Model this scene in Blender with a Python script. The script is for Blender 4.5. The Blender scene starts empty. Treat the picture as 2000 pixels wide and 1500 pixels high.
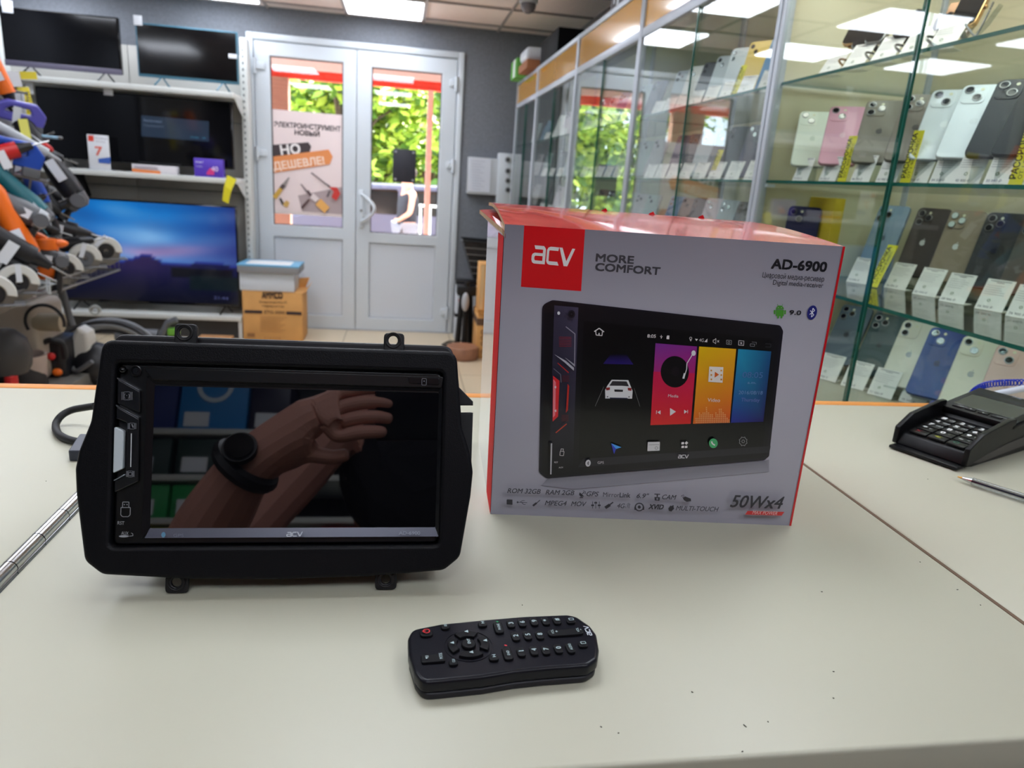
import bpy, bmesh, math, random
from mathutils import Matrix, Vector
random.seed(7)
S = bpy.context.scene
COL = S.collection
PI = math.pi
V3 = Vector

# ------------------------------------------------------------------ camera
FPX = 1387.0                                   # focal length in pixels of a 2000 px wide frame
UP = V3((341, 4856, 1387)).normalized()        # world up seen in camera space
_yv = 750 - ((-215 * UP[0] - 1387 * UP[2]) / -UP[1])
YD = V3((-215, 750 - _yv, -1387)).normalized()
XD = YD.cross(UP)
CAM = V3((0, 0, 1.22))
R3 = Matrix((XD, YD, UP))                      # world = R3 @ camera space
cam_data = bpy.data.cameras.new('camera')
cam = bpy.data.objects.new('camera', cam_data)
COL.objects.link(cam)
S.camera = cam
cam.matrix_world = Matrix.Translation(CAM) @ R3.to_4x4()
cam_data.sensor_width = 36
cam_data.lens = FPX / 2000 * 36
cam_data.clip_start = 0.01
cam_data.clip_end = 200
cam_data.dof.use_dof = True
cam_data.dof.focus_distance = 0.45
cam_data.dof.aperture_fstop = 13.0

# ------------------------------------------------------------------ light and exposure
S.view_settings.view_transform = 'Standard'
S.view_settings.look = 'None'
S.view_settings.gamma = 1
S.view_settings.exposure = 0.86
S.cycles.max_bounces = 14
S.cycles.diffuse_bounces = 7
S.cycles.transparent_max_bounces = 24
CEIL_EMIT = 6.5
W = bpy.data.worlds.new('world'); S.world = W; W.use_nodes = True
bg = W.node_tree.nodes['Background']
bg.inputs[0].default_value = (0.75, 0.86, 1.0, 1)
bg.inputs[1].default_value = 5.0
sun = bpy.data.lights.new('sun', 'SUN'); sun.energy = 30; sun.angle = 0.01; sun.color = (1, .95, .85)
so = bpy.data.objects.new('sun', sun); COL.objects.link(so)
so.rotation_euler = (math.radians(-38), math.radians(25), 0)

# ------------------------------------------------------------------ picking helpers
def ray(px, py): return (R3 @ V3((px - 1000, 750 - py, -FPX))).normalized()
def onz(px, py, z): d = ray(px, py); return CAM + d * ((z - CAM.z) / d.z)
def ony(px, py, y): d = ray(px, py); return CAM + d * (y / d.y)
def onx(px, py, x): d = ray(px, py); return CAM + d * (x / d.x)
def rotm(a, b, c):
    return Matrix.Rotation(a, 3, 'Z') @ Matrix.Rotation(b, 3, 'X') @ Matrix.Rotation(c, 3, 'Y')
def lin(v):
    v /= 255.0
    return v / 12.92 if v <= .04045 else ((v + .055) / 1.055) ** 2.4
def rgb(r, g, b): return (lin(r), lin(g), lin(b))

# ------------------------------------------------------------------ materials
MC = {}
def M(name, c, rough=.5, metal=0.0, spec=.5, coat=0.0, emit=0.0, var=0.0, scale=20, bump=0.0, bscale=60, trans=0.0, ior=1.45, stretch=None):
    if name in MC: return MC[name]
    m = bpy.data.materials.new(name); m.use_nodes = True
    nt = m.node_tree; b = nt.nodes['Principled BSDF']
    c = rgb(*c)
    b.inputs['Base Color'].default_value = (*c, 1)
    b.inputs['Roughness'].default_value = rough
    b.inputs['Metallic'].default_value = metal
    b.inputs['Specular IOR Level'].default_value = spec
    b.inputs['Coat Weight'].default_value = coat
    b.inputs['Coat Roughness'].default_value = .05
    b.inputs['Transmission Weight'].default_value = trans
    b.inputs['IOR'].default_value = ior
    if emit:
        b.inputs['Emission Color'].default_value = (*c, 1); b.inputs['Emission Strength'].default_value = emit
    tc = nt.nodes.new('ShaderNodeTexCoord'); mp = nt.nodes.new('ShaderNodeMapping')
    nt.links.new(tc.outputs['Object'], mp.inputs[0])
    if stretch: mp.inputs['Scale'].default_value = stretch
    if var:
        n = nt.nodes.new('ShaderNodeTexNoise'); n.inputs['Scale'].default_value = scale; n.inputs['Detail'].default_value = 4
        nt.links.new(mp.outputs[0], n.inputs[0])
        r = nt.nodes.new('ShaderNodeValToRGB')
        r.color_ramp.elements[0].position = .3; r.color_ramp.elements[1].position = .7
        r.color_ramp.elements[0].color = (*[x * (1 - var) for x in c], 1)
        r.color_ramp.elements[1].color = (*[min(1, x * (1 + var)) for x in c], 1)
        nt.links.new(n.outputs[0], r.inputs[0]); nt.links.new(r.outputs[0], b.inputs['Base Color'])
    if bump:
        n = nt.nodes.new('ShaderNodeTexNoise'); n.inputs['Scale'].default_value = bscale; n.inputs['Detail'].default_value = 3
        nt.links.new(mp.outputs[0], n.inputs[0])
        k = nt.nodes.new('ShaderNodeBump'); k.inputs['Strength'].default_value = bump; k.inputs['Distance'].default_value = .001
        nt.links.new(n.outputs[0], k.inputs['Height']); nt.links.new(k.outputs[0], b.inputs['Normal'])
    MC[name] = m
    return m
def Mprint(name, rough=.4, spec=.5, coat=0.0, emit=0.0):
    if name in MC: return MC[name]
    m = bpy.data.materials.new(name); m.use_nodes = True
    nt = m.node_tree; b = nt.nodes['Principled BSDF']
    a = nt.nodes.new('ShaderNodeAttribute'); a.attribute_name = 'Col'
    b.inputs['Roughness'].default_value = rough; b.inputs['Specular IOR Level'].default_value = spec
    b.inputs['Coat Weight'].default_value = coat; b.inputs['Coat Roughness'].default_value = .08
    if emit:
        b.inputs['Base Color'].default_value = (.004, .004, .005, 1)
        nt.links.new(a.outputs['Color'], b.inputs['Emission Color']); b.inputs['Emission Strength'].default_value = emit
    else:
        nt.links.new(a.outputs['Color'], b.inputs['Base Color'])
    MC[name] = m
    return m
def Mglass(name, tint=(255, 255, 255), r0=.05, rmax=.95, rough=0.0):
    if name in MC: return MC[name]
    m = bpy.data.materials.new(name); m.use_nodes = True
    nt = m.node_tree; nt.nodes.clear()
    o = nt.nodes.new('ShaderNodeOutputMaterial'); mx = nt.nodes.new('ShaderNodeMixShader')
    t = nt.nodes.new('ShaderNodeBsdfTransparent'); g = nt.nodes.new('ShaderNodeBsdfGlossy')
    t.inputs[0].default_value = (*rgb(*tint), 1); g.inputs['Roughness'].default_value = rough
    lw = nt.nodes.new('ShaderNodeLayerWeight')
    p = nt.nodes.new('ShaderNodeMath'); p.operation = 'POWER'; p.inputs[1].default_value = 4.5
    mr = nt.nodes.new('ShaderNodeMapRange'); mr.inputs['To Min'].default_value = r0; mr.inputs['To Max'].default_value = rmax
    lw.inputs[0].default_value = .5
    nt.links.new(lw.outputs['Facing'], p.inputs[0]); nt.links.new(p.outputs[0], mr.inputs['Value'])
    nt.links.new(mr.outputs[0], mx.inputs[0]); nt.links.new(t.outputs[0], mx.inputs[1]); nt.links.new(g.outputs[0], mx.inputs[2])
    nt.links.new(mx.outputs[0], o.inputs[0])
    MC[name] = m
    return m

# ------------------------------------------------------------------ text and outlines
_tc = {}
def text_geo(s, bold=0.0, shear=0.0):
    k = (s, bold, shear)
    if k in _tc: return _tc[k]
    c = bpy.data.curves.new('t', 'FONT'); c.body = s; c.size = 1; c.offset = bold; c.shear = shear; c.resolution_u = 3
    o = bpy.data.objects.new('t', c); me = bpy.data.meshes.new_from_object(o)
    vs = [(v.co.x, v.co.y) for v in me.vertices]; fs = [tuple(p.vertices) for p in me.polygons]
    bpy.data.objects.remove(o); bpy.data.curves.remove(c); bpy.data.meshes.remove(me)
    xs = [v[0] for v in vs] or [0, 1]
    _tc[k] = (vs, fs, min(xs), max(xs))
    return _tc[k]
def rounded(pts, r, n=5):
    out = []; N = len(pts)
    rs = r if isinstance(r, (list, tuple)) else [r] * N
    for i in range(N):
        p = V3((*pts[i][:2], 0)); a = V3((*pts[i - 1][:2], 0)); b = V3((*pts[(i + 1) % N][:2], 0))
        u = (a - p); w = (b - p)
        rr = rs[i]
        if rr <= 0: out.append((p.x, p.y)); continue
        ang = u.angle(w)
        d = min(rr / math.tan(ang / 2), u.length * .49, w.length * .49)
        p0 = p + u.normalized() * d; p2 = p + w.normalized() * d
        for k in range(n + 1):
            t = k / n
            q = p0 * (1 - t) ** 2 + p * 2 * t * (1 - t) + p2 * t * t
            out.append((q.x, q.y))
    return out
def circ(cx, cy, r, n=24, ry=None, a0=0, a1=2 * PI, full=True):
    ry = ry or r
    m = n if full else n - 1
    return [(cx + r * math.cos(a0 + (a1 - a0) * i / m), cy + ry * math.sin(a0 + (a1 - a0) * i / m)) for i in range(n)]
def rect(x0, y0, x1, y1): return [(x0, y0), (x1, y0), (x1, y1), (x0, y1)]

XZ = Matrix(((1, 0, 0, 0), (0, 0, -1, 0), (0, 1, 0, 0), (0, 0, 0, 1)))     # (x, y, z) -> (x, -z, y)
YZL = Matrix(((0, 0, -1, 0), (-1, 0, 0, 0), (0, 1, 0, 0), (0, 0, 0, 1)))   # (x, y, z) -> (-z, -x, y)  faces -X

class MB:
    def __init__(s, T=None): s.v = []; s.f = []; s.fm = []; s.mats = []; s.T = T or Matrix.Identity(4); s.cols = {}; s.smooth = []
    def mi(s, m):
        if m not in s.mats: s.mats.append(m)
        return s.mats.index(m)
    def add(s, vs, fs, m, col=None, sm=False, T=None):
        b = len(s.v); T = s.T @ T if T else s.T; k = s.mi(m)
        s.v += [T @ V3(v) for v in vs]
        if col is not None:
            for i in range(len(vs)): s.cols[b + i] = col[i] if isinstance(col, list) else col
        for f in fs: s.f.append([b + i for i in f]); s.fm.append(k); s.smooth.append(sm)
        return s
    def quad(s, a, b, c, d, m): return s.add([a, b, c, d], [(0, 1, 2, 3)], m)
    def box(s, x0, y0, z0, x1, y1, z1, m, bev=0, seg=2, T=None):
        if x1 < x0: x0, x1 = x1, x0
        if y1 < y0: y0, y1 = y1, y0
        if z1 < z0: z0, z1 = z1, z0
        if not bev:
            vs = [(x0, y0, z0), (x1, y0, z0), (x1, y1, z0), (x0, y1, z0), (x0, y0, z1), (x1, y0, z1), (x1, y1, z1), (x0, y1, z1)]
            return s.add(vs, [(0, 3, 2, 1), (4, 5, 6, 7), (0, 1, 5, 4), (1, 2, 6, 5), (2, 3, 7, 6), (3, 0, 4, 7)], m, T=T)
        bm = bmesh.new(); bmesh.ops.create_cube(bm, size=1)
        for v in bm.verts: v.co = V3(((x0 + x1) / 2 + v.co.x * (x1 - x0), (y0 + y1) / 2 + v.co.y * (y1 - y0), (z0 + z1) / 2 + v.co.z * (z1 - z0)))
        bmesh.ops.bevel(bm, geom=bm.edges[:], offset=bev, segments=seg, affect='EDGES', profile=.5)
        return s.bm(bm, m, T, True)
    def bm(s, bm, m, T=None, sm=False):
        bm.verts.index_update()
        s.add([v.co[:] for v in bm.verts], [[v.index for v in f.verts] for f in bm.faces], m, sm=sm, T=T)
        bm.free(); return s
    def curve(s, loops, z0, z1, m, bev=0, T=None, seg=1):
        """filled 2D outline (holes allowed) extruded from z0 to z1"""
        c = bpy.data.curves.new('u', 'CURVE'); c.dimensions = '2D'; c.fill_mode = 'BOTH'
        for lp in loops:
            sp = c.splines.new('POLY'); sp.points.add(len(lp) - 1)
            for i, q in enumerate(lp): sp.points[i].co = (q[0], q[1], 0, 1)
            sp.use_cyclic_u = True
        c.extrude = max((z1 - z0) / 2 - bev, 0)
        if bev: c.bevel_depth = bev; c.bevel_resolution = seg; c.offset = -bev
        o = bpy.data.objects.new('u', c); me = bpy.data.meshes.new_from_object(o)
        zc = (z0 + z1) / 2
        vs = [(v.co.x, v.co.y, v.co.z + zc) for v in me.vertices]; fs = [tuple(p.vertices) for p in me.polygons]
        bpy.data.objects.remove(o); bpy.data.curves.remove(c); bpy.data.meshes.remove(me)
        return s.add(vs, fs, m, T=T, sm=bool(bev))
    def cyl(s, p0, p1, r0, m, r1=None, n=20, cap=True, sm=True):
        p0 = V3(p0); p1 = V3(p1); r1 = r0 if r1 is None else r1
        d = (p1 - p0).normalized(); a = d.orthogonal().normalized(); b = d.cross(a)
        vs = []
        for p, r in ((p0, r0), (p1, r1)):
            for i in range(n):
                t = 2 * PI * i / n; vs.append(p + a * r * math.cos(t) + b * r * math.sin(t))
        s.add(vs, [(i, (i + 1) % n, n + (i + 1) % n, n + i) for i in range(n)], m, sm=sm)
        if cap: s.add(vs[:n], [tuple(range(n))[::-1]], m); s.add(vs[n:], [tuple(range(n))], m)
        return s
    def tube(s, pts, r, m, n=8, closed=False):
        pts = [V3(p) for p in pts]; N = len(pts); vs = []; prev = None
        for i, p in enumerate(pts):
            q = pts[(i + 1) % N] if (closed or i < N - 1) else p; o = pts[i - 1] if (closed or i > 0) else p
            d = (q - o).normalized()
            if prev is None: a = d.orthogonal().normalized()
            else:
                a = prev - d * prev.dot(d)
                a = a.normalized() if a.length > 1e-6 else d.orthogonal().normalized()
            prev = a; b = d.cross(a); rr = r[i] if isinstance(r, (list, tuple)) else r
            for k in range(n):
                t = 2 * PI * k / n; vs.append(p + a * rr * math.cos(t) + b * rr * math.sin(t))
        fs = []
        for i in range(N if closed else N - 1):
            j = (i + 1) % N
            for k in range(n): fs.append((i * n + k, i * n + (k + 1) % n, j * n + (k + 1) % n, j * n + k))
        if not closed: fs += [tuple(range(n))[::-1], tuple((N - 1) * n + k for k in range(n))]
        return s.add(vs, fs, m, sm=True)
    def lathe(s, prof, m, T=None, n=28):
        vs = []; fs = []
        for r, z in prof:
            for i in range(n): t = 2 * PI * i / n; vs.append((r * math.cos(t), r * math.sin(t), z))
        for j in range(len(prof) - 1):
            for i in range(n): fs.append((j * n + i, j * n + (i + 1) % n, (j + 1) * n + (i + 1) % n, (j + 1) * n + i))
        return s.add(vs, fs, m, sm=True, T=T)
    def ell(s, c, rx, ry, rz, m, n=14, k=9, T=None, noise=0):
        vs = []; fs = []
        for j in range(k + 1):
            ph = PI * j / k
            for i in range(n):
                t = 2 * PI * i / n; q = 1 + random.uniform(-noise, noise)
                vs.append((c[0] + q * rx * math.sin(ph) * math.cos(t), c[1] + q * ry * math.sin(ph) * math.sin(t), c[2] + q * rz * math.cos(ph)))
        for j in range(k):
            for i in range(n): fs.append((j * n + i, (j + 1) * n + i, (j + 1) * n + (i + 1) % n, j * n + (i + 1) % n))
        return s.add(vs, fs, m, sm=True, T=T)
    def build(s, name, parent=None, kind=None, world=False):
        """world=True: the vertices are in world space and the parent is a top-level empty"""
        me = bpy.data.meshes.new(name)
        if world and parent:
            q = parent if not parent.parent else parent.parent
            iv = q.matrix_basis.inverted(); s.v = [iv @ v for v in s.v]
        me.from_pydata([v[:] for v in s.v], [], s.f)
        for m in s.mats: me.materials.append(m)
        me.polygons.foreach_set('material_index', s.fm); me.polygons.foreach_set('use_smooth', s.smooth)
        if s.cols:
            at = me.color_attributes.new('Col', 'FLOAT_COLOR', 'POINT')
            for i in range(len(s.v)):
                c = s.cols.get(i, (1, 1, 1)); at.data[i].color = (c[0], c[1], c[2], 1)
        me.validate(); me.update()
        if any(s.smooth): me.set_sharp_from_angle(angle=math.radians(38))
        o = bpy.data.objects.new(name, me); COL.objects.link(o)
        if parent: o.parent = parent
        if kind: o['kind'] = kind
        return o

def tag(o, label, cat, group=None, kind=None):
    o['label'] = label; o['category'] = cat
    if group: o['group'] = group
    if kind: o['kind'] = kind
    return o
def thing(name, label, cat, mat=None, group=None):
    o = bpy.data.objects.new(name, None); COL.objects.link(o); o.empty_display_size = .02
    if mat is not None: o.matrix_world = mat
    return tag(o, label, cat, group)
def struct(name, mb): return mb.build(name, kind='structure')
def TR(loc, rot=None):
    m = Matrix.Translation(V3(loc))
    return m @ rot.to_4x4() if rot is not None else m
def copy_tree(o, parent=None):
    c = o.copy(); COL.objects.link(c); c.parent = parent
    for ch in list(o.children): copy_tree(ch, c)
    return c

class Print:
    """flat printed marks on a plane; coordinates are metres along U and V, later layers lie a hair in front"""
    def __init__(s, O, U, V, N, step=.00004, map_px=None, bil=None):
        s.O, s.U, s.V, s.N = V3(O), V3(U), V3(V), V3(N); s.step = step; s.k = 1; s.mb = MB(); s.map_px = map_px; s.bil = bil; s.mat = None
    def w(s, p, k):
        if s.bil: return s.bil(p[0], p[1]) + s.N * (s.step * k)
        return s.O + s.U * p[0] + s.V * p[1] + s.N * (s.step * k)
    def c(s, col):
        if isinstance(col, list): return [rgb(*q) for q in col]
        return rgb(*col)
    def poly(s, pts, col, px=False, fs=None):
        if px: pts = [s.map_px(*p) for p in pts]
        s.mb.add([s.w(p, s.k) for p in pts], fs or [tuple(range(len(pts)))], s.mat, col=s.c(col)); s.k += 1; return s
    def same(s): s.k -= 1; return s
    def line(s, a, b, wd, col, px=False):
        if px: a = s.map_px(*a); b = s.map_px(*b)
        a = V3((a[0], a[1], 0)); b = V3((b[0], b[1], 0)); d = (b - a).normalized(); n = V3((-d.y, d.x, 0)) * wd / 2
        return s.poly([(a - n)[:2], (b - n)[:2], (b + n)[:2], (a + n)[:2]], col)
    def path(s, pts, wd, col, px=False, closed=False):
        if px: pts = [s.map_px(*p) for p in pts]
        n = len(pts)
        for i in range(n if closed else n - 1): s.line(pts[i], pts[(i + 1) % n], wd, col); s.k -= 1
        s.k += 1; return s
    def ring(s, pts_o, pts_i, col, px=False):
        if px: pts_o = [s.map_px(*p) for p in pts_o]; pts_i = [s.map_px(*p) for p in pts_i]
        n = len(pts_o); s.mb.add([s.w(p, s.k) for p in pts_o + pts_i], [(i, (i + 1) % n, n + (i + 1) % n, n + i) for i in range(n)], s.mat, col=s.c(col)); s.k += 1; return s
    def text(s, t, a, b, h, col, bold=0.0, shear=0.0, px=False):
        """baseline runs from a to b (the text is stretched to fit), h = capital height"""
        if px: a = s.map_px(*a); b = s.map_px(*b)
        vs, fs, x0, x1 = text_geo(t, 0, shear)
        a = V3((a[0], a[1], 0)); b = V3((b[0], b[1], 0)); d = b - a; L = d.length; d.normalize(); n = V3((-d.y, d.x, 0))
        kx = L / (x1 - x0); ky = h / .7
        w = bold * h * 1.6
        for ox, oy in (((0, 0),) if not bold else ((-w, -w), (-w, w), (w, -w), (w, w))):
            s.mb.add([s.w((a + d * ((x - x0) * kx + ox) + n * (y * ky + oy))[:2], s.k) for x, y in vs], fs, s.mat, col=s.c(col)); s.k += .2
        s.k += 1; return s
    def build(s, name, parent, world=False):
        return s.mb.build(name, parent, world=world)
def yplane(c): return Print((0, c, 0), (1, 0, 0), (0, 0, 1), (0, -1, 0), step=.0006, map_px=lambda x, y: (ony(x, y, c).x, ony(x, y, c).z))
def acv_logo(P, a, b, h, col, px=False):
    """the letters a c v drawn from straight bars"""
    if px: a = P.map_px(*a); b = P.map_px(*b)
    a = V3((*a[:2], 0)); b = V3((*b[:2], 0)); d = (b - a); L = d.length; d.normalize(); n = V3((-d.y, d.x, 0))
    def q(pts):
        P.poly([(a + d * x / 3.05 * L + n * y * h)[:2] for x, y in pts], col); P.k -= 1
    t = .17
    q([(.14, 1), (.82, 1), (.95, .88), (.76, .8), (.22, .8)])                       # top of a
    q([(.95, .88), (.98, .78), (.98, 0), (.78, 0), (.78, .8), (.76, .8)])
    q([(.2, 0), (.78, 0), (.78, .18), (.26, .18), (.2, .24)]); q([(.2, .24), (.2, 0), (.06, .06), (0, .2), (0, .42), (.06, .54)])
    q([(.2, .24), (.06, .54), (.2, .6), (.78, .6), (.78, .44), (.26, .44), (.2, .38)])
    q([(1.9, 1), (1.3, 1), (1.14, .94), (1.24, .8), (1.3, .8), (1.86, .8)]); q([(1.14, .94), (1.06, .8), (1.06, .2), (1.14, .06), (1.24, .2), (1.22, .26), (1.22, .74), (1.24, .8)])
    q([(1.14, .06), (1.3, 0), (1.98, 0), (1.86, .2), (1.3, .2), (1.24, .2)])
    q([(1.92, 1), (2.14, 1), (2.5, .28), (2.42, 0), (2.34, 0)]); q([(2.42, 0), (2.5, .28), (2.84, 1), (3.05, 1), (2.6, 0)])
    P.k += 1

# ------------------------------------------------------------------ shared materials
white_plastic = M('white_plastic', (205, 212, 218), .35)
white_metal = M('white_painted_metal', (214, 217, 214), .4)
black_plastic = M('black_plastic', (15, 15, 18), .42, bump=.15, bscale=900)
black_gloss = M('black_gloss_plastic', (9, 9, 11), .12)
chrome = M('chrome', (200, 202, 205), .18, metal=1)
alu = M('brushed_aluminium', (172, 178, 186), .42, metal=.35)
steel = M('steel', (150, 150, 150), .3, metal=1)
rubber = M('dark_rubber', (24, 24, 26), .6)
glass = Mglass('clear_glass', (248, 252, 250), .05)
glass_door = Mglass('door_glass', (236, 238, 238), .06)
glass_edge = M('green_glass_edge', (30, 92, 80), .12)
kraft = M('kraft_cardboard', (212, 158, 94), .8, var=.06, scale=9)
PR = Mprint('ink_matt', .55, .4)
PRG = Mprint('ink_glossy', .28, .5, coat=.25)
PRL = Mprint('ink_lit_screen', .12, .5, emit=1.0)
PRL.node_tree.nodes['Principled BSDF'].inputs['Emission Strength'].default_value = .55

CT = .985       # worktop height

# ------------------------------------------------------------------ room shell
XL, XR, YB, YF, ZC = -2.75, 1.32, 5.68, -2.6, 2.26
wallpaper = M('grey_textured_wallpaper', (116, 120, 127), .8, var=.1, scale=60, bump=.5, bscale=120)
floor_m = bpy.data.materials.new('beige_floor_tiles'); floor_m.use_nodes = True
nt = floor_m.node_tree; b = nt.nodes['Principled BSDF']; b.inputs['Roughness'].default_value = .3
tc = nt.nodes.new('ShaderNodeTexCoord'); br = nt.nodes.new('ShaderNodeTexBrick')
nt.links.new(tc.outputs['Object'], br.inputs[0]); br.offset = 0
br.inputs['Color1'].default_value = (*rgb(208, 192, 164), 1); br.inputs['Color2'].default_value = (*rgb(202, 184, 155), 1)
br.inputs['Mortar'].default_value = (*rgb(150, 130, 100), 1); br.inputs['Scale'].default_value = 1
br.inputs['Mortar Size'].default_value = .004; br.inputs['Brick Width'].default_value = .4; br.inputs['Row Height'].default_value = .4
nt.links.new(br.outputs[0], b.inputs['Base Color'])
struct('floor', MB().box(XL - .1, YF - .1, -.1, XR + .1, YB + .15, 0, floor_m))
ceil_m = M('ceiling_tile', (240, 226, 218), .85, var=.03, scale=40, bump=.3, bscale=200)
cg = MB().box(XL - .1, YF - .1, ZC + .012, XR + .1, YB + .15, ZC + .1, ceil_m)
grid_m = M('ceiling_grid', (160, 152, 148), .6)
g = .54
x = .13
xs = []
while x > XL: x -= g
while x < XR: xs.append(x); x += g
ys = []
y = 5.5
while y > YF: ys.append(y); y -= g
for x in xs: cg.box(x - .008, YF, ZC, x + .008, YB, ZC + .014, grid_m)
for y in ys: cg.box(XL, y - .008, ZC + .001, XR, y + .008, ZC + .014, grid_m)
struct('ceiling', cg)
struct('wall_left', MB().box(XL - .1, YF, 0, XL, YB, ZC + .012, wallpaper))
struct('wall_right', MB().box(XR, YF, 0, XR + .1, YB, ZC + .012, wallpaper))
struct('wall_front', MB().box(XL - .1, YF - .1, 0, XR + .1, YF, ZC + .012, M('pale_wall', (150, 150, 150), .8)))
DX0, DX1, DZ1 = -1.10, .435, 2.10
bw = MB().box(XL - .1, YB, 0, DX0, YB + .15, ZC + .012, wallpaper).box(DX1, YB, 0, XR + .1, YB + .15, ZC + .012, wallpaper).box(DX0, YB, DZ1, DX1, YB + .15, ZC + .012, wallpaper)
struct('wall_back', bw)

# ceiling lights
lit = bpy.data.materials.new('lit_diffuser'); lit.use_nodes = True
b = lit.node_tree.nodes['Principled BSDF']; b.inputs['Base Color'].default_value = (.8, .8, .8, 1)
b.inputs['Emission Color'].default_value = (.92, .98, 1.09, 1); b.inputs['Emission Strength'].default_value = CEIL_EMIT
where = {}
def ceiling_light(x, y, label):
    t = thing('ceiling_light', label, 'ceiling light', TR((x, y, ZC)), 'square panel lights in the tiled ceiling')
    h = g / 2 - .012
    MB().box(-h, -h, -.006, -h + .012, h, .012, white_metal).box(h - .012, -h, -.006, h, h, .012, white_metal).box(-h + .012, -h, -.006, h - .012, -h + .012, .012, white_metal).box(-h + .012, h - .012, -.006, h - .012, h, .012, white_metal).build('frame', t)
    MB().box(-h + .012, -h + .012, -.016, h - .012, h - .012, .010, lit).build('diffuser', t)
ceiling_light(-.14, 5.23, 'lit square ceiling panel light nearest the white entrance door')
ceiling_light(-1.22, 5.23, 'lit square ceiling panel light above the wall of televisions')
for j, cy in enumerate((5.23, 4.15, 2.53, .91, -.71)):
    for i, cx in enumerate((-2.3, -1.22, -.14)):
        if (j == 0 and i) or (j > 2 and i == 0) or (j == 4 and i < 2): continue
        ceiling_light(cx, cy, 'square ceiling light, %s column, %s row from the doors, mirrored in the glass' % (('left', 'middle', 'right')[i], ('first', 'second', 'third', 'fourth', 'fifth')[j]))

ceiling_light(.94, .91, 'square ceiling light above the nearest display case, mirrored in the glass')  # extra light out of view, added to brighten the right of the counter
ceiling_light(.94, -.71, 'square ceiling light above the right end of the counter, behind the camera')  # second added light, unseen, evens out the counter towards its right end

# ------------------------------------------------------------------ entrance doors
tm = MB()
for x0, x1, z0, z1 in ((DX0, DX0 + .045, 0, DZ1), (DX1 - .045, DX1, 0, DZ1), (DX0 + .045, DX1 - .045, DZ1 - .045, DZ1)):
    tm.box(x0, YB - .02, z0, x1, YB + .1, z1, white_plastic, .006)
tm.box(DX0, YB - .02, 0, DX1, YB + .1, .008, alu)
tm.box(DX0 + .04, YB + .057, 0, DX0 + .07, YB + .09, DZ1 - .04, white_plastic).box(DX1 - .07, YB + .057, 0, DX1 - .04, YB + .09, DZ1 - .04, white_plastic).box(DX0 + .07, YB + .057, DZ1 - .07, DX1 - .07, YB + .09, DZ1 - .04, white_plastic)
struct('trim_1', tm)
def leaf(name, x0, x1, gl, pn):
    gx0, gz0, gx1, gz1 = gl; px0, pz0, px1, pz1 = pn
    z0, z1 = .006, DZ1 - .05
    y0, y1 = YB - .012, YB + .055
    f = MB(); f.T = XZ.copy()
    f.curve([rect(x0, z0, x1, z1), rect(*gl)[::-1], rect(*pn)[::-1]], -y1, -y0, white_plastic, .006)
    d = f.build(name, kind='structure')
    MB().box(gx0 - .005, YB + .012, gz0 - .005, gx1 + .005, YB + .018, gz1 + .005, glass_door).build('pane', d)
    MB().box(px0 - .005, YB + .006, pz0 - .005, px1 + .005, YB + .03, pz1 + .005, M('door_panel', (208, 214, 222), .45)).build('panel', d)
    gk = MB(); gk.T = XZ.copy()
    r = .007; dk = M('door_gasket', (60, 62, 66), .7)
    gk.curve([rect(gx0 - .002, gz0 - .002, gx1 + .002, gz1 + .002), rect(gx0 + r, gz0 + r, gx1 - r, gz1 - r)[::-1]], -(YB + .012), -(YB + .004), dk)
    gk.curve([rect(px0 - .002, pz0 - .002, px1 + .002, pz1 + .002), rect(px0 + r * .6, pz0 + r * .6, px1 - r * .6, pz1 - r * .6)[::-1]], -(YB + .006), -(YB + .001), M('panel_bead', (150, 156, 164), .5))
    gk.build('gasket', d)
    return d
d1 = leaf('door_1', DX0 + .05, -.341, (-.944, .787, -.436, 1.957), (-.944, .11, -.44, .70))
MB().box(-.352, YB + .056, .01, -.326, YB + .062, DZ1 - .06, white_plastic, .002).build('centre_seal', d1)
d2 = leaf('door_2', -.337, DX1 - .05, (-.232, .767, .277, 1.945), (-.236, .103, .272, .69))
for d, px, zs in ((d1, -1.045, (1.88, 1.29, .3)), (d2, .382, (1.88, 1.3, .17))):
    for z in zs:
        MB().cyl((px, YB - .03, z - .05), (px, YB - .03, z + .05), .011, white_plastic).box(px - .05 if px > 0 else px, YB - .03, z - .02, px if px > 0 else px + .07, YB - .012, z + .03, white_plastic, .006).build('hinge', d)
h = MB(); h.box(-.318, YB - .03, .80, -.278, YB - .012, 1.08, white_plastic, .008)
h.tube([(-.298 + .11 * math.sin(PI * t) * .9, YB - .03 - .05 * math.sin(PI * t), .845 + .205 * t) for t in [i / 16 for i in range(17)]], .012, white_plastic, 10)
h.cyl((-.298, YB - .034, .93), (-.298, YB - .03, .93), .009, steel)
h.build('handle', d2)

# poster on the left pane
P = yplane(YB + .0115); P.mat = PR
p = thing('poster', 'pale poster with power tools taped to the left door pane', 'poster', TR((-.69, YB + .011, .85)))
q = [(532, 213), (669, 226), (668, 420), (535, 410)]
P.poly(q, (232, 214, 212), px=True)
P.poly([(582, 382), (668, 365), (668, 419), (590, 413)], (176, 158, 158), px=True)
P.text('ЭЛЕКТРОИНСТРУМЕНТ', (536, 247), (665, 257), .034, (52, 44, 50), .02, px=True)
P.text('НОВЫЙ', (576, 263), (624, 267), .034, (52, 44, 50), .02, px=True)
P.poly([(532, 283), (602, 278), (608, 286), (604, 301), (532, 306)], (66, 56, 58), px=True)
P.text('НО', (550, 302), (587, 299), .062, (240, 234, 232), .03, px=True)
P.poly([(532, 306), (642, 292), (650, 306), (644, 321), (532, 338)], (226, 142, 84), px=True)
P.text('ДЕШЕВЛЕ!', (536, 332), (634, 320), .052, (244, 216, 196), .03, px=True)
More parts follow.
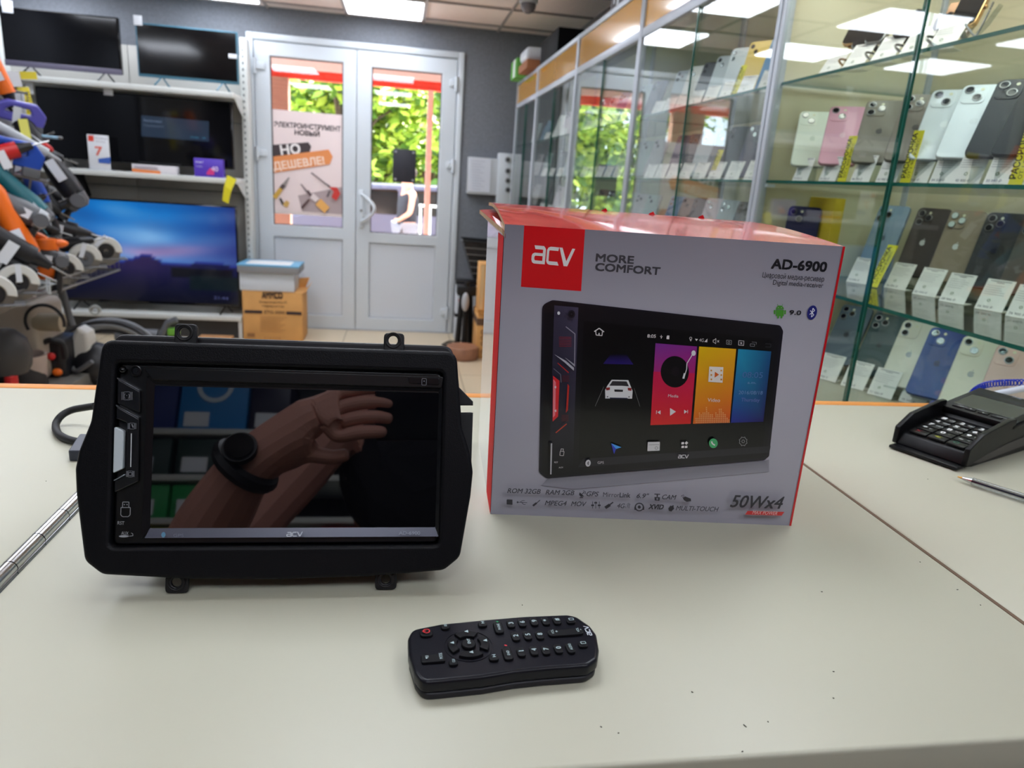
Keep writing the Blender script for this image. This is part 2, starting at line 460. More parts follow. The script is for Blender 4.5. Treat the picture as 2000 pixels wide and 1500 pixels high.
def drill_art(pts_list):
    for pts, c in pts_list: P.poly(pts, c, px=True)
drill_art([([(549, 362), (557, 368), (566, 347), (564, 346)], (150, 140, 138)), ([(546, 366), (551, 359), (558, 363), (553, 371)], (84, 70, 72)),
           ([(532, 384), (546, 366), (553, 371), (540, 389)], (206, 164, 72)), ([(545, 388), (549, 386), (556, 398), (552, 401)], (60, 52, 52)), ([(553, 398), (560, 391), (566, 396), (562, 405), (556, 404)], (206, 166, 96)),
           ([(587, 360), (589, 359), (604, 376), (600, 378)], (140, 122, 122)), ([(599, 374), (603, 371), (609, 381), (606, 384)], (90, 68, 72)), ([(606, 386), (612, 377), (624, 388), (617, 395)], (226, 212, 210)),
           ([(616, 399), (627, 388), (644, 405), (634, 416)], (230, 172, 96)), ([(588, 404), (603, 388), (606, 391), (591, 409)], (92, 68, 68)),
           ([(607, 338), (610, 337), (640, 360), (637, 362)], (130, 112, 110)), ([(636, 357), (646, 364), (648, 369), (640, 364)], (50, 40, 44)),
           ([(643, 365), (659, 366), (665, 378), (657, 392), (648, 385), (652, 374)], (202, 60, 54)), ([(638, 384), (643, 372), (646, 373), (641, 385)], (90, 80, 84))])
P.build('print', p, world=True)
MB().box(-.939, YB + .0115, .868, -.437, YB + .0119, 1.603, M('paper_back', (225, 210, 205), .8)).build('sheet', p, world=True)
# dark notice on the right pane
a = ony(768, 290, YB + .01); b_ = ony(811, 358, YB + .01)
p = thing('notice', 'dark notice with four clear suckers on the right door pane', 'notice', TR((a.x, YB + .01, b_.z)))
MB().box(a.x, YB + .006, b_.z, b_.x, YB + .010, a.z, M('dark_board', (46, 46, 54), .5), .002).build('board', p, world=True)
for cx in (a.x + .02, b_.x - .02):
    for cz in (a.z - .02, b_.z + .02):
        MB().cyl((cx, YB - .001, cz), (cx, YB + .006, cz), .009, M('clear_sucker', (150, 150, 158), .3), r1=.007, n=12).build('sucker', p, world=True)

# ------------------------------------------------------------------ outside
GZ = -.35
asphalt = M('sunlit_paving', (186, 180, 176), .9, var=.08, scale=6)
og = MB().box(-16, YB + .15, GZ - .1, 16, 40, GZ, asphalt)
og.build('ground_outside', kind='structure')
porch = M('porch_tiles', (182, 140, 124), .8, var=.05, scale=5)
st = MB(); st.box(-2.6, YB + .15, GZ, 1.6, 7.4, -.02, porch); st.build('trim_2', kind='structure')
awn = thing('porch_canopy', 'pinkish porch canopy with a red front beam outside the doors', 'canopy', TR((-.4, 7.3, GZ)))
pk = M('porch_cladding', (190, 150, 138), .7)
MB().box(-2.6, YB + .16, 2.16, 1.6, 7.4, 2.24, pk).build('roof', awn, world=True)
MB().box(-2.6, 7.2, 1.985, .60, 7.28, 2.062, M('red_beam', (226, 60, 40), .5)).build('beam', awn, world=True)
MB().box(-2.6, 7.18, 2.062, 1.6, 7.3, 2.16, M('white_fascia', (236, 226, 222), .6)).build('fascia', awn, world=True)
MB().box(.225, 7.18, GZ, .275, 7.26, 1.985, M('pink_post', (236, 196, 184), .6)).build('post', awn, world=True)
MB().box(-1.35, 7.18, GZ, -1.04, 7.3, 1.985, M('brown_post', (162, 122, 104), .7)).build('post', awn, world=True)
MB().box(.62, 5.9, GZ, .68, 7.26, 2.10, pk).build('side_wall', awn, world=True)
MB().box(-1.3, 7.2, -.02, -.28, 7.24, .42, M('low_screen', (236, 210, 202), .7)).build('low_screen', awn, world=True)

# trees across the street
leafm = [M('leaves_light', (206, 222, 84), .6), M('leaves_mid', (150, 178, 56), .6), M('leaves_deep', (84, 116, 38), .6)]
for m_ in leafm:
    bb = m_.node_tree.nodes['Principled BSDF']
bark = M('bark', (92, 74, 58), .9, var=.2, scale=10)
def tree(x, y, h, r, z0, label, seed, droop=.3, count=4200):
    rn = random.Random(seed)
    t = thing('tree', label, 'tree', TR((x, y, GZ)), 'trees across the street')
    tr = MB()
    tr.tube([(0, 0, 0), (.05, .02, h * .3), (-.04, 0, h * .6), (0, 0, h * .8)], [.16, .13, .09, .03], bark, 8)
    cr = []
    for i in range(20):
        a = rn.uniform(0, 2 * PI); zz = rn.uniform(z0, h * .95); rr = r * rn.uniform(.3, .95) * (1 - .5 * max(0, (zz - h * .7) / (h * .3)))
        c = V3((rr * math.cos(a), rr * math.sin(a), zz)); cr.append((c, rn.uniform(.45, .95)))
        tr.tube([(0, 0, max(.4, zz * .55)), c * .5 + V3((0, 0, zz * .35)), c], [.05, .035, .015], bark, 5)
    tr.build('trunk', t)
    lf = MB()
    for i in range(count):
        c, s_ = rn.choice(cr)
        d = V3((rn.gauss(0, 1), rn.gauss(0, 1), rn.gauss(0, 1))).normalized() * s_ * rn.uniform(.4, 1.0)
        p = c + V3((d.x, d.y, d.z * .8 - droop * rn.random() * s_))
        s2 = rn.uniform(.09, .19)
        u = V3((rn.uniform(-1, 1), rn.uniform(-1, 1), rn.uniform(-.6, .6))).normalized(); v = u.orthogonal().normalized()
        k = leafm[rn.choices((0, 1, 2), (3, 3, 2))[0]]
        lf.add([p - u * s2, p + v * s2 * .5, p + u * s2, p - v * s2 * .5], [(0, 1, 2, 3)], k)
    lf.build('foliage', t)
tree(-1.2, 15.5, 4.6, 1.5, 1.5, 'bright leafy tree seen through the left door pane', 1)
tree(-.2, 20.5, 5.2, 1.8, 1.2, 'tall leafy tree standing behind the others across the street', 2)
tree(2.0, 15.4, 4.8, 1.6, 1.0, 'drooping leafy tree seen through the right door pane', 3, droop=.9, count=4600)
tree(5.2, 19., 5.2, 1.9, 1.2, 'leafy tree farthest right across the street', 4)
tree(-4.9, 20, 5.2, 2.2, 1.2, 'leafy tree farthest left across the street', 5)
tree(-2.6, 17.8, 5.4, 2.0, 1.0, 'leafy tree between the farthest left tree and the left pane tree', 6)
tree(.6, 17.6, 5.6, 2.0, .9, 'broad leafy tree behind the dark notice in the right pane', 7)
tree(-.9, 24, 7, 2.8, .8, 'large leafy tree far behind the row across the street', 8)
tree(2.8, 24.5, 7, 2.8, .8, 'large leafy tree far behind to the right', 9)

def car(x, y, col, label, rz=0):
    t = thing('car', label, 'car', TR((x, y, GZ), Matrix.Rotation(rz, 3, 'Z')), 'cars parked across the street')
    prof = [(-2.1, .3), (-2.15, .62), (-2.0, .82), (-1.5, .92), (-.95, 1.38), (.6, 1.42), (1.25, .98), (2.0, .82), (2.15, .5), (2.1, .3)]
    f = MB(); f.T = XZ.copy(); f.curve([rounded(prof, .08, 3)], -.8, .8, col, .05); f.build('body', t)
    w = MB(); w.T = XZ.copy(); w.curve([rounded([(-1.35, .95), (-.88, 1.3), (-.15, 1.33), (-.15, .95)], .04, 2)], .795, .806, black_gloss); w.curve([rounded([(-.08, .95), (-.08, 1.33), (.55, 1.34), (1.05, .97)], .04, 2)], .795, .806, black_gloss); w.build('window', t)
    for wx in (-1.35, 1.3):
        MB().cyl((wx, -.84, .32), (wx, -.6, .32), .32, rubber, n=24).cyl((wx, -.86, .32), (wx, -.84, .32), .19, steel, n=16).build('wheel', t)
car(.1, 12.2, M('grey_car_paint', (84, 80, 96), .35), 'grey parked car seen low in the right door pane')
car(-5.2, 12.4, M('white_car_paint', (230, 230, 232), .3), 'white parked car to the left across the street')

# passer-by
skin = M('skin', (214, 150, 122), .55)
def passerby():
    x, y = .08, 10.0
    t = thing('person', 'person in a black sleeveless top and grey trousers walking past the doors', 'person', TR((x, y, GZ), Matrix.Rotation(math.radians(-70), 3, 'Z')))
    bm = bmesh.new()
    J = {'pel': (0, 0, .86), 'wa': (0, .0, 1.02), 'ch': (0, .01, 1.22), 'nk': (0, .0, 1.38), 'hd': (-.01, -.01, 1.5), 'ht': (-.01, -.01, 1.6), 'sl': (-.15, .02, 1.33), 'el': (-.2, .03, 1.08), 'hl': (-.2, -.06, .86), 'fl': (-.19, -.08, .76),
         'sr': (.15, .02, 1.33), 'er': (.17, -.02, 1.07), 'hr': (.06, -.14, .96), 'fr': (-.01, -.17, .97), 'kl': (-.1, .0, .46), 'al': (-.12, .06, .09), 'tl': (-.14, -.08, .03), 'kr': (.1, -.06, .47), 'ar': (.12, -.12, .09), 'tr': (.13, -.26, .03), 'pl': (-.09, 0, .82), 'pr': (.09, 0, .82)}
    Rr = {'pel': .13, 'wa': .115, 'ch': .13, 'nk': .055, 'hd': .085, 'ht': .07, 'sl': .055, 'el': .038, 'hl': .028, 'fl': .022, 'sr': .055, 'er': .038, 'hr': .028, 'fr': .022, 'kl': .058, 'al': .036, 'tl': .03, 'kr': .058, 'ar': .036, 'tr': .03, 'pl': .09, 'pr': .09}
    E_ = [('pel', 'wa'), ('wa', 'ch'), ('ch', 'nk'), ('nk', 'hd'), ('hd', 'ht'), ('ch', 'sl'), ('sl', 'el'), ('el', 'hl'), ('hl', 'fl'), ('ch', 'sr'), ('sr', 'er'), ('er', 'hr'), ('hr', 'fr'), ('pel', 'pl'), ('pl', 'kl'), ('kl', 'al'), ('al', 'tl'), ('pel', 'pr'), ('pr', 'kr'), ('kr', 'ar'), ('ar', 'tr')]
    def skinned(name, keys, mat_, grow=0.0):
        me = bpy.data.meshes.new(name); idx = {k: i for i, k in enumerate(keys)}
        me.from_pydata([J[k] for k in keys], [(idx[a], idx[b]) for a, b in E_ if a in idx and b in idx], [])
        o = bpy.data.objects.new(name, me); COL.objects.link(o); o.parent = t
        o.modifiers.new('skin', 'SKIN'); sub = o.modifiers.new('sub', 'SUBSURF'); sub.levels = 2; sub.render_levels = 2
        for k, i in idx.items(): me.skin_vertices[0].data[i].radius = (Rr[k] + grow, Rr[k] + grow)
        me.skin_vertices[0].data[0].use_root = True
        me.materials.append(mat_)
        return o
    skinned('body', list(J), skin)
    skinned('sleeveless_top', ['pel', 'wa', 'ch', 'sl', 'sr'], M('black_cloth', (34, 32, 40), .8), .03)
    skinned('trousers', ['pel', 'pl', 'kl', 'al', 'pr', 'kr', 'ar'], M('grey_cloth', (120, 116, 124), .8), .028)
    MB().ell((-.01, .02, 1.585), .1, .11, .1, M('brown_hair', (60, 40, 30), .7)).build('hair', t)
passerby()
c = thing('street_chair', 'white metal chair standing outside behind the pink post', 'chair', TR((.42, 9.0, GZ)))
wm = white_metal
MB().box(-.2, -.2, .72, .2, .2, .76, wm, .01).build('seat', c)
bk = MB()
for xx in (-.18, -.06, .06, .18): bk.cyl((xx, .19, .76), (xx, .2, 1.2), .014, wm, n=8)
bk.cyl((-.2, .2, 1.2), (.2, .2, 1.2), .016, wm, n=8); bk.build('backrest', c)
for xx in (-.17, .17):
    for yy in (-.17, .17): MB().cyl((xx, yy, 0), (xx, yy, .73), .016, wm, n=8).build('leg', c)

# ------------------------------------------------------------------ shop counter
laminate = M('cream_laminate', (182, 180, 161), .38, var=.018, scale=4)
oak = M('orange_oak_edging', (214, 138, 60), .45, var=.1, scale=30, stretch=(.3, 8, 8))
body_m = M('counter_carcass', (150, 130, 112), .6)
SX, HX, CYF, CYB = .3775, -.2185, .234, .757
def worktop(x0, x1, label, tname='worktop'):
    t = thing(tname, label, 'worktop', TR(((x0 + x1) / 2, CYF, CT - .026)))
    MB().box(x0, CYF, CT - .026, x1, CYB - .0, CT, laminate, .0022, 3).build('top_panel', t, world=True)
    MB().box(x0, CYB - .001, CT - .026, x1, CYB + .014, CT + .0006, oak, .002).build('edging', t, world=True)
    return t
worktop(HX + .006, SX - .0012, 'cream worktop panel holding the stereo, its box and the remote')
worktop(SX + .0012, .788, 'cream worktop panel to the right of the dark seam, under the card terminal')
worktop(-1.6, HX - .006, 'cream worktop panel to the left of the metal hinge')
MB().box(SX - .0014, CYF + .002, CT - .02, SX + .0014, CYB, CT - .0004, M('dark_seam', (104, 82, 64), .7)).build('seam_strip')
tag(bpy.data.objects['seam_strip'], 'thin dark strip in the gap between two cream worktop panels', 'strip')
cb = thing('counter_cabinet', 'brownish counter base under the cream worktops', 'counter', TR((0, .5, 0)))
MB().box(-1.58, CYF + .03, .06, .77, CYB - .03, CT - .027, body_m).build('carcass', cb, world=True)
MB().box(-1.55, CYF + .06, 0, .75, CYB - .06, .06, black_plastic).build('plinth', cb, world=True)
hg = thing('piano_hinge', 'long shiny steel piano hinge between two cream worktop panels', 'hinge', TR((HX, CYF, CT)))
hp = MB(); n_ = 15; L = (CYB - .02 - CYF) / n_
dark_gap = M('hinge_gap', (30, 34, 44), .6)
for i in range(n_):
    y0 = CYF + i * L
    hp.cyl((HX, y0 + .0004, CT + .0008), (HX, y0 + L - .0004, CT + .0008), .0047, chrome, n=24)
hp.build('knuckles', hg, world=True)
MB().cyl((HX, CYF, CT + .0008), (HX, CYB - .02, CT + .0008), .0042, dark_gap).build('pin', hg, world=True)
MB().box(HX - .0062, CYF, CT - .004, HX + .0062, CYB - .02, CT - .0015, chrome).build('leaf_plate', hg, world=True)
# small chips and hairs on the worktop
sp = MB(); rn = random.Random(5)
for (x_, y_, l_) in ((1455, 1418, .0015), (1352, 1352, .0008), (1174, 1420, .0007), (1628, 1312, .0008), (1628, 1364, .0006), (1208, 1432, .0006), (1870, 1152, .001), (1915, 1182, .0006), (1605, 1156, .0009), (1797, 1098, .0006), (1812, 936, .0006), (1450, 1468, .0006), (186, 1104, .0007), (90, 940, .0004), (1500, 1410, .0005), (1020, 1182, .0004)):
    p = onz(x_, y_, CT + .0001); a = rn.uniform(0, PI)
    l_ *= .6; sp.box(-l_, -.00018, 0, l_, .00018, .0003, M('dust', (60, 56, 50), .9), T=TR(p, Matrix.Rotation(a, 3, 'Z')))
o = sp.build('dust_specks'); tag(o, 'scattered tiny dark specks of dust on the cream worktops', 'dust', kind='stuff')

# ------------------------------------------------------------------ the stereo
DM = rotm(-.009, -.299, .001); DO = V3((-.063, .391, 1.061))
def dpx(px, py, off=0.0):
    d = ray(px, py); nn = DM @ V3((0, 1, 0)); t = ((DO + nn * off - CAM).dot(nn)) / d.dot(nn); l = DM.transposed() @ (CAM + d * t - DO); return (l.x, l.z)
dev = thing('car_stereo', 'black double-size car stereo in a curved fascia frame standing on the worktop', 'car stereo', TR(DO, DM))
fascia_m = M('matt_black_fascia', (11, 11, 15), .45, spec=.2, bump=.2, bscale=1500)
outline = [(-97, .0628), (97, .0628), (100, .034), (101.5, .018), (107, .002), (108.6, -.008), (107.6, -.022), (102.2, -.058), (93, -.0655), (50, -.0685), (0, -.0695), (-50, -.0685), (-93, -.0655), (-102.2, -.058), (-107.6, -.022), (-108.6, -.008), (-107, .002), (-101.5, .018), (-100, .034)]
outline = [(x / 1000, z) for x, z in outline]
ro = rounded(outline, [.007, .007, .02, .02, .012, .01, .03, .008, .008, .02, .02, .02, .008, .008, .03, .01, .012, .02, .02], 5)
hole = rounded(rect(-.0895, -.0505, .0895, .0505), .003, 3)
def xz(mb): mb.T = mb.T @ XZ; return mb
f = xz(MB()); f.curve([ro, hole[::-1]], -.009, .0025, fascia_m, .0022, seg=3)
f.build('fascia_frame', dev)
sc = .985
f = xz(MB()); f.curve([[(x * .986 , z + (.0042 if z > 0 else .001)) for x, z in ro], rounded(rect(-.08, -.04, .08, .04), .003, 3)[::-1]], -.017, -.0105, M('fascia_rear', (18, 18, 23), .42), .0015); f.build('rear_rim', dev)
# face of the unit
face_m = M('stereo_face', (13, 13, 15), .3, bump=.05, bscale=900)
f = xz(MB()); f.curve([rounded(rect(-.0885, -.0495, .0885, .0495), .003, 3)], -.008, -.0008, face_m, .0008); f.build('faceplate', dev)
sx0, sz0 = dpx(283, 1052); sx1, sz1 = dpx(860, 756)
scr = M('dark_touch_screen', (5, 5, 7), .02, spec=.5, ior=1.95)
a = dpx(302, 750); b_ = dpx(850, 1030)
f = xz(MB()); f.curve([rounded(rect(a[0], b_[1], b_[0], a[1] - .001), .001, 2)], -.0015, -.0004, scr); f.build('screen', dev)
f = xz(MB()); lip = M('screen_lip', (88, 90, 104), .22, metal=.2)
z_b, z_t = dpx(300, 1050)[1], b_[1]
f.add([(dpx(284, 1050)[0], z_b, .0012), (dpx(856, 1046)[0], z_b, .0012), (b_[0], z_t, -.0003), (a[0], z_t, -.0003)], [(0, 1, 2, 3)], lip)
f.add([(dpx(284, 1050)[0], z_b, .0012), (dpx(856, 1046)[0], z_b, .0012), (dpx(856, 1046)[0], z_b, -.003), (dpx(284, 1050)[0], z_b, -.003)], [(0, 3, 2, 1)], lip)
f.build('lower_lip', dev)
f = xz(MB())
gl = M('black_bevel', (16, 16, 19), .2)
lx = dpx(283, 900)[0]
f.add([(lx, z_b, .0012), (a[0], z_t, -.0003), (a[0], a[1], -.0003), (lx, a[1] + .004, .0012)], [(0, 1, 2, 3)], gl)
f.add([(lx, a[1] + .004, .0012), (a[0], a[1], -.0003), (b_[0], a[1], -.0003), (b_[0] + .002, a[1] + .004, .0012)], [(0, 1, 2, 3)], gl)
f.add([(b_[0] + .002, a[1] + .004, .0012), (b_[0], a[1], -.0003), (b_[0], z_t, -.0003), (b_[0] + .002, z_b, .0012)], [(0, 1, 2, 3)], gl)
f.build('screen_bevel', dev)
f = xz(MB()); f.curve([rounded([dpx(280, 718), dpx(866, 736), dpx(862, 758), dpx(300, 742)], .001, 2)], -.0008, .0016, face_m, .0005); f.build('top_bar', dev)
f = xz(MB()); f.curve([rounded([dpx(797, 736), dpx(858, 739), dpx(857, 752), dpx(799, 749)], .0006, 2)], .0012, .0024, gl, .0003); f.build('card_flap', dev)
# left keys
keym = M('stereo_key', (21, 21, 24), .26)
def key(pts, z1=.0022, m_=keym, name='key', bev=.0006, z0=-.001, r=.0006):
    f = xz(MB()); f.curve([rounded([dpx(*p) for p in pts], r, 2)], z0, z1, m_, bev, seg=2); return f.build(name, dev)
def p2(X, Y): return (200 + X * .26, 690 + Y * .26)
key([p2(122, 190), p2(292, 285), p2(292, 450), p2(122, 375)], .002)
key([p2(116, 395), p2(285, 490), p2(278, 960), p2(100, 1045), p2(100, 960), p2(185, 905), p2(192, 520), p2(112, 490)], .002)
k_ = key([p2(104, 556), p2(118, 552), p2(174, 582), p2(168, 862), p2(100, 895), p2(96, 888)], .0032, M('white_rocker', (196, 206, 212), .3), 'volume_rocker', r=.001); k_['label'] = 'pale volume rocker key'
key([p2(100, 948), p2(182, 903), p2(184, 912), p2(102, 955)], .003, M('silver_line', (150, 156, 166), .25, metal=.6), 'key_accent', bev=.0002, r=0)
key([p2(122, 182), p2(292, 276), p2(290, 286), p2(124, 194)], .0028, M('dark_silver_line', (92, 94, 100), .25, metal=.6), 'key_accent', bev=.0002, r=0)
key([p2(116, 388), p2(284, 480), p2(283, 489), p2(117, 398)], .0028, M('dark_silver_line', (92, 94, 100), .25, metal=.6), 'key_accent', bev=.0002, r=0)
c1 = dpx(*p2(158, 126)); f = xz(MB()); f.ell((c1[0], c1[1], .0002), .0022, .0022, .0026, black_gloss, 20, 12); f.build('remote_sensor', dev)
c2 = dpx(*p2(254, 132)); f = xz(MB()); f.lathe([(.0028, .0002), (.0030, .0008), (.0025, .0010), (.0019, -.0004), (.0008, -.0004), (.0008, .0002), (0, .0002)], keym, T=TR((c2[0], c2[1], 0))); f.build('microphone', dev)
Pd = Print((0, 0, 0), (1, 0, 0), (0, 0, 1), (0, -1, 0), step=.00003, map_px=dpx); Pd.mat = PR
Pd.O = V3((0, -.0024, 0))
wt = (150, 152, 158)
def icon(X, Y, w, h, c=(104, 106, 112)):
    for dx in (-.5, -.38, .38, .5): Pd.line(p2(X + dx * w, Y - h / 2), p2(X + dx * w, Y + h / 2), .0003, c, px=True)
    Pd.path([p2(X - w * .28, Y - h / 2), p2(X + w * .28, Y - h / 2), p2(X + w * .28, Y + h / 2), p2(X - w * .28, Y + h / 2)], .0003, c, px=True, closed=True)
icon(198, 320, 78, 60); icon(236, 545, 60, 44); icon(224, 902, 58, 44)
Pd.text('(·)', p2(176, 332), p2(220, 332), .0022, (110, 112, 118), px=True)
Pd.line(p2(236, 530), p2(246, 556), .0006, (120, 122, 128), px=True)
cc = dpx(*p2(224, 902)); Pd.ring(circ(*cc, .0011, 14), circ(*cc, .0008, 14), (120, 122, 128))
Pd.line(p2(233, 600), p2(228, 850), .0005, (196, 200, 204), px=True)
u0 = dpx(*p2(190, 1166)); Pd.path([(u0[0] - .0024, u0[1] + .001), (u0[0] + .0024, u0[1] + .001), (u0[0] + .0024, u0[1] - .003), (u0[0] + .0014, u0[1] - .004), (u0[0] - .0014, u0[1] - .004), (u0[0] - .0024, u0[1] - .003)], .0003, wt, closed=True)
Pd.path([(u0[0] - .0016, u0[1] + .001), (u0[0] - .0016, u0[1] + .004), (u0[0] + .0016, u0[1] + .004), (u0[0] + .0016, u0[1] + .001)], .0003, wt)
for s_ in (-1, 1): Pd.poly(circ(u0[0] + s_ * .0007, u0[1] + .0026, .0003, 8), wt)
Pd.text('RST', p2(130, 1279), p2(180, 1281), .0019, wt, px=True)
Pd.text('AUX', p2(158, 1355), p2(212, 1357), .0019, wt, px=True)
q = dpx(*p2(182, 1366)); Pd.poly(circ(q[0] - .0002, q[1], .0026, 14, ry=.0006), wt); Pd.path([(q[0] + .0026, q[1]), (q[0] + .0044, q[1] + .0003), (q[0] + .0042, q[1] + .0014), (q[0] + .0034, q[1] + .0018)], .0003, wt)
Pd.build('key_marks', dev); Pd.mb = MB()
q = dpx(828, 746); Pd.path(rounded(rect(q[0] - .0013, q[1] - .0019, q[0] + .0013, q[1] + .0019), .0004, 2), .0003, (120, 122, 130), closed=True); Pd.poly(circ(q[0], q[1] + .0004, .0004, 8), (120, 122, 130))
Pd.build('flap_mark', dev)
nf = MB(); Pl = Print((0, -.0014, 0), (1, 0, 0), (0, .08, 1), (0, -1, 0), step=.00003, map_px=dpx); Pl.mat = PR
acv_logo(Pl, (562, 1045), (594, 1044), .0026, (196, 200, 210), px=True)
Pl.build('maker_logo', dev); Pl.mb = MB()
Pl.text('AD-6900', (779, 1041), (820, 1041), .0019, (150, 156, 170), .01, px=True)
Pl.build('model_lettering', dev); Pl.mb = MB()
Pl.text('GPS', (344, 1045), (364, 1045), .0016, (98, 104, 122), px=True)
q = dpx(325, 1041); Pl.poly(circ(q[0], q[1], .0011, 12, ry=.0015), (82, 130, 160))
Pl.build('gps_mark', dev)
MB().box(-.089, .008, -.048, .089, .10, .048, M('zinc_chassis', (120, 122, 124), .35, metal=.8)).build('chassis', dev)
for (x0, y0, x1, y1, hx, hy) in ((342, 632, 385, 676, 361, 650), (750, 650, 789, 694, 768, 665), (324, 1120, 368, 1167, 345, 1148), (733, 1118, 774, 1161, 753, 1141)):
    A = dpx(x0, y0, .004); B = dpx(x1, y1, .004); H = dpx(hx, hy, .004)
    zb_ = max(B[1], (CT + .0003 - DO.z + .2946 * .0055) / .9556)
    H = (H[0], max(H[1], zb_ + .006))
    f = xz(MB()); f.curve([rounded(rect(A[0], zb_, B[0], A[1]), .0026, 3), circ(*H, .0027, 18)[::-1]], -.0055, -.003, black_plastic, .0006, seg=2)
    f.curve([circ(*H, .0048, 20), circ(*H, .0038, 20)[::-1]], -.003, -.0023, black_plastic, .0003)
    f.build('mounting_tab', dev)
for pts in ([(200, 735), (168, 768), (168, 773), (200, 773)], [(203, 789), (167, 789), (167, 905), (203, 905)], [(896, 750), (930, 785), (930, 793), (896, 793)], [(896, 808), (930, 808), (926, 925), (896, 925)]):
    f = xz(MB()); f.curve([[dpx(*p) for p in pts]], -.032, -.018, M('wing_plastic', (20, 20, 23), .6), .0008); f.build('side_wing', dev)
f = MB(); f.box(.0, .02, -.070, .03, .05, -.045, black_plastic, .002).box(-.035, .02, -.068, -.018, .04, -.045, black_plastic, .002); f.build('lower_clip', dev)

# cable and antenna puck behind
cbl = thing('audio_cable', 'short black cable looping out behind the car stereo', 'cable', TR(onz(150, 860, CT)))
pts = []
for i in range(25):
    t = -.5 + i / 24
    a = PI / 2 + (PI) * (i / 24)
    c0 = onz(150, 828, CT + .012)
    c1_ = onz(168, 798, CT + .02); c2_ = onz(168, 862, CT + .006)
keypx = [(185, 793, .02), (165, 796, .017), (140, 801, .013), (120, 812, .009), (109, 829, .0035), (113, 846, .0035), (128, 856, .0035), (150, 862, .0035), (172, 864, .0035), (190, 864, .0035)]
def crm(P_, n=6):
    out = []
    for i in range(len(P_) - 1):
        p0 = P_[max(i - 1, 0)]; p1 = P_[i]; p2_ = P_[i + 1]; p3 = P_[min(i + 2, len(P_) - 1)]
        for k in range(n):
            t = k / n
            out.append(.5 * ((2 * p1) + (-p0 + p2_) * t + (2 * p0 - 5 * p1 + 4 * p2_ - p3) * t * t + (-p0 + 3 * p1 - 3 * p2_ + p3) * t ** 3))
    out.append(P_[-1]); return out
MB().tube(crm([onz(a, b, CT + z) for a, b, z in keypx]), .0031, rubber, 10).build('sheath', cbl, world=True)
pk_ = thing('antenna_puck', 'flat dark plastic block peeking out behind the left of the stereo', 'antenna', TR(onz(150, 895, CT)))
q = [onz(*p, CT) for p in ((135, 901), (166, 901), (190, 868), (158, 866))]
f = MB(); f.curve([rounded([(p.x, p.y) for p in q], .002, 3)], CT, CT + .009, M('bluish_black_plastic', (52, 56, 68), .4), .001); f.build('case', pk_, world=True)

# ------------------------------------------------------------------ retail carton of the stereo
BM = rotm(-.125, .03, -.015)
BL = V3((.070, .469, .985)); BR = onz(1553, 1027, .985)
BR = BL + (BR - BL).normalized() * .2265
TL = BL + BM @ V3((0, 0, .2083)); TRt = TL + (BR - BL) + V3((0, 0, -.0030))
TRt = TL + (BR - BL)
bx = thing('product_carton', 'glossy grey and red retail carton with a printed picture of the car stereo', 'box', TR(BL, Matrix.Rotation(-.125, 3, 'Z')))
bd = V3((.0062, .146, 0))
bk_up = V3((0, 0, .0085))
card_grey = M('carton_grey_print', (150, 148, 162), .3, coat=.3, var=.02, scale=8)
card_red = M('carton_red_print', (196, 26, 34), .22, coat=.6, bump=.5, bscale=35)
side_m = M('carton_side_print', (172, 166, 172), .15, coat=.8, bump=.35, bscale=25)
raw = M('corrugated_edge', (176, 146, 112), .9, var=.2, scale=300)
f = MB()
Br, Bl = BR + bd, BL + bd; Tr, Tl = TRt + bd, TL + bd
f.add([BL, BR, TRt, TL], [(0, 1, 2, 3)], card_grey); f.add([BL, TL, Tl, Bl], [(0, 1, 2, 3)], side_m); f.add([BR, Br, Tr, TRt], [(0, 1, 2, 3)], card_red)
f.add([Bl, Tl, Tr, Br], [(0, 1, 2, 3)], card_grey); f.add([BL, Bl, Br, BR], [(0, 1, 2, 3)], raw)
f.build('body', bx, world=True)
# bowed lid
f = MB(); nx, ny = 16, 8; vs = []
for j in range(ny + 1):
    for i in range(nx + 1):
        u, v = i / nx, j / ny
        p = TL.lerp(TRt, u) + bd * v + bk_up * (math.sin(v * PI / 2) * (1 - .15 * u)) + V3((0, 0, .0008 * math.sin(u * 9) * math.sin(v * PI)))
        if v == 0: p += V3((0, 0, 0))
        if u == 0: p += V3((0, 0, .002 * math.sin(v * PI))) - (TRt - TL).normalized() * .0
        vs.append(p)
fs = [(j * (nx + 1) + i, j * (nx + 1) + i + 1, (j + 1) * (nx + 1) + i + 1, (j + 1) * (nx + 1) + i) for j in range(ny) for i in range(nx)]
f.add(vs, fs, card_red, sm=True)
f.add([v - V3((0, 0, .0026)) for v in vs], [q[::-1] for q in fs], raw)
edge = [j * (nx + 1) for j in range(ny + 1)]
for a_, b_ in zip(edge, edge[1:]): f.add([vs[a_], vs[b_], vs[b_] - V3((0, 0, .0026)), vs[a_] - V3((0, 0, .0026))], [(0, 1, 2, 3)], raw)
f.build('lid', bx, world=True)
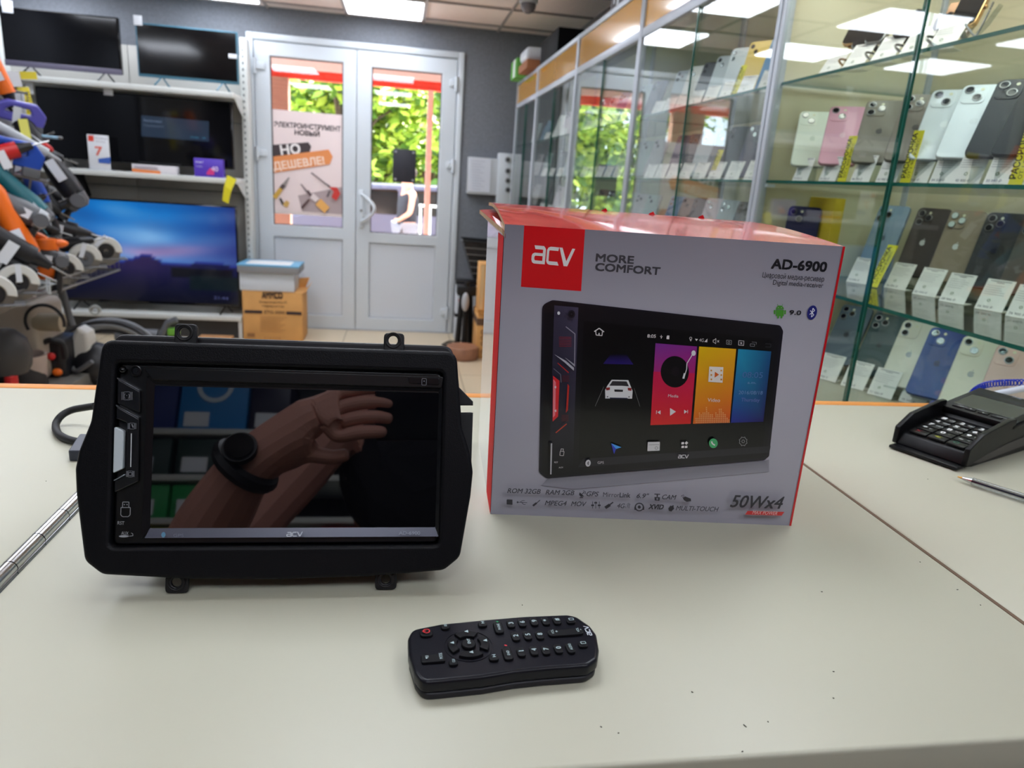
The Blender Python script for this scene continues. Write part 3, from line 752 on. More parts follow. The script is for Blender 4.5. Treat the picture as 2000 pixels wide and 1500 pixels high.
# tucked left flap, a thin corrugated board sticking out
ru = (TRt - TL).normalized()
f = MB(); a0 = TL - ru * .0062 + bd * .03 - V3((0, 0, .001)); a1 = TL + bd * .01 - V3((0, 0, .004)) ; a2 = Tl + V3((0, 0, .003)); a3 = Tl - ru * .004 + V3((0, 0, .003))
top = [TL + ru * .001 - V3((0, 0, .006)), TL - ru * .001 + bd * .02 - V3((0, 0, .003)), Tl - ru * .007 - V3((0, 0, -.002)), Tl + ru * .012 + V3((0, 0, .004))]
f.add(top + [p - V3((0, 0, .003)) for p in top], [(0, 1, 2, 3), (4, 7, 6, 5), (0, 4, 5, 1), (1, 5, 6, 2), (2, 6, 7, 3), (3, 7, 4, 0)], card_red)
f.add([top[0] - ru * .0003, top[1] - ru * .0003, top[1] - ru * .0003 - V3((0, 0, .003)), top[0] - ru * .0003 - V3((0, 0, .003))], [(0, 1, 2, 3)], raw)
f.add([top[1] - ru * .0003, top[2] - ru * .0003, top[2] - ru * .0003 - V3((0, 0, .003)), top[1] - ru * .0003 - V3((0, 0, .003))], [(0, 1, 2, 3)], raw)
f.build('side_flap', bx, world=True)
# torn red tips along the back edge of the lid
f = MB()
for u in (.42, .6, .79):
    p = Tl.lerp(Tr, u) + bk_up * .95
    f.add([p, p + ru * .004 + V3((0, 0, .0022)), p + ru * .006 - V3((0, 0, .001)), p + ru * .002 - V3((0, 0, .002))], [(0, 1, 2, 3)], card_red)
f.build('torn_edge', bx, world=True)
# --- front print: homography from the photo to the face
def homog(src, dst):
    A = []
    for (x, y), (u, v) in zip(src, dst):
        A.append([x, y, 1, 0, 0, 0, -u * x, -u * y, u]); A.append([0, 0, 0, x, y, 1, -v * x, -v * y, v])
    n = 8
    for i in range(n):
        k = max(range(i, n), key=lambda r: abs(A[r][i])); A[i], A[k] = A[k], A[i]
        A[i] = [q / A[i][i] for q in A[i]]
        for r in range(n):
            if r != i and A[r][i]: f_ = A[r][i]; A[r] = [q - f_ * w for q, w in zip(A[r], A[i])]
    h = [A[i][8] for i in range(n)]
    return lambda x, y: ((h[0] * x + h[1] * y + h[2]) / (h[6] * x + h[7] * y + 1), (h[3] * x + h[4] * y + h[5]) / (h[6] * x + h[7] * y + 1))
BW, BH = .2267, .2083
hb = homog([(986, 440), (1661, 473), (1553, 1027), (956, 1004)], [(0, BH), (BW, BH), (BW, 0), (0, 0)])
def bil(u, v):
    a = BL.lerp(BR, u / BW); b = TL.lerp(TRt, u / BW); return a.lerp(b, v / BH)
Nb = (BR - BL).cross(TL - BL).normalized()
P = Print(BL, (1, 0, 0), (0, 0, 1), Nb, step=.000025, map_px=hb, bil=bil); P.mat = PRG
z4 = lambda X, Y: (930 + X * .44, 380 + Y * .44)
z5 = lambda X, Y: (1040 + X * .255, 580 + Y * .255)
z7 = lambda X, Y: (1000 + X * .33, 440 + Y * .33)
# soft grey backdrop
NX, NY = 8, 12
vs = []; cs = []
for j in range(NY + 1):
    for i in range(NX + 1):
        u, v = i / NX, j / NY
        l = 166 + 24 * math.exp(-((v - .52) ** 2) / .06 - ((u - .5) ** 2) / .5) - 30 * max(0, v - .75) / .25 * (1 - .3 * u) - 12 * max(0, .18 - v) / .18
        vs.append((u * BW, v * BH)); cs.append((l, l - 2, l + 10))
fs = [(j * (NX + 1) + i, j * (NX + 1) + i + 1, (j + 1) * (NX + 1) + i + 1, (j + 1) * (NX + 1) + i) for j in range(NY) for i in range(NX)]
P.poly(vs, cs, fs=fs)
P.poly([(.0135, BH), (.0135, .1665), (.0535, .1665), (.0535, BH)], (0, 0, 0)); P.mb.v = P.mb.v[:-4]; P.mb.f.pop(); P.mb.fm.pop(); P.mb.smooth.pop()
P.poly([(1024, 442), (1143, 448), (1135, 568), (1017, 561)], (222, 16, 28), px=True)
acv_logo(P, (1037, 515), (1120, 521), .0118, (236, 234, 232), px=True)
P.text('MORE', (1164, 509), (1238, 513), .0049, (66, 66, 72), .030, px=True)
P.text('COMFORT', (1163, 527), (1290, 534), .0049, (66, 66, 72), .030, px=True)
P.text('AD-6900', (1513, 518), (1623, 523), .0063, (26, 26, 32), .030, px=True)
P.text('Циоровой медиа-ресивер', (1495, 536), (1619, 543), .0034, (44, 44, 50), px=True)
_w = text_geo('Циоровой медиа-ресивер')[3]; _k = (text_geo('Ци')[3] + text_geo('Цио')[3]) / 2 / _w + .003
P.line((1495 + 124 * _k + .3, 537 + 7 * _k + 2.2), (1495 + 124 * _k + .8, 537 + 7 * _k - 10), .00028, (44, 44, 50), px=True)
P.text('Digital media-receiver', (1516, 550), (1617, 555), .0034, (44, 44, 50), px=True)
# green robot
gr = (76, 152, 50)
A_ = lambda X, Y: (1518 + X, 588 + Y)
P.poly([A_(4.5, 11), A_(20.5, 11.5), A_(20, 24), A_(4.5, 23.5)], gr, px=True); P.poly([A_(12.5 + 8 * math.cos(t), 10 - 7 * math.sin(t)) for t in [PI * i / 10 for i in range(11)]], gr, px=True)
for dx in (1.8, 23): P.line(A_(dx, 12), A_(dx - .2, 20), .0011, gr, px=True)
for dx in (9, 15.5): P.line(A_(dx, 22), A_(dx - .2, 28), .0012, gr, px=True); P.poly(circ(*hb(*A_(dx, 7)), .00025, 8), (230, 235, 230))
P.line(A_(7, 0), A_(9, 4), .0003, gr, px=True); P.line(A_(18, 0), A_(16, 4), .0003, gr, px=True)
P.text('9.0', (1549, 608), (1572, 609), .0030, (36, 36, 42), .02, px=True)
bt = hb(1595, 604); P.poly(circ(bt[0], bt[1], .0034, 20, ry=.005), (34, 38, 120))
def btooth(c, s_, col, w=.0005):
    x, y = c; P.path([(x - s_ * .5, y + s_ * .45), (x + s_ * .5, y - s_ * .5), (x, y - s_), (x, y + s_), (x + s_ * .5, y + s_ * .5), (x - s_ * .5, y - s_ * .45)], w, col)
btooth(bt, .0031, (235, 236, 245))
# picture of the stereo
R_ = [z5(72, 60), z5(150, 22), z5(1925, 195), z5(1948, 240), z5(1838, 1210), z5(1800, 1240), z5(100, 1388), z5(42, 1340)]
P.poly([z5(110, 1388), z5(1810, 1245), z5(1838, 1235), z5(1838, 1330), z5(1100, 1400), z5(300, 1470), z5(60, 1440)], [(120, 118, 128), (122, 120, 130), (140, 138, 148), (150, 148, 160), (150, 148, 160), (146, 144, 156), (146, 144, 156)], px=True)
P.poly(rounded(R_, [14, 14, 8, 8, 5, 8, 14, 10], 3), (24, 21, 32), px=True)
P.poly([z5(92, 62), z5(150, 34), z5(1900, 204), z5(1926, 238), z5(1815, 1205), z5(1790, 1222), z5(112, 1372), z5(62, 1330)], (17, 16, 22), px=True)
P.poly([z5(165, 62), z5(350, 76), z5(305, 1290), z5(120, 1345)], [(58, 54, 76), (72, 68, 92), (18, 17, 24), (16, 15, 20)], px=True)
P.poly([z5(390, 178), z5(1862, 300), z5(1790, 1150), z5(350, 1240)], (5, 5, 8), px=True)
P.poly([z5(384, 1235), z5(1850, 1130), z5(1840, 1180), z5(345, 1300)], (38, 36, 44), px=True)
P.poly([z5(540, 505), z5(600, 430), z5(720, 430), z5(775, 508)], [(40, 24, 110), (8, 6, 20), (8, 6, 20), (40, 24, 110)], px=True)
P.line(z5(545, 680), z5(478, 830), .0002, (150, 150, 150), px=True); P.line(z5(780, 690), z5(825, 830), .0002, (150, 150, 150), px=True)
# car picture
P.poly([z5(605, 626), z5(735, 628), z5(752, 672), z5(768, 710), z5(764, 770), z5(556, 770), z5(555, 705), z5(572, 672)], (228, 228, 230), px=True)
P.poly([z5(612, 636), z5(722, 638), z5(740, 676), z5(686, 672), z5(588, 672)], (52, 50, 54), px=True)
for pts, c_ in (([(560, 688), (592, 684), (592, 704), (564, 708)], (150, 40, 40)), ([(730, 686), (760, 688), (758, 710), (732, 706)], (150, 40, 40)), ([(626, 700), (694, 702), (692, 718), (628, 717)], (40, 38, 40)), ([(590, 762), (730, 764), (728, 772), (592, 771)], (44, 44, 70))):
    P.poly([z5(*p) for p in pts], c_, px=True)
for x_ in (574, 740): P.poly([z5(x_ + 5 * math.cos(t), 756 + 5 * math.sin(t)) for t in [i * .8 for i in range(8)]], (30, 30, 40), px=True)
# tiles
P.poly([z5(946, 342), z5(1270, 364), z5(1220, 960), z5(906, 972)], [(124, 50, 150), (140, 40, 140), (222, 28, 30), (226, 30, 30)], px=True)
P.mb.v = P.mb.v[:]
P.poly([z5(930, 560), z5(1253, 570), z5(1220, 960), z5(906, 972)], [(206, 30, 84), (208, 30, 84), (222, 28, 30), (226, 30, 30)], px=True)
P.poly([z5(1286, 364), z5(1576, 380), z5(1524, 950), z5(1238, 960)], [(236, 190, 18), (238, 176, 24), (222, 84, 34), (228, 110, 28)], px=True)
P.poly([z5(1592, 380), z5(1852, 396), z5(1790, 940), z5(1534, 950)], [(34, 150, 190), (24, 80, 130), (34, 24, 96), (30, 40, 140)], px=True)
P.poly([z5(1096 + 110 * math.cos(t), 560 + 121 * math.sin(t)) for t in [i * PI / 16 for i in range(32)]], (10, 8, 12), px=True)
P.poly([z5(1100 + 32 * math.cos(t), 556 + 38 * math.sin(t)) for t in [i * PI / 8 for i in range(16)]], (26, 18, 26), px=True)
P.path([z5(1240, 415), z5(1190, 495), z5(1188, 540), z5(1168, 600)], .0006, (225, 222, 226), px=True); P.poly([z5(1242 + 17 * math.cos(t), 415 + 21 * math.sin(t)) for t in [i * PI / 6 for i in range(12)]], (228, 226, 230), px=True)
P.line(z5(1173, 570), z5(1162, 612), .0014, (228, 226, 230), px=True)
wh = (232, 226, 228)
P.text('Media', z5(1042, 754), z5(1122, 758), .0021, wh, px=True); P.text('Video', z5(1350, 787), z5(1447, 790), .0027, wh, px=True)
P.poly([z5(1058, 838), z5(1104, 866), z5(1058, 898)], wh, px=True); P.poly([z5(984, 856), z5(960, 872), z5(984, 888)], wh, px=True); P.line(z5(953, 858), z5(951, 884), .0004, wh, px=True)
P.poly([z5(1168, 850), z5(1190, 865), z5(1168, 881)], wh, px=True); P.line(z5(1195, 852), z5(1195, 878), .0004, wh, px=True)
P.poly([z5(1364, 516), z5(1474, 520), z5(1468, 640), z5(1356, 634)], (240, 232, 224), px=True); P.poly([z5(1408, 556), z5(1440, 578), z5(1405, 602)], (216, 100, 30), px=True)
for y_ in (540, 574, 608):
    for x_ in (1374, 1452): P.poly([z5(x_, y_), z5(x_ + 12, y_ + 1), z5(x_ + 11, y_ + 13), z5(x_ - 1, y_ + 12)], (222, 150, 40), px=True)
rn = random.Random(3)
hs = [3, 3, 6, 5, 6, 6, 9, 6, 5, 5, 3, 6, 5, 8, 8, 6, 5, 3, 2]
for i, n_ in enumerate(hs):
    for j in range(n_):
        a_ = z5(1254 + i * 14.3 - j * .8 + 3, 950 - j * 14 - i * .2); P.poly([a_, (a_[0] + 2.3, a_[1]), (a_[0] + 2.3, a_[1] - 2.3), (a_[0], a_[1] - 2.3)], (240, 176, 110), px=True); P.k -= 1
P.k += 1
lb = (120, 150, 200)
P.text('08:05', z5(1622, 598), z5(1780, 600), .0042, (84, 120, 180), px=True); P.text('a.m.', z5(1662, 646), z5(1730, 647), .0020, lb, px=True)
P.text('2016/08/18', z5(1592, 726), z5(1780, 728), .0026, lb, px=True); P.text('Thursday', z5(1612, 782), z5(1757, 784), .0027, (116, 120, 190), px=True)
P.text('8:05', z5(880, 297), z5(945, 299), .0023, wh, .01, px=True); P.text('4G', z5(1282, 325), z5(1318, 327), .0024, wh, px=True)
P.path([z5(470, 256), z5(508, 230), z5(546, 258)], .0007, wh, px=True); P.path([z5(482, 252), z5(484, 282), z5(530, 286), z5(533, 254)], .0006, wh, px=True); P.line(z5(507, 284), z5(507, 266), .0008, wh, px=True)
P.poly([z5(1322, 326), z5(1348, 300), z5(1346, 328)], wh, px=True); P.poly([z5(1250, 302), z5(1274, 304), z5(1262, 320)], wh, px=True)
P.path([z5(1392, 310), z5(1402, 310), z5(1414, 298), z5(1412, 340), z5(1400, 328), z5(1392, 327)], .0003, wh, px=True, closed=True); P.line(z5(1424, 312), z5(1438, 328), .0003, wh, px=True); P.line(z5(1438, 312), z5(1424, 328), .0003, wh, px=True)
P.path([z5(1497, 310), z5(1536, 313), z5(1534, 344), z5(1496, 341)], .0003, (150, 150, 154), px=True, closed=True); P.path([z5(1515 + 8 * math.cos(t), 328 + 9 * math.sin(t)) for t in [i * PI / 4 for i in range(8)]], .0003, (150, 150, 154), px=True, closed=True)
P.path([z5(1592, 312), z5(1632, 315), z5(1630, 350), z5(1590, 347)], .0003, wh, px=True, closed=True); P.line(z5(1604, 323), z5(1618, 340), .0003, wh, px=True); P.line(z5(1618, 324), z5(1604, 339), .0003, wh, px=True)
P.path([z5(1682, 336), z5(1716, 338), z5(1714, 356), z5(1681, 354)], .0003, (150, 150, 154), px=True, closed=True); P.path([z5(1694, 322), z5(1730, 324), z5(1728, 342)], .0003, (130, 130, 134), px=True)
P.path([z5(1800, 334), z5(1844, 336), z5(1842, 360), z5(1800, 358)], .0003, (70, 70, 76), px=True)
P.line(z5(988, 276), z5(987, 304), .0004, wh, px=True); P.path([z5(978, 284), z5(988, 296), z5(998, 285)], .0003, wh, px=True); P.poly([z5(1034, 278), z5(1050, 279), z5(1049, 308), z5(1028, 306), z5(1029, 288)], wh, px=True)
P.path([z5(1216 + 9 * math.cos(t), 298 + 10 * math.sin(t)) for t in [i * PI / 4 for i in range(8)]], .0003, wh, px=True, closed=True); P.line(z5(1210, 306), z5(1216, 320), .0003, wh, px=True); P.line(z5(1222, 306), z5(1216, 320), .0003, wh, px=True)
# dock icons
P.poly([z5(598, 1108), z5(678, 1138), z5(636, 1150)], (70, 160, 240), px=True); P.poly([z5(598, 1108), z5(636, 1150), z5(620, 1190)], (44, 60, 190), px=True)
P.poly(rounded([z5(882, 1096), z5(976, 1094), z5(974, 1162), z5(878, 1166)], 1, 2), (216, 214, 216), px=True); P.line(z5(888, 1118), z5(970, 1115), .0003, (120, 120, 124), px=True); P.path([z5(948 + 11 * math.cos(t), 1142 + 11 * math.sin(t)) for t in [i * PI / 4 for i in range(8)]], .0003, (120, 120, 124), px=True, closed=True)
for dx, dy in ((0, 0), (26, 28), (0, 28)): P.poly([z5(1144 + dx, 1096 + dy), z5(1164 + dx, 1095 + dy), z5(1163 + dx, 1112 + dy), z5(1143 + dx, 1113 + dy)], wh, px=True)
P.poly([z5(1182, 1088), z5(1196, 1101), z5(1181, 1116), z5(1168, 1103)], wh, px=True)
P.poly([z5(1392 + 34 * math.cos(t), 1103 + 37 * math.sin(t)) for t in [i * PI / 12 for i in range(24)]], (66, 172, 108), px=True); P.path([z5(1378, 1088), z5(1384, 1106), z5(1404, 1118)], .0009, wh, px=True)
P.path([z5(1625 + (33 if i % 2 else 26) * math.cos(i * PI / 8), 1087 + (37 if i % 2 else 29) * math.sin(i * PI / 8)) for i in range(16)], .0003, (170, 168, 172), px=True, closed=True); P.path([z5(1625 + 11 * math.cos(t), 1087 + 12 * math.sin(t)) for t in [i * PI / 4 for i in range(8)]], .0003, (170, 168, 172), px=True, closed=True)
acv_logo(P, z5(1115, 1220), z5(1198, 1218), .0028, (214, 212, 216), px=True)
q = hb(*z5(419, 1259)); P.poly(circ(q[0], q[1], .0019, 14, ry=.0027), (210, 208, 212)); btooth(q, .0014, (40, 38, 46), .0003)
P.text('GPS', z5(492, 1264), z5(540, 1263), .0020, (196, 194, 200), px=True)
# key strip on the picture
P.poly([z5(118, 1105), z5(146, 1106), z5(140, 1345), z5(126, 1345)], (0, 0, 0), px=True); P.line(z5(138, 1108), z5(132, 1345), .0010, (184, 182, 188), px=True)
P.poly([z5(196 + 11 * math.cos(t), 116 + 13 * math.sin(t)) for t in [i * PI / 6 for i in range(12)]], (235, 235, 240), px=True)
for r_, c_ in ((28, (34, 30, 42)), (18, (10, 9, 12)), (6, (40, 36, 50))): P.poly([z5(294 + r_ * math.cos(t), 122 + r_ * 1.12 * math.sin(t)) for t in [i * PI / 8 for i in range(16)]], c_, px=True)
P.path([z5(250, 218), z5(320, 272), z5(316, 520)], .0006, (150, 146, 160), px=True); P.poly([z5(160, 428), z5(250, 478), z5(312, 530), z5(310, 552), z5(240, 490)], (188, 186, 196), px=True); P.poly([z5(240, 450), z5(318, 505), z5(316, 520)], (170, 168, 178), px=True)
for dx, dy, w_, h_ in ((245, 332, 96, 70), (248, 612, 54, 44), (242, 912, 54, 44)):
    for i in range(7): P.path([z5(dx - w_ / 2, dy - h_ / 2 + h_ * i / 6), z5(dx + w_ / 2, dy - h_ / 2 + h_ * i / 6)], .0002, (176, 34, 34) if dy < 400 else (110, 26, 28), px=True)
P.poly([z5(150, 590), z5(200, 628), z5(188, 900), z5(146, 940)], (226, 44, 52), px=True); P.poly([z5(152, 615), z5(172, 640), z5(166, 890), z5(148, 910)], (240, 128, 140), px=True)
P.poly([z5(262, 650), z5(274, 668), z5(264, 850), z5(248, 872)], (196, 50, 40), px=True)
P.line(z5(186, 492), z5(270, 566), .0006, (190, 40, 34), px=True); P.line(z5(170, 1024), z5(254, 955), .0007, (190, 60, 36), px=True); P.path([z5(155, 535), z5(208, 580), z5(212, 640)], .0005, (110, 106, 122), px=True)
for y_ in (676, 856): P.path([z5(162, y_), z5(172, y_ - 8), z5(172, y_ + 8)], .0004, wh, px=True, closed=True)
P.path([z5(204, 1164), z5(200, 1196), z5(228, 1198), z5(234, 1166)], .0003, wh, px=True, closed=True); P.path([z5(208, 1162), z5(210, 1146), z5(228, 1146), z5(226, 1164)], .0003, wh, px=True)
P.text('RST', z5(158, 1254), z5(186, 1254), .0012, wh, px=True); P.text('AUX', z5(192, 1294), z5(226, 1292), .0012, wh, px=True)
# bottom lines
ink = (46, 44, 52)
z6b = lambda X, Y: (960 + X * .31, 920 + Y * .31)
def bt_(s, x0, y0, x1, y1, h=.0037, b=.008, sh=.25, c=ink): P.text(s, z6b(x0, y0), z6b(x1, y1), h, c, b, sh, px=True)
bt_('ROM 32GB', 92, 122, 300, 128); bt_('RAM 2GB', 332, 131, 512, 136); bt_('GPS', 590, 140, 667, 143); bt_('Mirror', 695, 145, 798, 148, b=0, sh=0); bt_('Link', 800, 148, 867, 150, b=.015, sh=0)
bt_('6.9"', 908, 152, 985, 154); bt_('CAM', 1070, 159, 1160, 162); bt_('MPEG4', 327, 197, 464, 201); bt_('MOV', 492, 202, 588, 205); bt_('4G', 783, 214, 832, 216, b=.005)
bt_('LTE', 835, 214, 864, 215, .0018, 0, 0); bt_('XVID', 983, 220, 1078, 223, .0038, .03); bt_('MULTI-TOUCH', 1157, 228, 1430, 236, b=.005); bt_('50Wx4', 1505, 207, 1842, 218, .0098, .012)
P.poly([z6b(1618, 232), z6b(1856, 238), z6b(1838, 262), z6b(1602, 255)], (206, 52, 52), px=True); bt_('MAX POWER', 1648, 252, 1808, 258, .0030, 0, .25, (226, 190, 190))
P.poly([z6b(90, 160), z6b(124, 162), z6b(124, 194), z6b(87, 192), z6b(87, 166)], ink, px=True)
P.line(z6b(152, 178), z6b(216, 181), .0004, ink, px=True); P.path([z6b(172, 178), z6b(186, 168), z6b(200, 168)], .0004, ink, px=True); P.path([z6b(182, 180), z6b(194, 192), z6b(206, 192)], .0004, ink, px=True); P.poly([z6b(156 + 6 * math.cos(t), 178 + 6 * math.sin(t)) for t in [i for i in range(6)]], ink, px=True)
P.line(z6b(252, 200), z6b(275, 182), .0015, ink, px=True); P.line(z6b(274, 184), z6b(297, 164), .0006, ink, px=True)
for x_, y_ in ((628, 196), (648, 180), (670, 196)): P.line(z6b(x_, 172), z6b(x_, 216), .0004, ink, px=True); P.poly([z6b(x_ - 9, y_ - 5), z6b(x_ + 9, y_ - 5), z6b(x_ + 9, y_ + 5), z6b(x_ - 9, y_ + 5)], ink, px=True)
P.line(z6b(708, 212), z6b(738, 192), .0024, ink, px=True); P.line(z6b(734, 194), z6b(758, 176), .0010, ink, px=True)
P.path([z6b(924 + 26 * math.cos(t), 206 + 24 * math.sin(t)) for t in [i * PI / 8 for i in range(16)]], .0009, ink, px=True, closed=True); P.poly([z6b(924 + 11 * math.cos(t), 206 + 11 * math.sin(t)) for t in [i for i in range(6)]], ink, px=True)
for x_ in (898, 950): P.line(z6b(x_, 204), z6b(x_, 224), .0012, ink, px=True)
P.poly([z6b(1108, 214), z6b(1122, 196), z6b(1142, 204), z6b(1146, 216), z6b(1128, 234), z6b(1112, 230)], ink, px=True); P.line(z6b(1130, 206), z6b(1142, 196), .0012, ink, px=True)
P.poly([z6b(1020, 142), z6b(1056, 144), z6b(1052, 166), z6b(1022, 164)], ink, px=True); P.line(z6b(1038, 124), z6b(1038, 142), .0010, ink, px=True); P.line(z6b(1020, 124), z6b(1056, 125), .0008, ink, px=True); P.poly([z6b(1038 + 7 * math.cos(t), 154 + 7 * math.sin(t)) for t in [i for i in range(6)]], (140, 138, 150), px=True)
P.poly([z6b(1200, 146), z6b(1216, 138), z6b(1252, 152), z6b(1254, 168), z6b(1226, 172), z6b(1208, 162)], ink, px=True); P.path([z6b(1190, 140), z6b(1194, 132), z6b(1208, 128)], .0004, ink, px=True); P.path([z6b(1198, 144), z6b(1202, 138), z6b(1212, 134)], .0004, ink, px=True)
P.poly([z6b(546, 112), z6b(574, 138), z6b(554, 142), z6b(542, 128)], ink, px=True); P.line(z6b(546, 146), z6b(568, 146), .0008, ink, px=True); P.line(z6b(560, 126), z6b(570, 114), .0005, ink, px=True)
P.path([z6b(568, 102), z6b(582, 108), z6b(582, 124)], .0004, ink, px=True); P.path([z6b(568, 110), z6b(575, 114), z6b(574, 122)], .0004, ink, px=True); P.path([z6b(848, 196), z6b(856, 188), z6b(862, 196)], .0003, ink, px=True); P.path([z6b(844, 190), z6b(855, 180), z6b(866, 190)], .0003, ink, px=True)
P.build('front_print', bx, world=True)
# red stripe on the left side of the carton
f = MB(); f.add([BL - ru * .0003 + bd * .012, BL - ru * .0003 + bd * .09, TL - ru * .0003 + bd * .09, TL - ru * .0003 + bd * .012], [(0, 1, 2, 3)], side_m)
f.mats = []; f = MB(); o_ = -ru * .0003
f.add([BL + o_, BL + o_ + bd * .27, TL + o_ + bd * .27 - V3((0, 0, .008)), TL + o_ - V3((0, 0, .008))], [(0, 1, 2, 3)], M('stripe_red', (214, 16, 26), .6, spec=.1))
f.build('side_stripe', bx, world=True)
# red edge along the right of the front
f = MB(); f.add([BR + Nb * .0004 - ru * .0012, BR + Nb * .0004 + ru * .0004, TRt + Nb * .0004 + ru * .0004, TRt + Nb * .0004 - ru * .0012], [(0, 1, 2, 3)], card_red); f.build('red_margin', bx, world=True)

# ------------------------------------------------------------------ remote control
c0 = onz(800, 1290, CT + .009); c1 = onz(1160, 1262, CT + .009)
RA = math.atan2(c1.y - c0.y, c1.x - c0.x)
rc = (onz(1160, 1322, CT) + onz(820, 1360, CT) + onz(806, 1232, CT + .016) + onz(1112, 1200, CT + .016)) / 4
_l0, _l1 = onz(819, 1358, CT), onz(1135, 1330, CT)
RA = math.atan2(_l1.y - _l0.y, _l1.x - _l0.x)
ux = V3((math.cos(RA), math.sin(RA), 0)); uy = V3((-math.sin(RA), math.cos(RA), 0))
def rl(px, py, z=.0110):
    p = onz(px, py, CT + z) - RO; return (p.dot(ux), p.dot(uy))
RO = V3((_l0.x, _l0.y, CT))
remote = thing('remote_control', 'black slim remote control lying on the worktop in front of the carton', 'remote control', TR(RO, Matrix.Rotation(RA, 3, 'Z')))
r0x, r0y = rl(800, 1300); 
bodym = M('remote_plastic', (18, 18, 25), .33, spec=.3, bump=.05, bscale=1500)
yb = rl(838, 1340)[1]; yt = max(rl(808, 1225)[1], rl(1100, 1199)[1])
xa = rl(797, 1280)[0]; xb = rl(1172, 1262)[0]
def rz(X, Y): return (780 + X * .205, 1180 + Y * .205)
topout = [rl(*rz(*p)) for p in ((215, 745), (140, 640), (85, 460), (80, 320), (120, 235), (400, 180), (800, 140), (1200, 108), (1600, 92), (1690, 110), (1820, 200), (1880, 280), (1905, 420), (1890, 520), (1800, 580), (1400, 610), (1100, 640), (800, 690), (400, 730))]
f = MB(); f.curve([rounded(topout, .006, 4)], .0042, .0110, bodym, .0018, seg=3)
f.build('upper_shell', remote)
f = MB(); f.curve([rounded([((x - .045) * .985 + .045, (y - .02) * .98 + .02) for x, y in topout], .006, 4)], .0, .0038, M('remote_underside', (26, 25, 31), .45), .0012, seg=2); f.build('lower_shell', remote)
Pr = Print((0, 0, .01105), (1, 0, 0), (0, 1, 0), (0, 0, 1), step=.00002, map_px=lambda x, y: rl(x, y)); Pr.mat = PR
keyr = M('rubber_key', (11, 11, 14), .5, spec=.25)
lc = (176, 196, 198)
def rkey(cx, cy, w, h, name='button', r=None, ang=0, zt=.0124, m_=keyr, pts=None):
    x, y = rl(*rz(cx, cy), zt)
    if pts is None:
        pts = rounded(rect(-w / 2, -h / 2, w / 2, h / 2), r if r else min(w, h) * .48, 4)
        pts = [(x + a * math.cos(ang) - b * math.sin(ang), y + a * math.sin(ang) + b * math.cos(ang)) for a, b in pts]
    MB().curve([pts], .0102, zt, m_, .0005).build(name, remote)
    return x, y
def rtext(s, x, y, h, c=lc, zt=.0124, w=None, b=.01):
    """characters read with their tops towards the left end"""
    Pr.O = V3((0, 0, zt + .00002))
    vs, fs, x0, x1 = text_geo(s, b, 0); k = h / .7; L = (x1 - x0) * k if w is None else w
    Pr.text(s, (x + h / 2, y - L / 2), (x + h / 2, y + L / 2), h, c, b)
rm_ = lambda L: [L]
kx = .0058
for s_, cx, cy in (('3', 1062, 180), ('6', 1170, 170), ('9', 1283, 160), ('*', 1393, 155), ('#', 1500, 148), ('2', 1108, 302), ('5', 1222, 292), ('8', 1338, 288), ('1', 1160, 450), ('4', 1282, 437), ('7', 1395, 432), ('0', 1515, 420)):
    x, y = rkey(cx, cy, .0042, .0068); rtext(s_, x, y, .0025)
x, y = rkey(1628, 412, .0042, .0078); rtext('AUDIO', x, y, .0014, w=.0048, b=0)
x, y = rkey(945, 215, .0048, .0100); rtext('PHONE', x, y - .0006, .0014, w=.0052, b=0)
x, y = rkey(1032, 462, .0048, .0100); rtext('END', x, y - .0008, .0014, w=.0034, b=0)
Pr.path([(rl(*rz(925, 172), .0124)), (rl(*rz(940, 178), .0124))], .0008, (20, 150, 90)); Pr.path([(rl(*rz(1000, 398), .0124)), (rl(*rz(1025, 404), .0124))], .0008, (200, 40, 50))
x, y = rkey(1585, 262, .0192, .0052, 'rocker_button'); rtext('VOL', x - .0072, y, .0014, w=.0034, b=0); rtext('+', x - .0050, y, .0018); rtext('VOL', x + .0064, y, .0014, w=.0034, b=0); rtext('-', x + .0078, y, .0018)
x, y = rkey(322, 510, .0115, .0058, 'rocker_button', r=.0012); rtext('MODE', x + .0036, y, .0015, w=.0044, b=0); rtext('II', x - .003, y + .0003, .0016, w=.0012, b=0); Pr.poly([(x - .0036, y - .0014), (x - .0036, y - .0004), (x - .0026, y - .0009)], lc)
for s_, cx, cy in (('SEL', 438, 210), ('CLR', 515, 550)): x, y = rkey(cx, cy, .0046, .0040, r=.0018); rtext(s_, x, y, .0013, w=.0024, b=0)
for cx, cy, s_ in ((793, 185, '|<'), (900, 505, '>|')): x, y = rkey(cx, cy, .0048, .0042, r=.0018); rtext('H', x, y, .0016, w=.0018)
for cx, cy in ((1635, 155), (1750, 380)):
    x, y = rkey(cx, cy, .0050, .0040, r=.0018); Pr.O = V3((0, 0, .01242)); Pr.path([(x - .0012, y - .0008), (x + .0012, y - .0008), (x + .0012, y + .0008), (x - .0012, y + .0008)], .0003, lc, closed=True)
x, y = rkey(258, 270, .0066, .0056, 'power_button', r=.0026, m_=keyr); Pr.O = V3((0, 0, .01242))
Pr.ring(circ(x, y, .0018, 16), circ(x, y, .0013, 16), (206, 40, 46)); Pr.line((x - .0003, y), (x - .0022, y), .0005, (206, 40, 46))
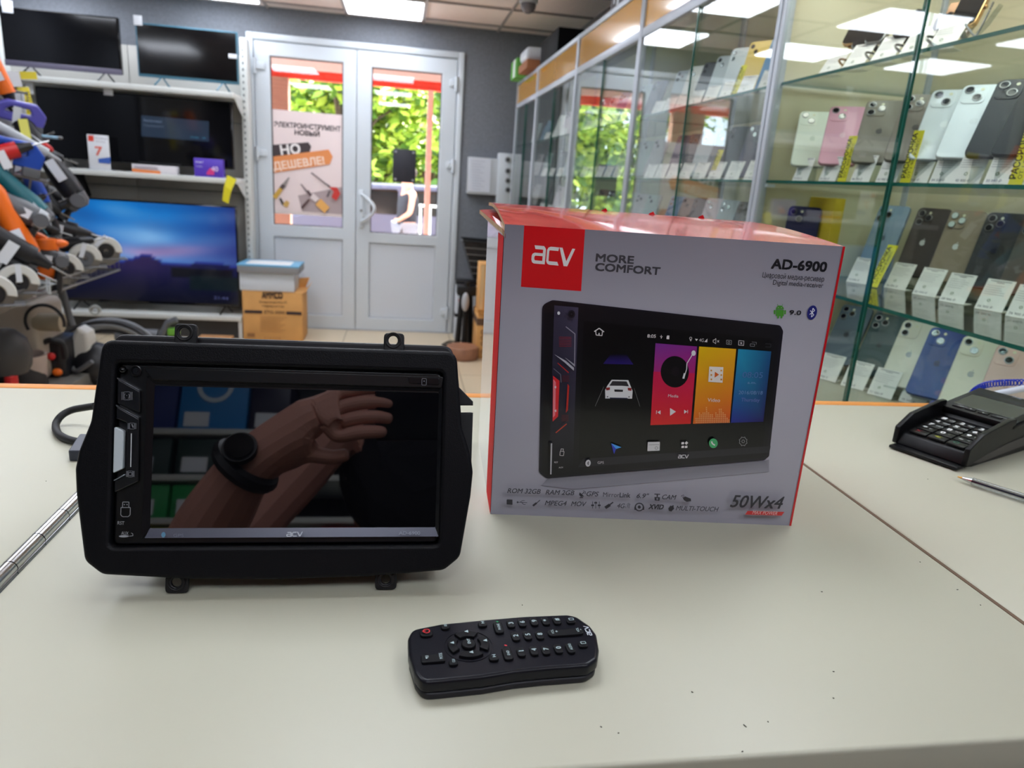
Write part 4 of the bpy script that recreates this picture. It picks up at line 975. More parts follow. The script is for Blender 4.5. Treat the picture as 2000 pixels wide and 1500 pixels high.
# direction ring
cx_, cy_ = rl(*rz(660, 375), .0124)
MB().curve([circ(cx_, cy_, .0122, 40), circ(cx_, cy_, .0118, 40)[::-1]], .0104, .0113, bodym).build('ring_groove', remote)
for k in range(4):
    a0 = k * PI / 2 + .17 - PI / 4 ; a1 = a0 + PI / 2 - .34
    out = [(cx_ + .0104 * math.cos(a0 + (a1 - a0) * i / 8), cy_ + .0104 * math.sin(a0 + (a1 - a0) * i / 8)) for i in range(9)] + [(cx_ + .0060 * math.cos(a1 + (a0 - a1) * i / 8), cy_ + .0060 * math.sin(a1 + (a0 - a1) * i / 8)) for i in range(9)]
    MB().curve([out], .0102, .0126, keyr, .0004).build('arrow_button', remote)
    am = k * PI / 2; qx, qy = cx_ + .0083 * math.cos(am), cy_ + .0083 * math.sin(am); Pr.O = V3((0, 0, .01265))
    Pr.poly([(qx + .0009, qy - .0010), (qx + .0009, qy + .0010), (qx - .0011, qy)] if True else [], lc)
x, y = cx_, cy_; MB().curve([circ(x, y, .0037, 24)], .0102, .0128, keyr, .0006, seg=2).build('enter_button', remote); rtext('ENT', x, y, .0015, zt=.0128, w=.0038)
Pr.O = V3((0, 0, .01112)); X0, Y0 = rl(*rz(1795, 270)); 
acv_logo(Pr, (X0 + .0012, Y0 - .0042), (X0 + .0012, Y0 + .0042), .0026, (190, 196, 204))
Pr.build('key_marks', remote)

# ------------------------------------------------------------------ card payment terminal
tR = V3((.532, .552, CT)); _a = math.radians(24 - 90); TW = .071
tx = V3((math.cos(_a), math.sin(_a), 0)); ty = V3((-tx.y, tx.x, 0)); tF = tR - tx * TW
TA = math.atan2(tx.y, tx.x)
term = thing('card_terminal', 'black card payment terminal with number keys on the right of the worktop', 'payment terminal', TR(tF, Matrix.Rotation(TA, 3, 'Z')))
tp_ = M('terminal_plastic', (12, 12, 14), .38, spec=.3, bump=.1, bscale=1200); tp2 = M('terminal_side_grey', (88, 84, 80), .5, metal=.2, bump=.6, bscale=1800)
TL_ = .165
# body: wedge rising to the back
prof = [(0, .004), (.006, .016), (.078, .026), (.082, .034), (TL_, .043), (TL_, .010), (TL_ - .02, 0), (.02, 0)]
YZ = Matrix(((0, 0, 1, 0), (1, 0, 0, 0), (0, 1, 0, 0), (0, 0, 0, 1)))   # (x,y,z)->(z, x, y)
f = MB(); f.T = YZ.copy(); f.curve([rounded(prof, .003, 3)], .002, TW - .002, tp_, .002, seg=2); f.build('body', term)
f = MB(); f.T = YZ.copy(); f.curve([rounded([(.012, .006), (.08, .015), (.155, .020), (.155, .009), (.03, .003)], .002, 2)], TW - .003, TW - .0012, tp2); f.build('side_grip', term)
# privacy shield around the keys
f = MB(); f.T = YZ.copy()
for xx in (-.001, TW - .004): f.curve([rounded([(.0, .004), (.0, .022), (.022, .034), (.072, .042), (.085, .042), (.085, .02)], .002, 2)], xx, xx + .005, tp_, .0008)
f.build('key_shield', term)
f = MB(); f.box(.002, -.010, .001, TW - .002, .004, .0045, tp_, .0015).build('front_lip', term)
# key deck plane: from (y=.010,z=.0172) to (y=.074,z=.026)
dk0 = V3((0, .006, .0165)); dkv = (V3((0, .078, .0262)) - dk0).normalized(); dkn = V3((0, -dkv.z, dkv.y))
Pt = Print(dk0, (1, 0, 0), dkv, dkn, step=.00002); Pt.mat = PR; Pt.O = dk0 + dkn * .0024
kd = MB()
KW = (TW - .016) / 3; KH = .0125
rows = [[('1', 'QZ.'), ('2', 'ABC'), ('3', 'DEF')], [('4', 'GHI'), ('5', 'JKL'), ('6', 'MNO')], [('7', 'PRS'), ('8', 'TUV'), ('9', 'WXY')], [('*', 'F'), ('0', '-'), ('.', '#')]]
kT = Matrix.Translation(dk0) @ Matrix(((1, 0, 0, 0), (0, dkv.y, dkn.y, 0), (0, dkv.z, dkn.z, 0), (0, 0, 0, 1)))
for r_ in range(5):
    for c_ in range(3):
        x0 = .008 + c_ * KW; y0 = .003 + (4 - r_) * KH
        MB(kT).box(x0 + .0008, y0 + .0008, 0, x0 + KW - .0008, y0 + KH - .0014, .0024, tp_, .0006).build('key', term)
        if r_ < 4:
            a_, b_ = rows[r_][c_]
            Pt.text(a_, (x0 + .0045, y0 + .0040), (x0 + .0085, y0 + .0040), .0052, (226, 228, 228), .02)
            Pt.text(b_, (x0 + .012, y0 + .0045), (x0 + .012 + .0022 * len(b_), y0 + .0045), .0028, (196, 200, 200))
        else:
            q = (x0 + .008, y0 + .0055); cl_ = [(176, 60, 60), (190, 190, 60), (60, 140, 110)][c_]
            if c_ == 0: Pt.line((q[0] - .002, q[1] - .002), (q[0] + .002, q[1] + .002), .0005, cl_); Pt.line((q[0] - .002, q[1] + .002), (q[0] + .002, q[1] - .002), .0005, cl_)
            elif c_ == 1: Pt.path([(q[0] + .002, q[1] + .002), (q[0] - .002, q[1]), (q[0] + .002, q[1] - .002)], .0005, cl_); Pt.path([(q[0] + .004, q[1] + .002), (q[0], q[1]), (q[0] + .004, q[1] - .002)], .0005, cl_)
            else: Pt.ring(circ(q[0], q[1], .0025, 18), circ(q[0], q[1], .0020, 18), cl_)
Pt.build('key_marks', term)
# display head
s0 = V3((0, .082, .0340)); sv = (V3((0, TL_, .0440)) - s0).normalized(); sn = V3((0, -sv.z, sv.y))
sT = Matrix.Translation(s0) @ Matrix(((1, 0, 0, 0), (0, sv.y, sn.y, 0), (0, sv.z, sn.z, 0), (0, 0, 0, 1)))
MB(sT).box(-.001, -.004, -.004, TW + .001, .082, .003, tp_, .0016, 2).build('display_housing', term)
MB(sT).box(.006, .012, .002, TW - .006, .052, .0034, M('grey_lcd_glass', (62, 66, 66), .06, spec=.8), .0003, 1).build('display', term)
for i in range(4): MB(sT).box(.010 + i * (TW - .02) / 4, .002, .002, .007 + (i + 1) * (TW - .02) / 4, .0075, .0042, tp_, .0006).build('soft_key', term)
Ps = Print(s0 + sn * .0043, (1, 0, 0), sv, sn, step=.00002); Ps.mat = PR
for i in (0, 3): Ps.line((.014 + i * (TW - .02) / 4, .0048), (.024 + i * (TW - .02) / 4, .0048), .0006, (180, 182, 184))
for i, s_ in ((1, 1), (2, -1)): cx = .0085 + (i + .5) * (TW - .02) / 4; Ps.poly([(cx - .0012, .0042), (cx + .0012, .0042), (cx, .0042 + .002 * s_)], (200, 202, 204))
Ps.text('7ST', (.035, .072), (.052, .072), .0045, (150, 156, 170), .01)
Ps.poly([(.004, .058), (.07, .058), (.07, .0585), (.004, .0585)], (70, 80, 120)); Ps.build('soft_key_marks', term)

# ------------------------------------------------------------------ pens
def pen_clear():
    a = onz(1870, 932, CT + .004); b = onz(2080, 999, CT + .004); d = (b - a).normalized(); L = .14
    a.z = b.z = CT + .0046; d.z = 0; d.normalize(); ang = math.atan2(d.y, d.x)
    t = thing('ballpoint_pen', 'clear plastic ballpoint pen with a brass tip lying before the card terminal', 'pen', TR((a.x, a.y, CT), Matrix.Rotation(ang, 3, 'Z')))
    MB().cyl((0, 0, .0046), (.004, 0, .0046), .0004, M('brass', (200, 150, 70), .3, metal=1), r1=.0011, n=14).build('tip', t)
    MB().cyl((.004, 0, .0046), (.012, 0, .0046), .0014, chrome, r1=.0030, n=14).build('cone', t)
    MB().cyl((.010, 0, .0046), (.135, 0, .0046), .0010, M('ink_tube', (34, 34, 60), .3), n=12).build('refill', t)
    MB().cyl((.012, 0, .0046), (.14, 0, .0046), .0034, Mglass('clear_pen_barrel', (214, 216, 220), .12), r1=.0040, n=10, cap=False).build('barrel', t)
pen_clear()
blue = M('blue_plastic', (22, 46, 170), .22, coat=.4)
sp_ = onz(1852, 786, CT + .012)
st_ = thing('pen_stand', 'round blue pen stand tethered behind the card terminal', 'pen stand', TR((sp_.x, sp_.y, CT)))
MB().lathe([(0, 0), (.019, 0), (.0205, .003), (.019, .008), (.014, .0105), (0, .0115)], blue, n=30).build('base', st_)
MB().lathe([(0, .0115), (.012, .0112), (.013, .0106), (0, .0106)], M('pale_sticker', (150, 160, 215), .4), n=24).build('sticker', st_)
pa = onx(1893, 774, sp_.x + .012); pa = V3((sp_.x + .014, sp_.y - .002, CT + .016))
def along(pxs, yv):
    return [ony(a, b, yv) for a, b in pxs]
arc = crm([ony(a, b, sp_.y - .012) for a, b in ((1893, 775), (1905, 762), (1925, 752), (1955, 748), (1985, 747), (2030, 747), (2060, 752))], 5)
co = []
N = 320; tot = len(arc) - 1
for i in range(N):
    u = i / (N - 1) * tot; k = min(int(u), tot - 1); p = arc[k].lerp(arc[k + 1], u - k); a = i * .62
    co.append(p + V3((.0, math.cos(a), math.sin(a))) * .0036)
MB().tube(co, .0009, blue, 5).build('coiled_tether', st_, world=True)
MB().tube([V3((sp_.x + .006, sp_.y, CT + .010)), ony(1868, 786, sp_.y - .006), ony(1893, 775, sp_.y - .012)], .0016, blue, 8).build('tether_arm', st_, world=True)
pn = thing('tethered_pen', 'white ballpoint pen lying slanted through the blue coiled cord', 'pen', TR(ony(1893, 780, sp_.y - .018)))
p0, p1 = ony(1894, 780, sp_.y - .020), ony(2090, 740, sp_.y - .020)
MB().cyl(p0.lerp(p1, .06), p1, .0040, M('pearl_plastic', (210, 214, 224), .25), n=16).build('barrel', pn, world=True)
MB().cyl(p0, p0.lerp(p1, .07), .0012, blue, r1=.004, n=16).build('tip', pn, world=True)

# ------------------------------------------------------------------ television shelving left of the doors
shm = M('shelf_white', (206, 208, 204), .45)
panel_m = M('shelf_back_panel', (186, 184, 178), .6)
sh = thing('gondola_shelving', 'white perforated shop shelving with three shelves carrying televisions', 'shelving', TR((-1.8, 5.4, 0)))
def upright(x):
    f = MB(); f.box(x - .022, 5.48, 0, x + .022, 5.60, 2.03, shm, .003)
    for i in range(46): f.box(x - .009, 5.478, .14 + i * .041, x + .001, 5.4805, .155 + i * .041, M('slot_dark', (96, 98, 100), .8)); 
    f.build('upright', sh, world=True)
upright(-1.085); upright(-2.62)
for i, (x0, x1) in enumerate(((-2.6, -1.86), (-1.855, -1.11))):
    for z0, z1 in ((.06, .52), (.525, 1.0), (1.005, 1.48), (1.485, 1.93)):
        MB().box(x0, 5.585, z0, x1, 5.60, z1, panel_m, .002).build('back_panel', sh, world=True)
for z in (1.653, 1.108, .165):
    d = 5.2
    MB().box(-2.6, d, z - .035, -1.10, 5.58, z, shm, .006).build('shelf', sh, world=True)
    if z > .5:
        f = MB(YZ); 
        f.curve([rounded([(5.23, z - .035), (5.5, z - .035), (5.5, z - .13), (5.46, z - .13)], .006, 2)], -1.103, -1.098, shm); f.build('bracket', sh, world=True)
MB().box(-2.6, 5.24, 0, -1.11, 5.28, .13, M('kick_board_dark', (60, 58, 56), .7)).build('kick_board', sh, world=True)  # dark grey board below the bottom shelf
MB().box(-1.125, 5.21, 0, -1.10, 5.28, .13, shm).build('foot', sh, world=True)

tag_m = M('tag_paper', (228, 232, 238), .5)
scr_off = M('television_glass', (9, 9, 12), .09, spec=.6)
def tv(px0, px1, Y, zb, label, bez=.010, frame=black_gloss, chin=.014, chinm=None, tags=(), screen=None, zt=None, feet=True):
    A = ony(*px0, Y); B = ony(*px1, Y)
    x0, x1 = A.x, B.x; z1 = zt or (A.z + B.z) / 2
    t = thing('television', label, 'television', TR(((x0 + x1) / 2, Y + .04, zb)))
    zz = zb + .055 if feet else zb + .02
    MB().box(x0, Y, zz, x1, Y + .035, z1, frame, .004).build('housing', t, world=True)
    MB().box(x0 + bez, Y - .0015, zz + chin, x1 - bez, Y + .002, z1 - bez, scr_off).build('screen', t, world=True)
    if chinm: MB().box(x0, Y - .006, zz - .004, x1, Y + .01, zz + chin, chinm, .003).build('lower_bezel', t, world=True)
    for xx in (x0 + .14, x1 - .10):
        f = MB(); f.tube([(xx - .03, Y - .045, zb + .006), (xx, Y + .015, zz + .01), (xx + .025, Y + .09, zb + .006)], .006, frame, 6); f.build('foot', t, world=True)
    for (a, b) in tags:
        p = ony(*a, Y - .004); q = ony(*b, Y - .004)
        MB().box(p.x, Y - .005, q.z, q.x, Y - .002, p.z, tag_m, .001).build('price_tag', t, world=True)
    return t, x0, x1, zz, z1
tv((-4, 5), (229, 28), 5.28, 1.655, 'switched-off television on the upper shelf at the far left, with a lilac lower bezel', chin=.03, chinm=M('lilac_bezel', (96, 92, 110), .35), tags=(((2, 0), (26, 26)),), zt=2.045)
tv((262, 32), (463, 57), 5.28, 1.655, 'switched-off television with bluish edges on the upper shelf beside the doors', chin=.018, frame=M('blue_grey_frame', (70, 110, 128), .25), tags=(((260, 29), (278, 50)), ((446, 105), (463, 115))), zt=2.03)
t3, x0, x1, z0, z1 = tv((66, 156), (452, 190), 5.30, 1.11, 'wide dark television on the middle shelf showing a faint blue dialog box', tags=(((201, 164), (221, 187)), ((48, 161), (66, 184))), zt=1.602)
P = yplane(5.2975); P.mat = PRL; P.step = .0002
P.poly([(276, 225), (408, 237), (408, 277), (276, 266)], (34, 48, 66), px=True); P.text('Выключение', (281, 237), (316, 240), .016, (96, 112, 136), px=True); P.text('Подтвердите', (281, 246), (320, 249), .011, (84, 98, 120), px=True)
P.text('OK', (395, 271), (402, 271.5), .011, (60, 120, 150), px=True); P.text('Отмена', (372, 269), (388, 270), .010, (60, 120, 150), px=True)
P.build('dialog_window', t3, world=True)
t4, x0, x1, z0, z1 = tv((92, 381), (462, 405), 5.27, .165, 'big lit television on the bottom shelf showing a blue and pink sunset', chin=.018, zt=.925)
P = yplane(5.267); P.mat = PRL; P.step = .0004
NX, NY = 60, 40; vs = []; cs = []
def sunset(u, v):
    # v: 0 bottom .. 1 top
    def mixc(a, b, t): t = max(0, min(1, t)); return tuple(a[i] * (1 - t) + b[i] * t for i in range(3))
    sky = mixc((70, 120, 190), (16, 110, 190), (v - .5) / .45)
    sky = mixc(sky, (130, 180, 226), math.exp(-((u - .52) ** 2) / .02 - ((v - .66) ** 2) / .02) * .8)
    sky = mixc(sky, (30, 40, 110), max(0, (u - .62) / .38) * .85)
    sky = mixc(sky, (196, 140, 180), math.exp(-((v - .5 - .15 * abs(u - .45)) ** 2) / .004) * math.exp(-((u - .58) ** 2) / .06) * .8)
    sky = mixc(sky, (10, 60, 110), max(0, .25 - u) * 1.6)
    hz = .40 + .05 * math.exp(-((u - .5) ** 2) / .004) + .02 * math.sin(u * 17) + .06 * max(0, u - .8)
    if v < hz:
        c = mixc((14, 18, 60), (44, 34, 74), math.exp(-((u - .45) ** 2) / .05) * (v / .4))
        c = mixc((6, 8, 24), c, v / .35)
        if .62 < u < .98 and v > .26 and v < .36 - .3 * (u - .8) ** 2: c = (6, 9, 20)
        if u > .72 and .14 < v < .28: c = (10, 22, 28)
        return c
    st_ = math.sin(9 * (u * .9 + v * 1.5) + 2.2 * math.sin(3 * u)) * math.sin(14 * (v - .35 * u)) ; sky = mixc(sky, (150, 190, 226), max(0, st_) * .35 * (1 - u * .6)); sky = mixc(sky, (20, 60, 130), max(0, -st_) * .3)
    if v < hz + .02: return (38, 50, 130)
    return sky
for j in range(NY + 1):
    for i in range(NX + 1):
        u, v = i / NX, j / NY; vs.append((x0 + .012 + u * (x1 - x0 - .024), z0 + .02 + v * (z1 - z0 - .032))); cs.append(sunset(u, v))
fs = [(j * (NX + 1) + i, j * (NX + 1) + i + 1, (j + 1) * (NX + 1) + i + 1, (j + 1) * (NX + 1) + i) for j in range(NY) for i in range(NX)]
P.poly(vs, cs, fs=fs); P.text('21:44', (418, 584), (446, 586), .022, (70, 76, 120), px=True)
P.build('picture', t4, world=True)

# small things on and under the shelves
def block(name, label, cat, a, b, Y, dep, z0, m_, bev=.002, group=None, build='case'):
    A = ony(*a, Y); B = ony(*b, Y)
    t = thing(name, label, cat, TR(((A.x + B.x) / 2, Y, z0 if z0 is not None else B.z)))
    MB().box(A.x, Y, z0 if z0 is not None else B.z, B.x, Y + dep, A.z, m_, bev).build(build, t, world=True)
    return t, A, B
t, A, B = block('gift_box', 'small violet box with a pink figure on the right end of the middle shelf', 'box', (378, 308), (436, 341), 5.215, .05, 1.109, M('violet_print', (92, 66, 186), .35))
P = yplane(5.213); P.mat = PR; P.poly([(403, 338), (410, 328), (420, 330), (418, 342), (404, 341)], (214, 60, 130), px=True); P.text('40', (413, 334), (426, 335), .03, (226, 200, 240), .02, px=True); P.text('SMART', (382, 318), (398, 319), .012, (226, 222, 240), px=True); P.text('TV BOX', (382, 326), (396, 327), .010, (200, 196, 230), px=True)
P.build('print', t, world=True)
t, A, B = block('long_box', 'low white and orange box lying on the middle shelf', 'box', (257, 320), (345, 334), 5.225, .06, 1.109, M('white_card', (222, 218, 222), .5))
P = yplane(5.223); P.mat = PR; P.poly([(258, 329), (313, 334), (314, 340), (258, 335)], (236, 140, 80), px=True)
for yy in (324, 327): P.line((262, yy), (308, yy + 3.5), .004, (150, 130, 140), px=True)
P.build('print', t, world=True)
t, A, B = block('sign_stand', 'white price sign stand with a red numeral seven on the middle shelf', 'sign', (169, 262), (216, 320), 5.212, .003, 1.109, M('white_sign', (222, 224, 228), .4), .001, build='sign_plate')
P = yplane(5.2105); P.mat = PR; P.poly([(172, 264), (183, 265), (183, 276), (172, 275)], (216, 66, 48), px=True); P.text('7', (187, 303), (200, 304), .055, (220, 110, 96), .02, px=True); P.poly([(192, 310), (216, 307), (216, 320), (193, 318)], (60, 96, 176), px=True)
P.text('РАССРОЧКА', (186, 271), (211, 274), .012, (130, 126, 136), px=True); P.text('МЕСЯЦЕВ', (187, 277), (206, 279), .008, (150, 146, 156), px=True)
P.build('print', t, world=True)
MB().box(A.x - .01, 5.205, 1.1085, B.x + .02, 5.245, 1.1125, M('clear_acrylic', (190, 196, 200), .15)).build('base', t, world=True)
yel = M('yellow_paper', (226, 214, 40), .6)
t = thing('yellow_tag', 'folded yellow paper tag hanging off the right end of the middle shelf', 'price tag', TR(ony(445, 370, 5.19)))
f = MB(); pp = [(444, 342, 462, 350), (438, 362, 452, 372), (434, 392, 446, 398)]
vs = []
for i, (ax, ay, bx_, by) in enumerate(pp): vs += [ony(ax, ay, 5.185 - .012 * (i % 2)), ony(bx_, by, 5.19 - .012 * (i % 2))]
f.add(vs + [v + V3((0, .0012, 0)) for v in vs], [(0, 2, 3, 1), (2, 4, 5, 3), (6, 7, 9, 8), (8, 9, 11, 10), (0, 1, 7, 6), (4, 10, 11, 5), (1, 3, 9, 7), (3, 5, 11, 9), (0, 6, 8, 2), (2, 8, 10, 4)], yel); f.build('paper', t, world=True)
t = thing('dark_strap', 'black strap hanging below the middle shelf behind the tools', 'strap', TR(ony(160, 340, 5.5)))
f = MB(); f.tube(crm([ony(150, 334, 5.50), ony(154, 352, 5.49), ony(160, 366, 5.49), ony(166, 384, 5.5)]), .045, black_plastic, 8); f.build('webbing', t, world=True)

# stack of boxes in front of the left door
cb_ = thing('generator_carton', 'brown cardboard carton with a dark stripe on the floor before the doors', 'box', TR((-.885, 5.19, 0)))
f = MB(); f.box(-1.09, 5.19, 0, -.68, 5.47, .355, kraft, .004); f.build('body', cb_, world=True)
f = MB(); f.add([(-.68, 5.20, .352), (-.68, 5.46, .352), (-.64, 5.47, .40), (-.66, 5.24, .36)], [(0, 1, 2, 3)], kraft); f.add([(-.76, 5.44, .353), (-.69, 5.47, .353), (-.66, 5.47, .43), (-.73, 5.45, .425)], [(0, 1, 2, 3)], kraft); f.build('flap', cb_, world=True)
P = yplane(5.1885); P.mat = PR; ik = (84, 62, 44)
zc = lambda X, Y: (455 + X * .1167, 495 + Y * .1167)
P.text('AMMCO', zc(490, 750), zc(830, 755), .045, ik, .05, px=True); P.text('Бензиновый', zc(445, 828), zc(900, 838), .016, (120, 86, 52), .01, px=True); P.text('генератор', zc(490, 892), zc(860, 905), .016, (120, 86, 52), .01, px=True)
P.poly([zc(195, 945), zc(490, 955), zc(490, 1005), zc(195, 995)], (62, 46, 46), px=True); P.poly([zc(895, 970), zc(1150, 980), zc(1150, 1030), zc(895, 1020)], (62, 46, 46), px=True); P.text('ETG-3000', zc(530, 1000), zc(870, 1012), .020, (110, 80, 52), .02, px=True)
for i in range(9): P.line(zc(460, 1060 + i * 30), zc(900 - (i * 37) % 120, 1072 + i * 30), .003, (160, 112, 66), px=True)
P.poly([zc(245, 1330), zc(370, 1335), zc(370, 1395), zc(245, 1390)], (150, 104, 62), px=True); P.text('4 7 A 0 0 8', zc(520, 1420), zc(800, 1430), .014, (160, 110, 62), px=True)
P.build('print', cb_, world=True)
wb = thing('white_carton', 'plain white box stacked on the brown generator carton', 'box', TR((-.9, 5.2, .357)))
MB().box(-1.105, 5.20, .357, -.735, 5.46, .487, M('white_carton_board', (206, 212, 220), .5), .004).build('body', wb, world=True)
lb_ = thing('flat_blue_box', 'flat box with light blue edges lying on top of the white box', 'box', TR((-.9, 5.16, .488)))
MB().box(-1.11, 5.17, .488, -.70, 5.47, .532, M('grey_box_side', (136, 136, 138), .5), .002).build('body', lb_, world=True)
MB().box(-1.112, 5.168, .532, -.698, 5.472, .545, M('light_blue_board', (110, 170, 206), .5), .002).build('lid', lb_, world=True)
MB().box(-1.06, 5.19, .5455, -.76, 5.40, .5475, M('white_label', (226, 228, 230), .5)).build('label_sheet', lb_, world=True)

# ------------------------------------------------------------------ corner right of the doors
t, A, B = block('fuse_box', 'white wall cabinet with a sheet of paper on its front, right of the doors', 'fuse box', (916, 306), (973, 382), 5.58, .1, None, M('grey_white_enamel', (190, 194, 198), .5), .004)
pa_ = ony(917, 308, 5.578); pb_ = ony(956, 376, 5.578)
MB().box(pa_.x, 5.577, pb_.z, pb_.x, 5.5795, pa_.z, M('paper_sheet', (214, 218, 228), .7)).build('paper_sheet', t, world=True)
P = yplane(5.576); P.mat = PR
for i in range(11): P.line((921, 314 + i * 5.4), (948 - (i * 7) % 12, 316 + i * 5.4), .003, (176, 180, 194), px=True)
P.build('writing', t, world=True)
t, A, B = block('socket_panel', 'tall white panel with round dark sockets beside the wall cabinet', 'socket panel', (975, 298), (1003, 400), 5.56, .1, None, white_plastic, .006)
for yy in (312, 334, 353, 371):
    c_ = ony(992, yy, 5.558); MB().cyl((c_.x, 5.555, c_.z), (c_.x, 5.562, c_.z), .022, M('socket_ring', (150, 152, 156), .5), n=18).cyl((c_.x, 5.552, c_.z), (c_.x, 5.556, c_.z), .014, M('socket_dark', (60, 58, 60), .6), n=14).build('socket', t, world=True)
# black tapered display bin
t = thing('wire_bin', 'black tapered wire bin standing against the grey wall', 'bin', TR((.68, 5.3, 0)))
f = MB(); Yb = 5.25
tl, tr_, bl_, br_ = ony(905, 471, Yb), ony(985, 478, Yb), ony(927, 548, Yb), ony(965, 551, Yb)
def frustum(f, t0, t1, b0, b1, d1, d0, m_):
    f.add([t0, t1, t1 + V3((0, d1, 0)), t0 + V3((0, d1, 0)), b0 + V3((0, (d1 - d0) / 2, 0)), b1 + V3((0, (d1 - d0) / 2, 0)), b1 + V3((0, (d1 + d0) / 2, 0)), b0 + V3((0, (d1 + d0) / 2, 0))], [(0, 4, 5, 1), (1, 5, 6, 2), (2, 6, 7, 3), (3, 7, 4, 0), (4, 7, 6, 5)], m_)
frustum(f, tl, tr_, bl_, br_, .28, .16, M('black_mesh', (30, 30, 33), .6, var=.7, scale=25)); f.build('basket', t, world=True)
f = MB(); f.tube([tl, tr_, tr_ + V3((0, .28, 0)), tl + V3((0, .28, 0))], .009, black_plastic, 6, closed=True)
for k in range(1, 6):
    a_ = tl.lerp(bl_ + V3((0, .06, 0)), k / 6); b_ = tr_.lerp(br_ + V3((0, .06, 0)), k / 6); f.tube([a_, b_], .004, steel, 5)
f.build('rim', t, world=True)
MB().cyl((bl_.x + .05, Yb + .14, 0), (bl_.x + .05, Yb + .14, bl_.z), .02, black_plastic, n=10).build('stem', t, world=True)
t = thing('appliance_box', 'white box with black bands standing on the floor beside the right door', 'box', TR((.53, 5.4, 0)))
A = ony(892, 556, 5.36); B = ony(930, 646, 5.36)
MB().box(A.x, 5.36, .015, B.x, 5.5, A.z, M('white_carton_board', (206, 212, 220), .5), .004).build('body', t, world=True)
MB().box(A.x - .004, 5.355, A.z, B.x + .004, 5.505, A.z + .03, black_plastic, .003).build('lid', t, world=True)
c_ = ony(890, 616, 5.35); MB().box(A.x - .003, 5.356, c_.z - .012, B.x + .003, 5.504, c_.z + .012, black_plastic).build('band', t, world=True)
P = yplane(5.357); P.mat = PR; P.text('POWER', (894, 571), (914, 572), .022, (70, 70, 76), .02, px=True); P.ring([(895 + 3.4 + 3.4 * math.cos(k), 587 + 4 * math.sin(k)) for k in [i * PI / 6 for i in range(12)]], [(898.4 + 1.8 * math.cos(k), 587 + 2.2 * math.sin(k)) for k in [i * PI / 6 for i in range(12)]], (210, 80, 90), px=True); P.build('print', t, world=True)
t = thing('tool_stand', 'dark folded stand with coiled black cables on the floor by the cartons', 'stand', TR(onz(915, 670, 0)))
f = MB()
base_ = onz(906, 682, 0)
for dx, dy, h_ in ((-.05, .03, .42), (0, .0, .5), (.05, .06, .46)): f.cyl((base_.x + dx, base_.y + dy, .01), (base_.x + dx * .6, base_.y + dy, h_), .022, black_plastic, r1=.018, n=8)
f.box(base_.x - .07, base_.y - .02, .40, base_.x + .07, base_.y + .1, .47, black_plastic, .01); f.build('frame', t, world=True)
f = MB()
for k in range(4): f.tube([V3((base_.x - .03 + .11 * math.cos(a) * (1 - .1 * k) - .02 * k, base_.y - .05 + .09 * math.sin(a), .006 + .012 * k + .008 * math.sin(3 * a + k))) for a in [i * PI / 10 for i in range(20)]], .005, rubber, 5, closed=True)
f.build('cable', t, world=True)
MB().ell((base_.x - .01, base_.y - .04, .36), .028, .03, .07, M('silver_grip', (170, 172, 176), .4)).build('grip', t, world=True)
t = thing('round_base', 'round brown wooden base standing on the floor behind the stereo', 'stool base', TR(onz(905, 706, 0)))
MB(TR((0, .1, 0))).lathe([(0, 0), (.105, 0), (.115, .012), (.115, .075), (.105, .088), (0, .088)], M('brown_wood', (150, 104, 78), .5, var=.15, scale=20)).build('disc', t)
f_ = onz(935, 700, 0); cx0 = onz(928, 698, 0).x
t = thing('wine_carton', 'brown carton with fragile glass symbols on the floor by the display cases', 'box', TR((f_.x, f_.y, 0)))
zt_ = ony(930, 612, f_.y).z
MB().box(cx0, f_.y, 0, .785, f_.y + .3, zt_, kraft, .004).build('body', t, world=True)
MB().box(cx0 - .002, f_.y - .002, zt_ - .085, .787, f_.y + .302, zt_ - .035, M('dark_tape', (96, 70, 52), .6)).build('band', t, world=True)
MB().add([(cx0, f_.y, zt_), (cx0 + .2, f_.y, zt_), (cx0 + .2, f_.y - .06, zt_ + .03), (cx0 - .02, f_.y - .07, zt_ + .035)], [(0, 1, 2, 3)], kraft).build('flap', t, world=True)
P = yplane(f_.y - .0015); P.mat = PR
for yy in (649, 660, 671, 687):
    P.ring([(943 + 4.2 * math.cos(k), yy + 4.2 * math.sin(k)) for k in [i * PI / 6 for i in range(12)]], [(943 + 2.6 * math.cos(k), yy + 2.6 * math.sin(k)) for k in [i * PI / 6 for i in range(12)]], (96, 66, 44), px=True)
P.build('print', t, world=True)
t = thing('tall_carton', 'upright brown carton standing on the fragile-marked carton', 'box', TR((.6, f_.y + .04, zt_)))
A = ony(939, 515, f_.y + .05)
MB().box(A.x, f_.y + .05, zt_ + .001, .785, f_.y + .24, A.z, kraft, .004).build('body', t, world=True)
MB().box(A.x + .004, f_.y + .048, zt_ + .02, A.x + .03, f_.y + .0495, A.z - .01, M('packing_tape', (214, 178, 130), .3)).build('tape', t, world=True)

# dome camera on the ceiling
p = onz(1030, 0, ZC); t = thing('dome_camera', 'grey dome security camera on the ceiling', 'camera', TR((p.x - .0, p.y - .05, ZC)))
MB().cyl((0, 0, -.03), (0, 0, 0), .055, white_plastic, n=24).build('base', t); MB().ell((0, 0, -.04), .045, .045, .045, M('dome_grey', (120, 116, 120), .15), 20, 12).build('dome', t)

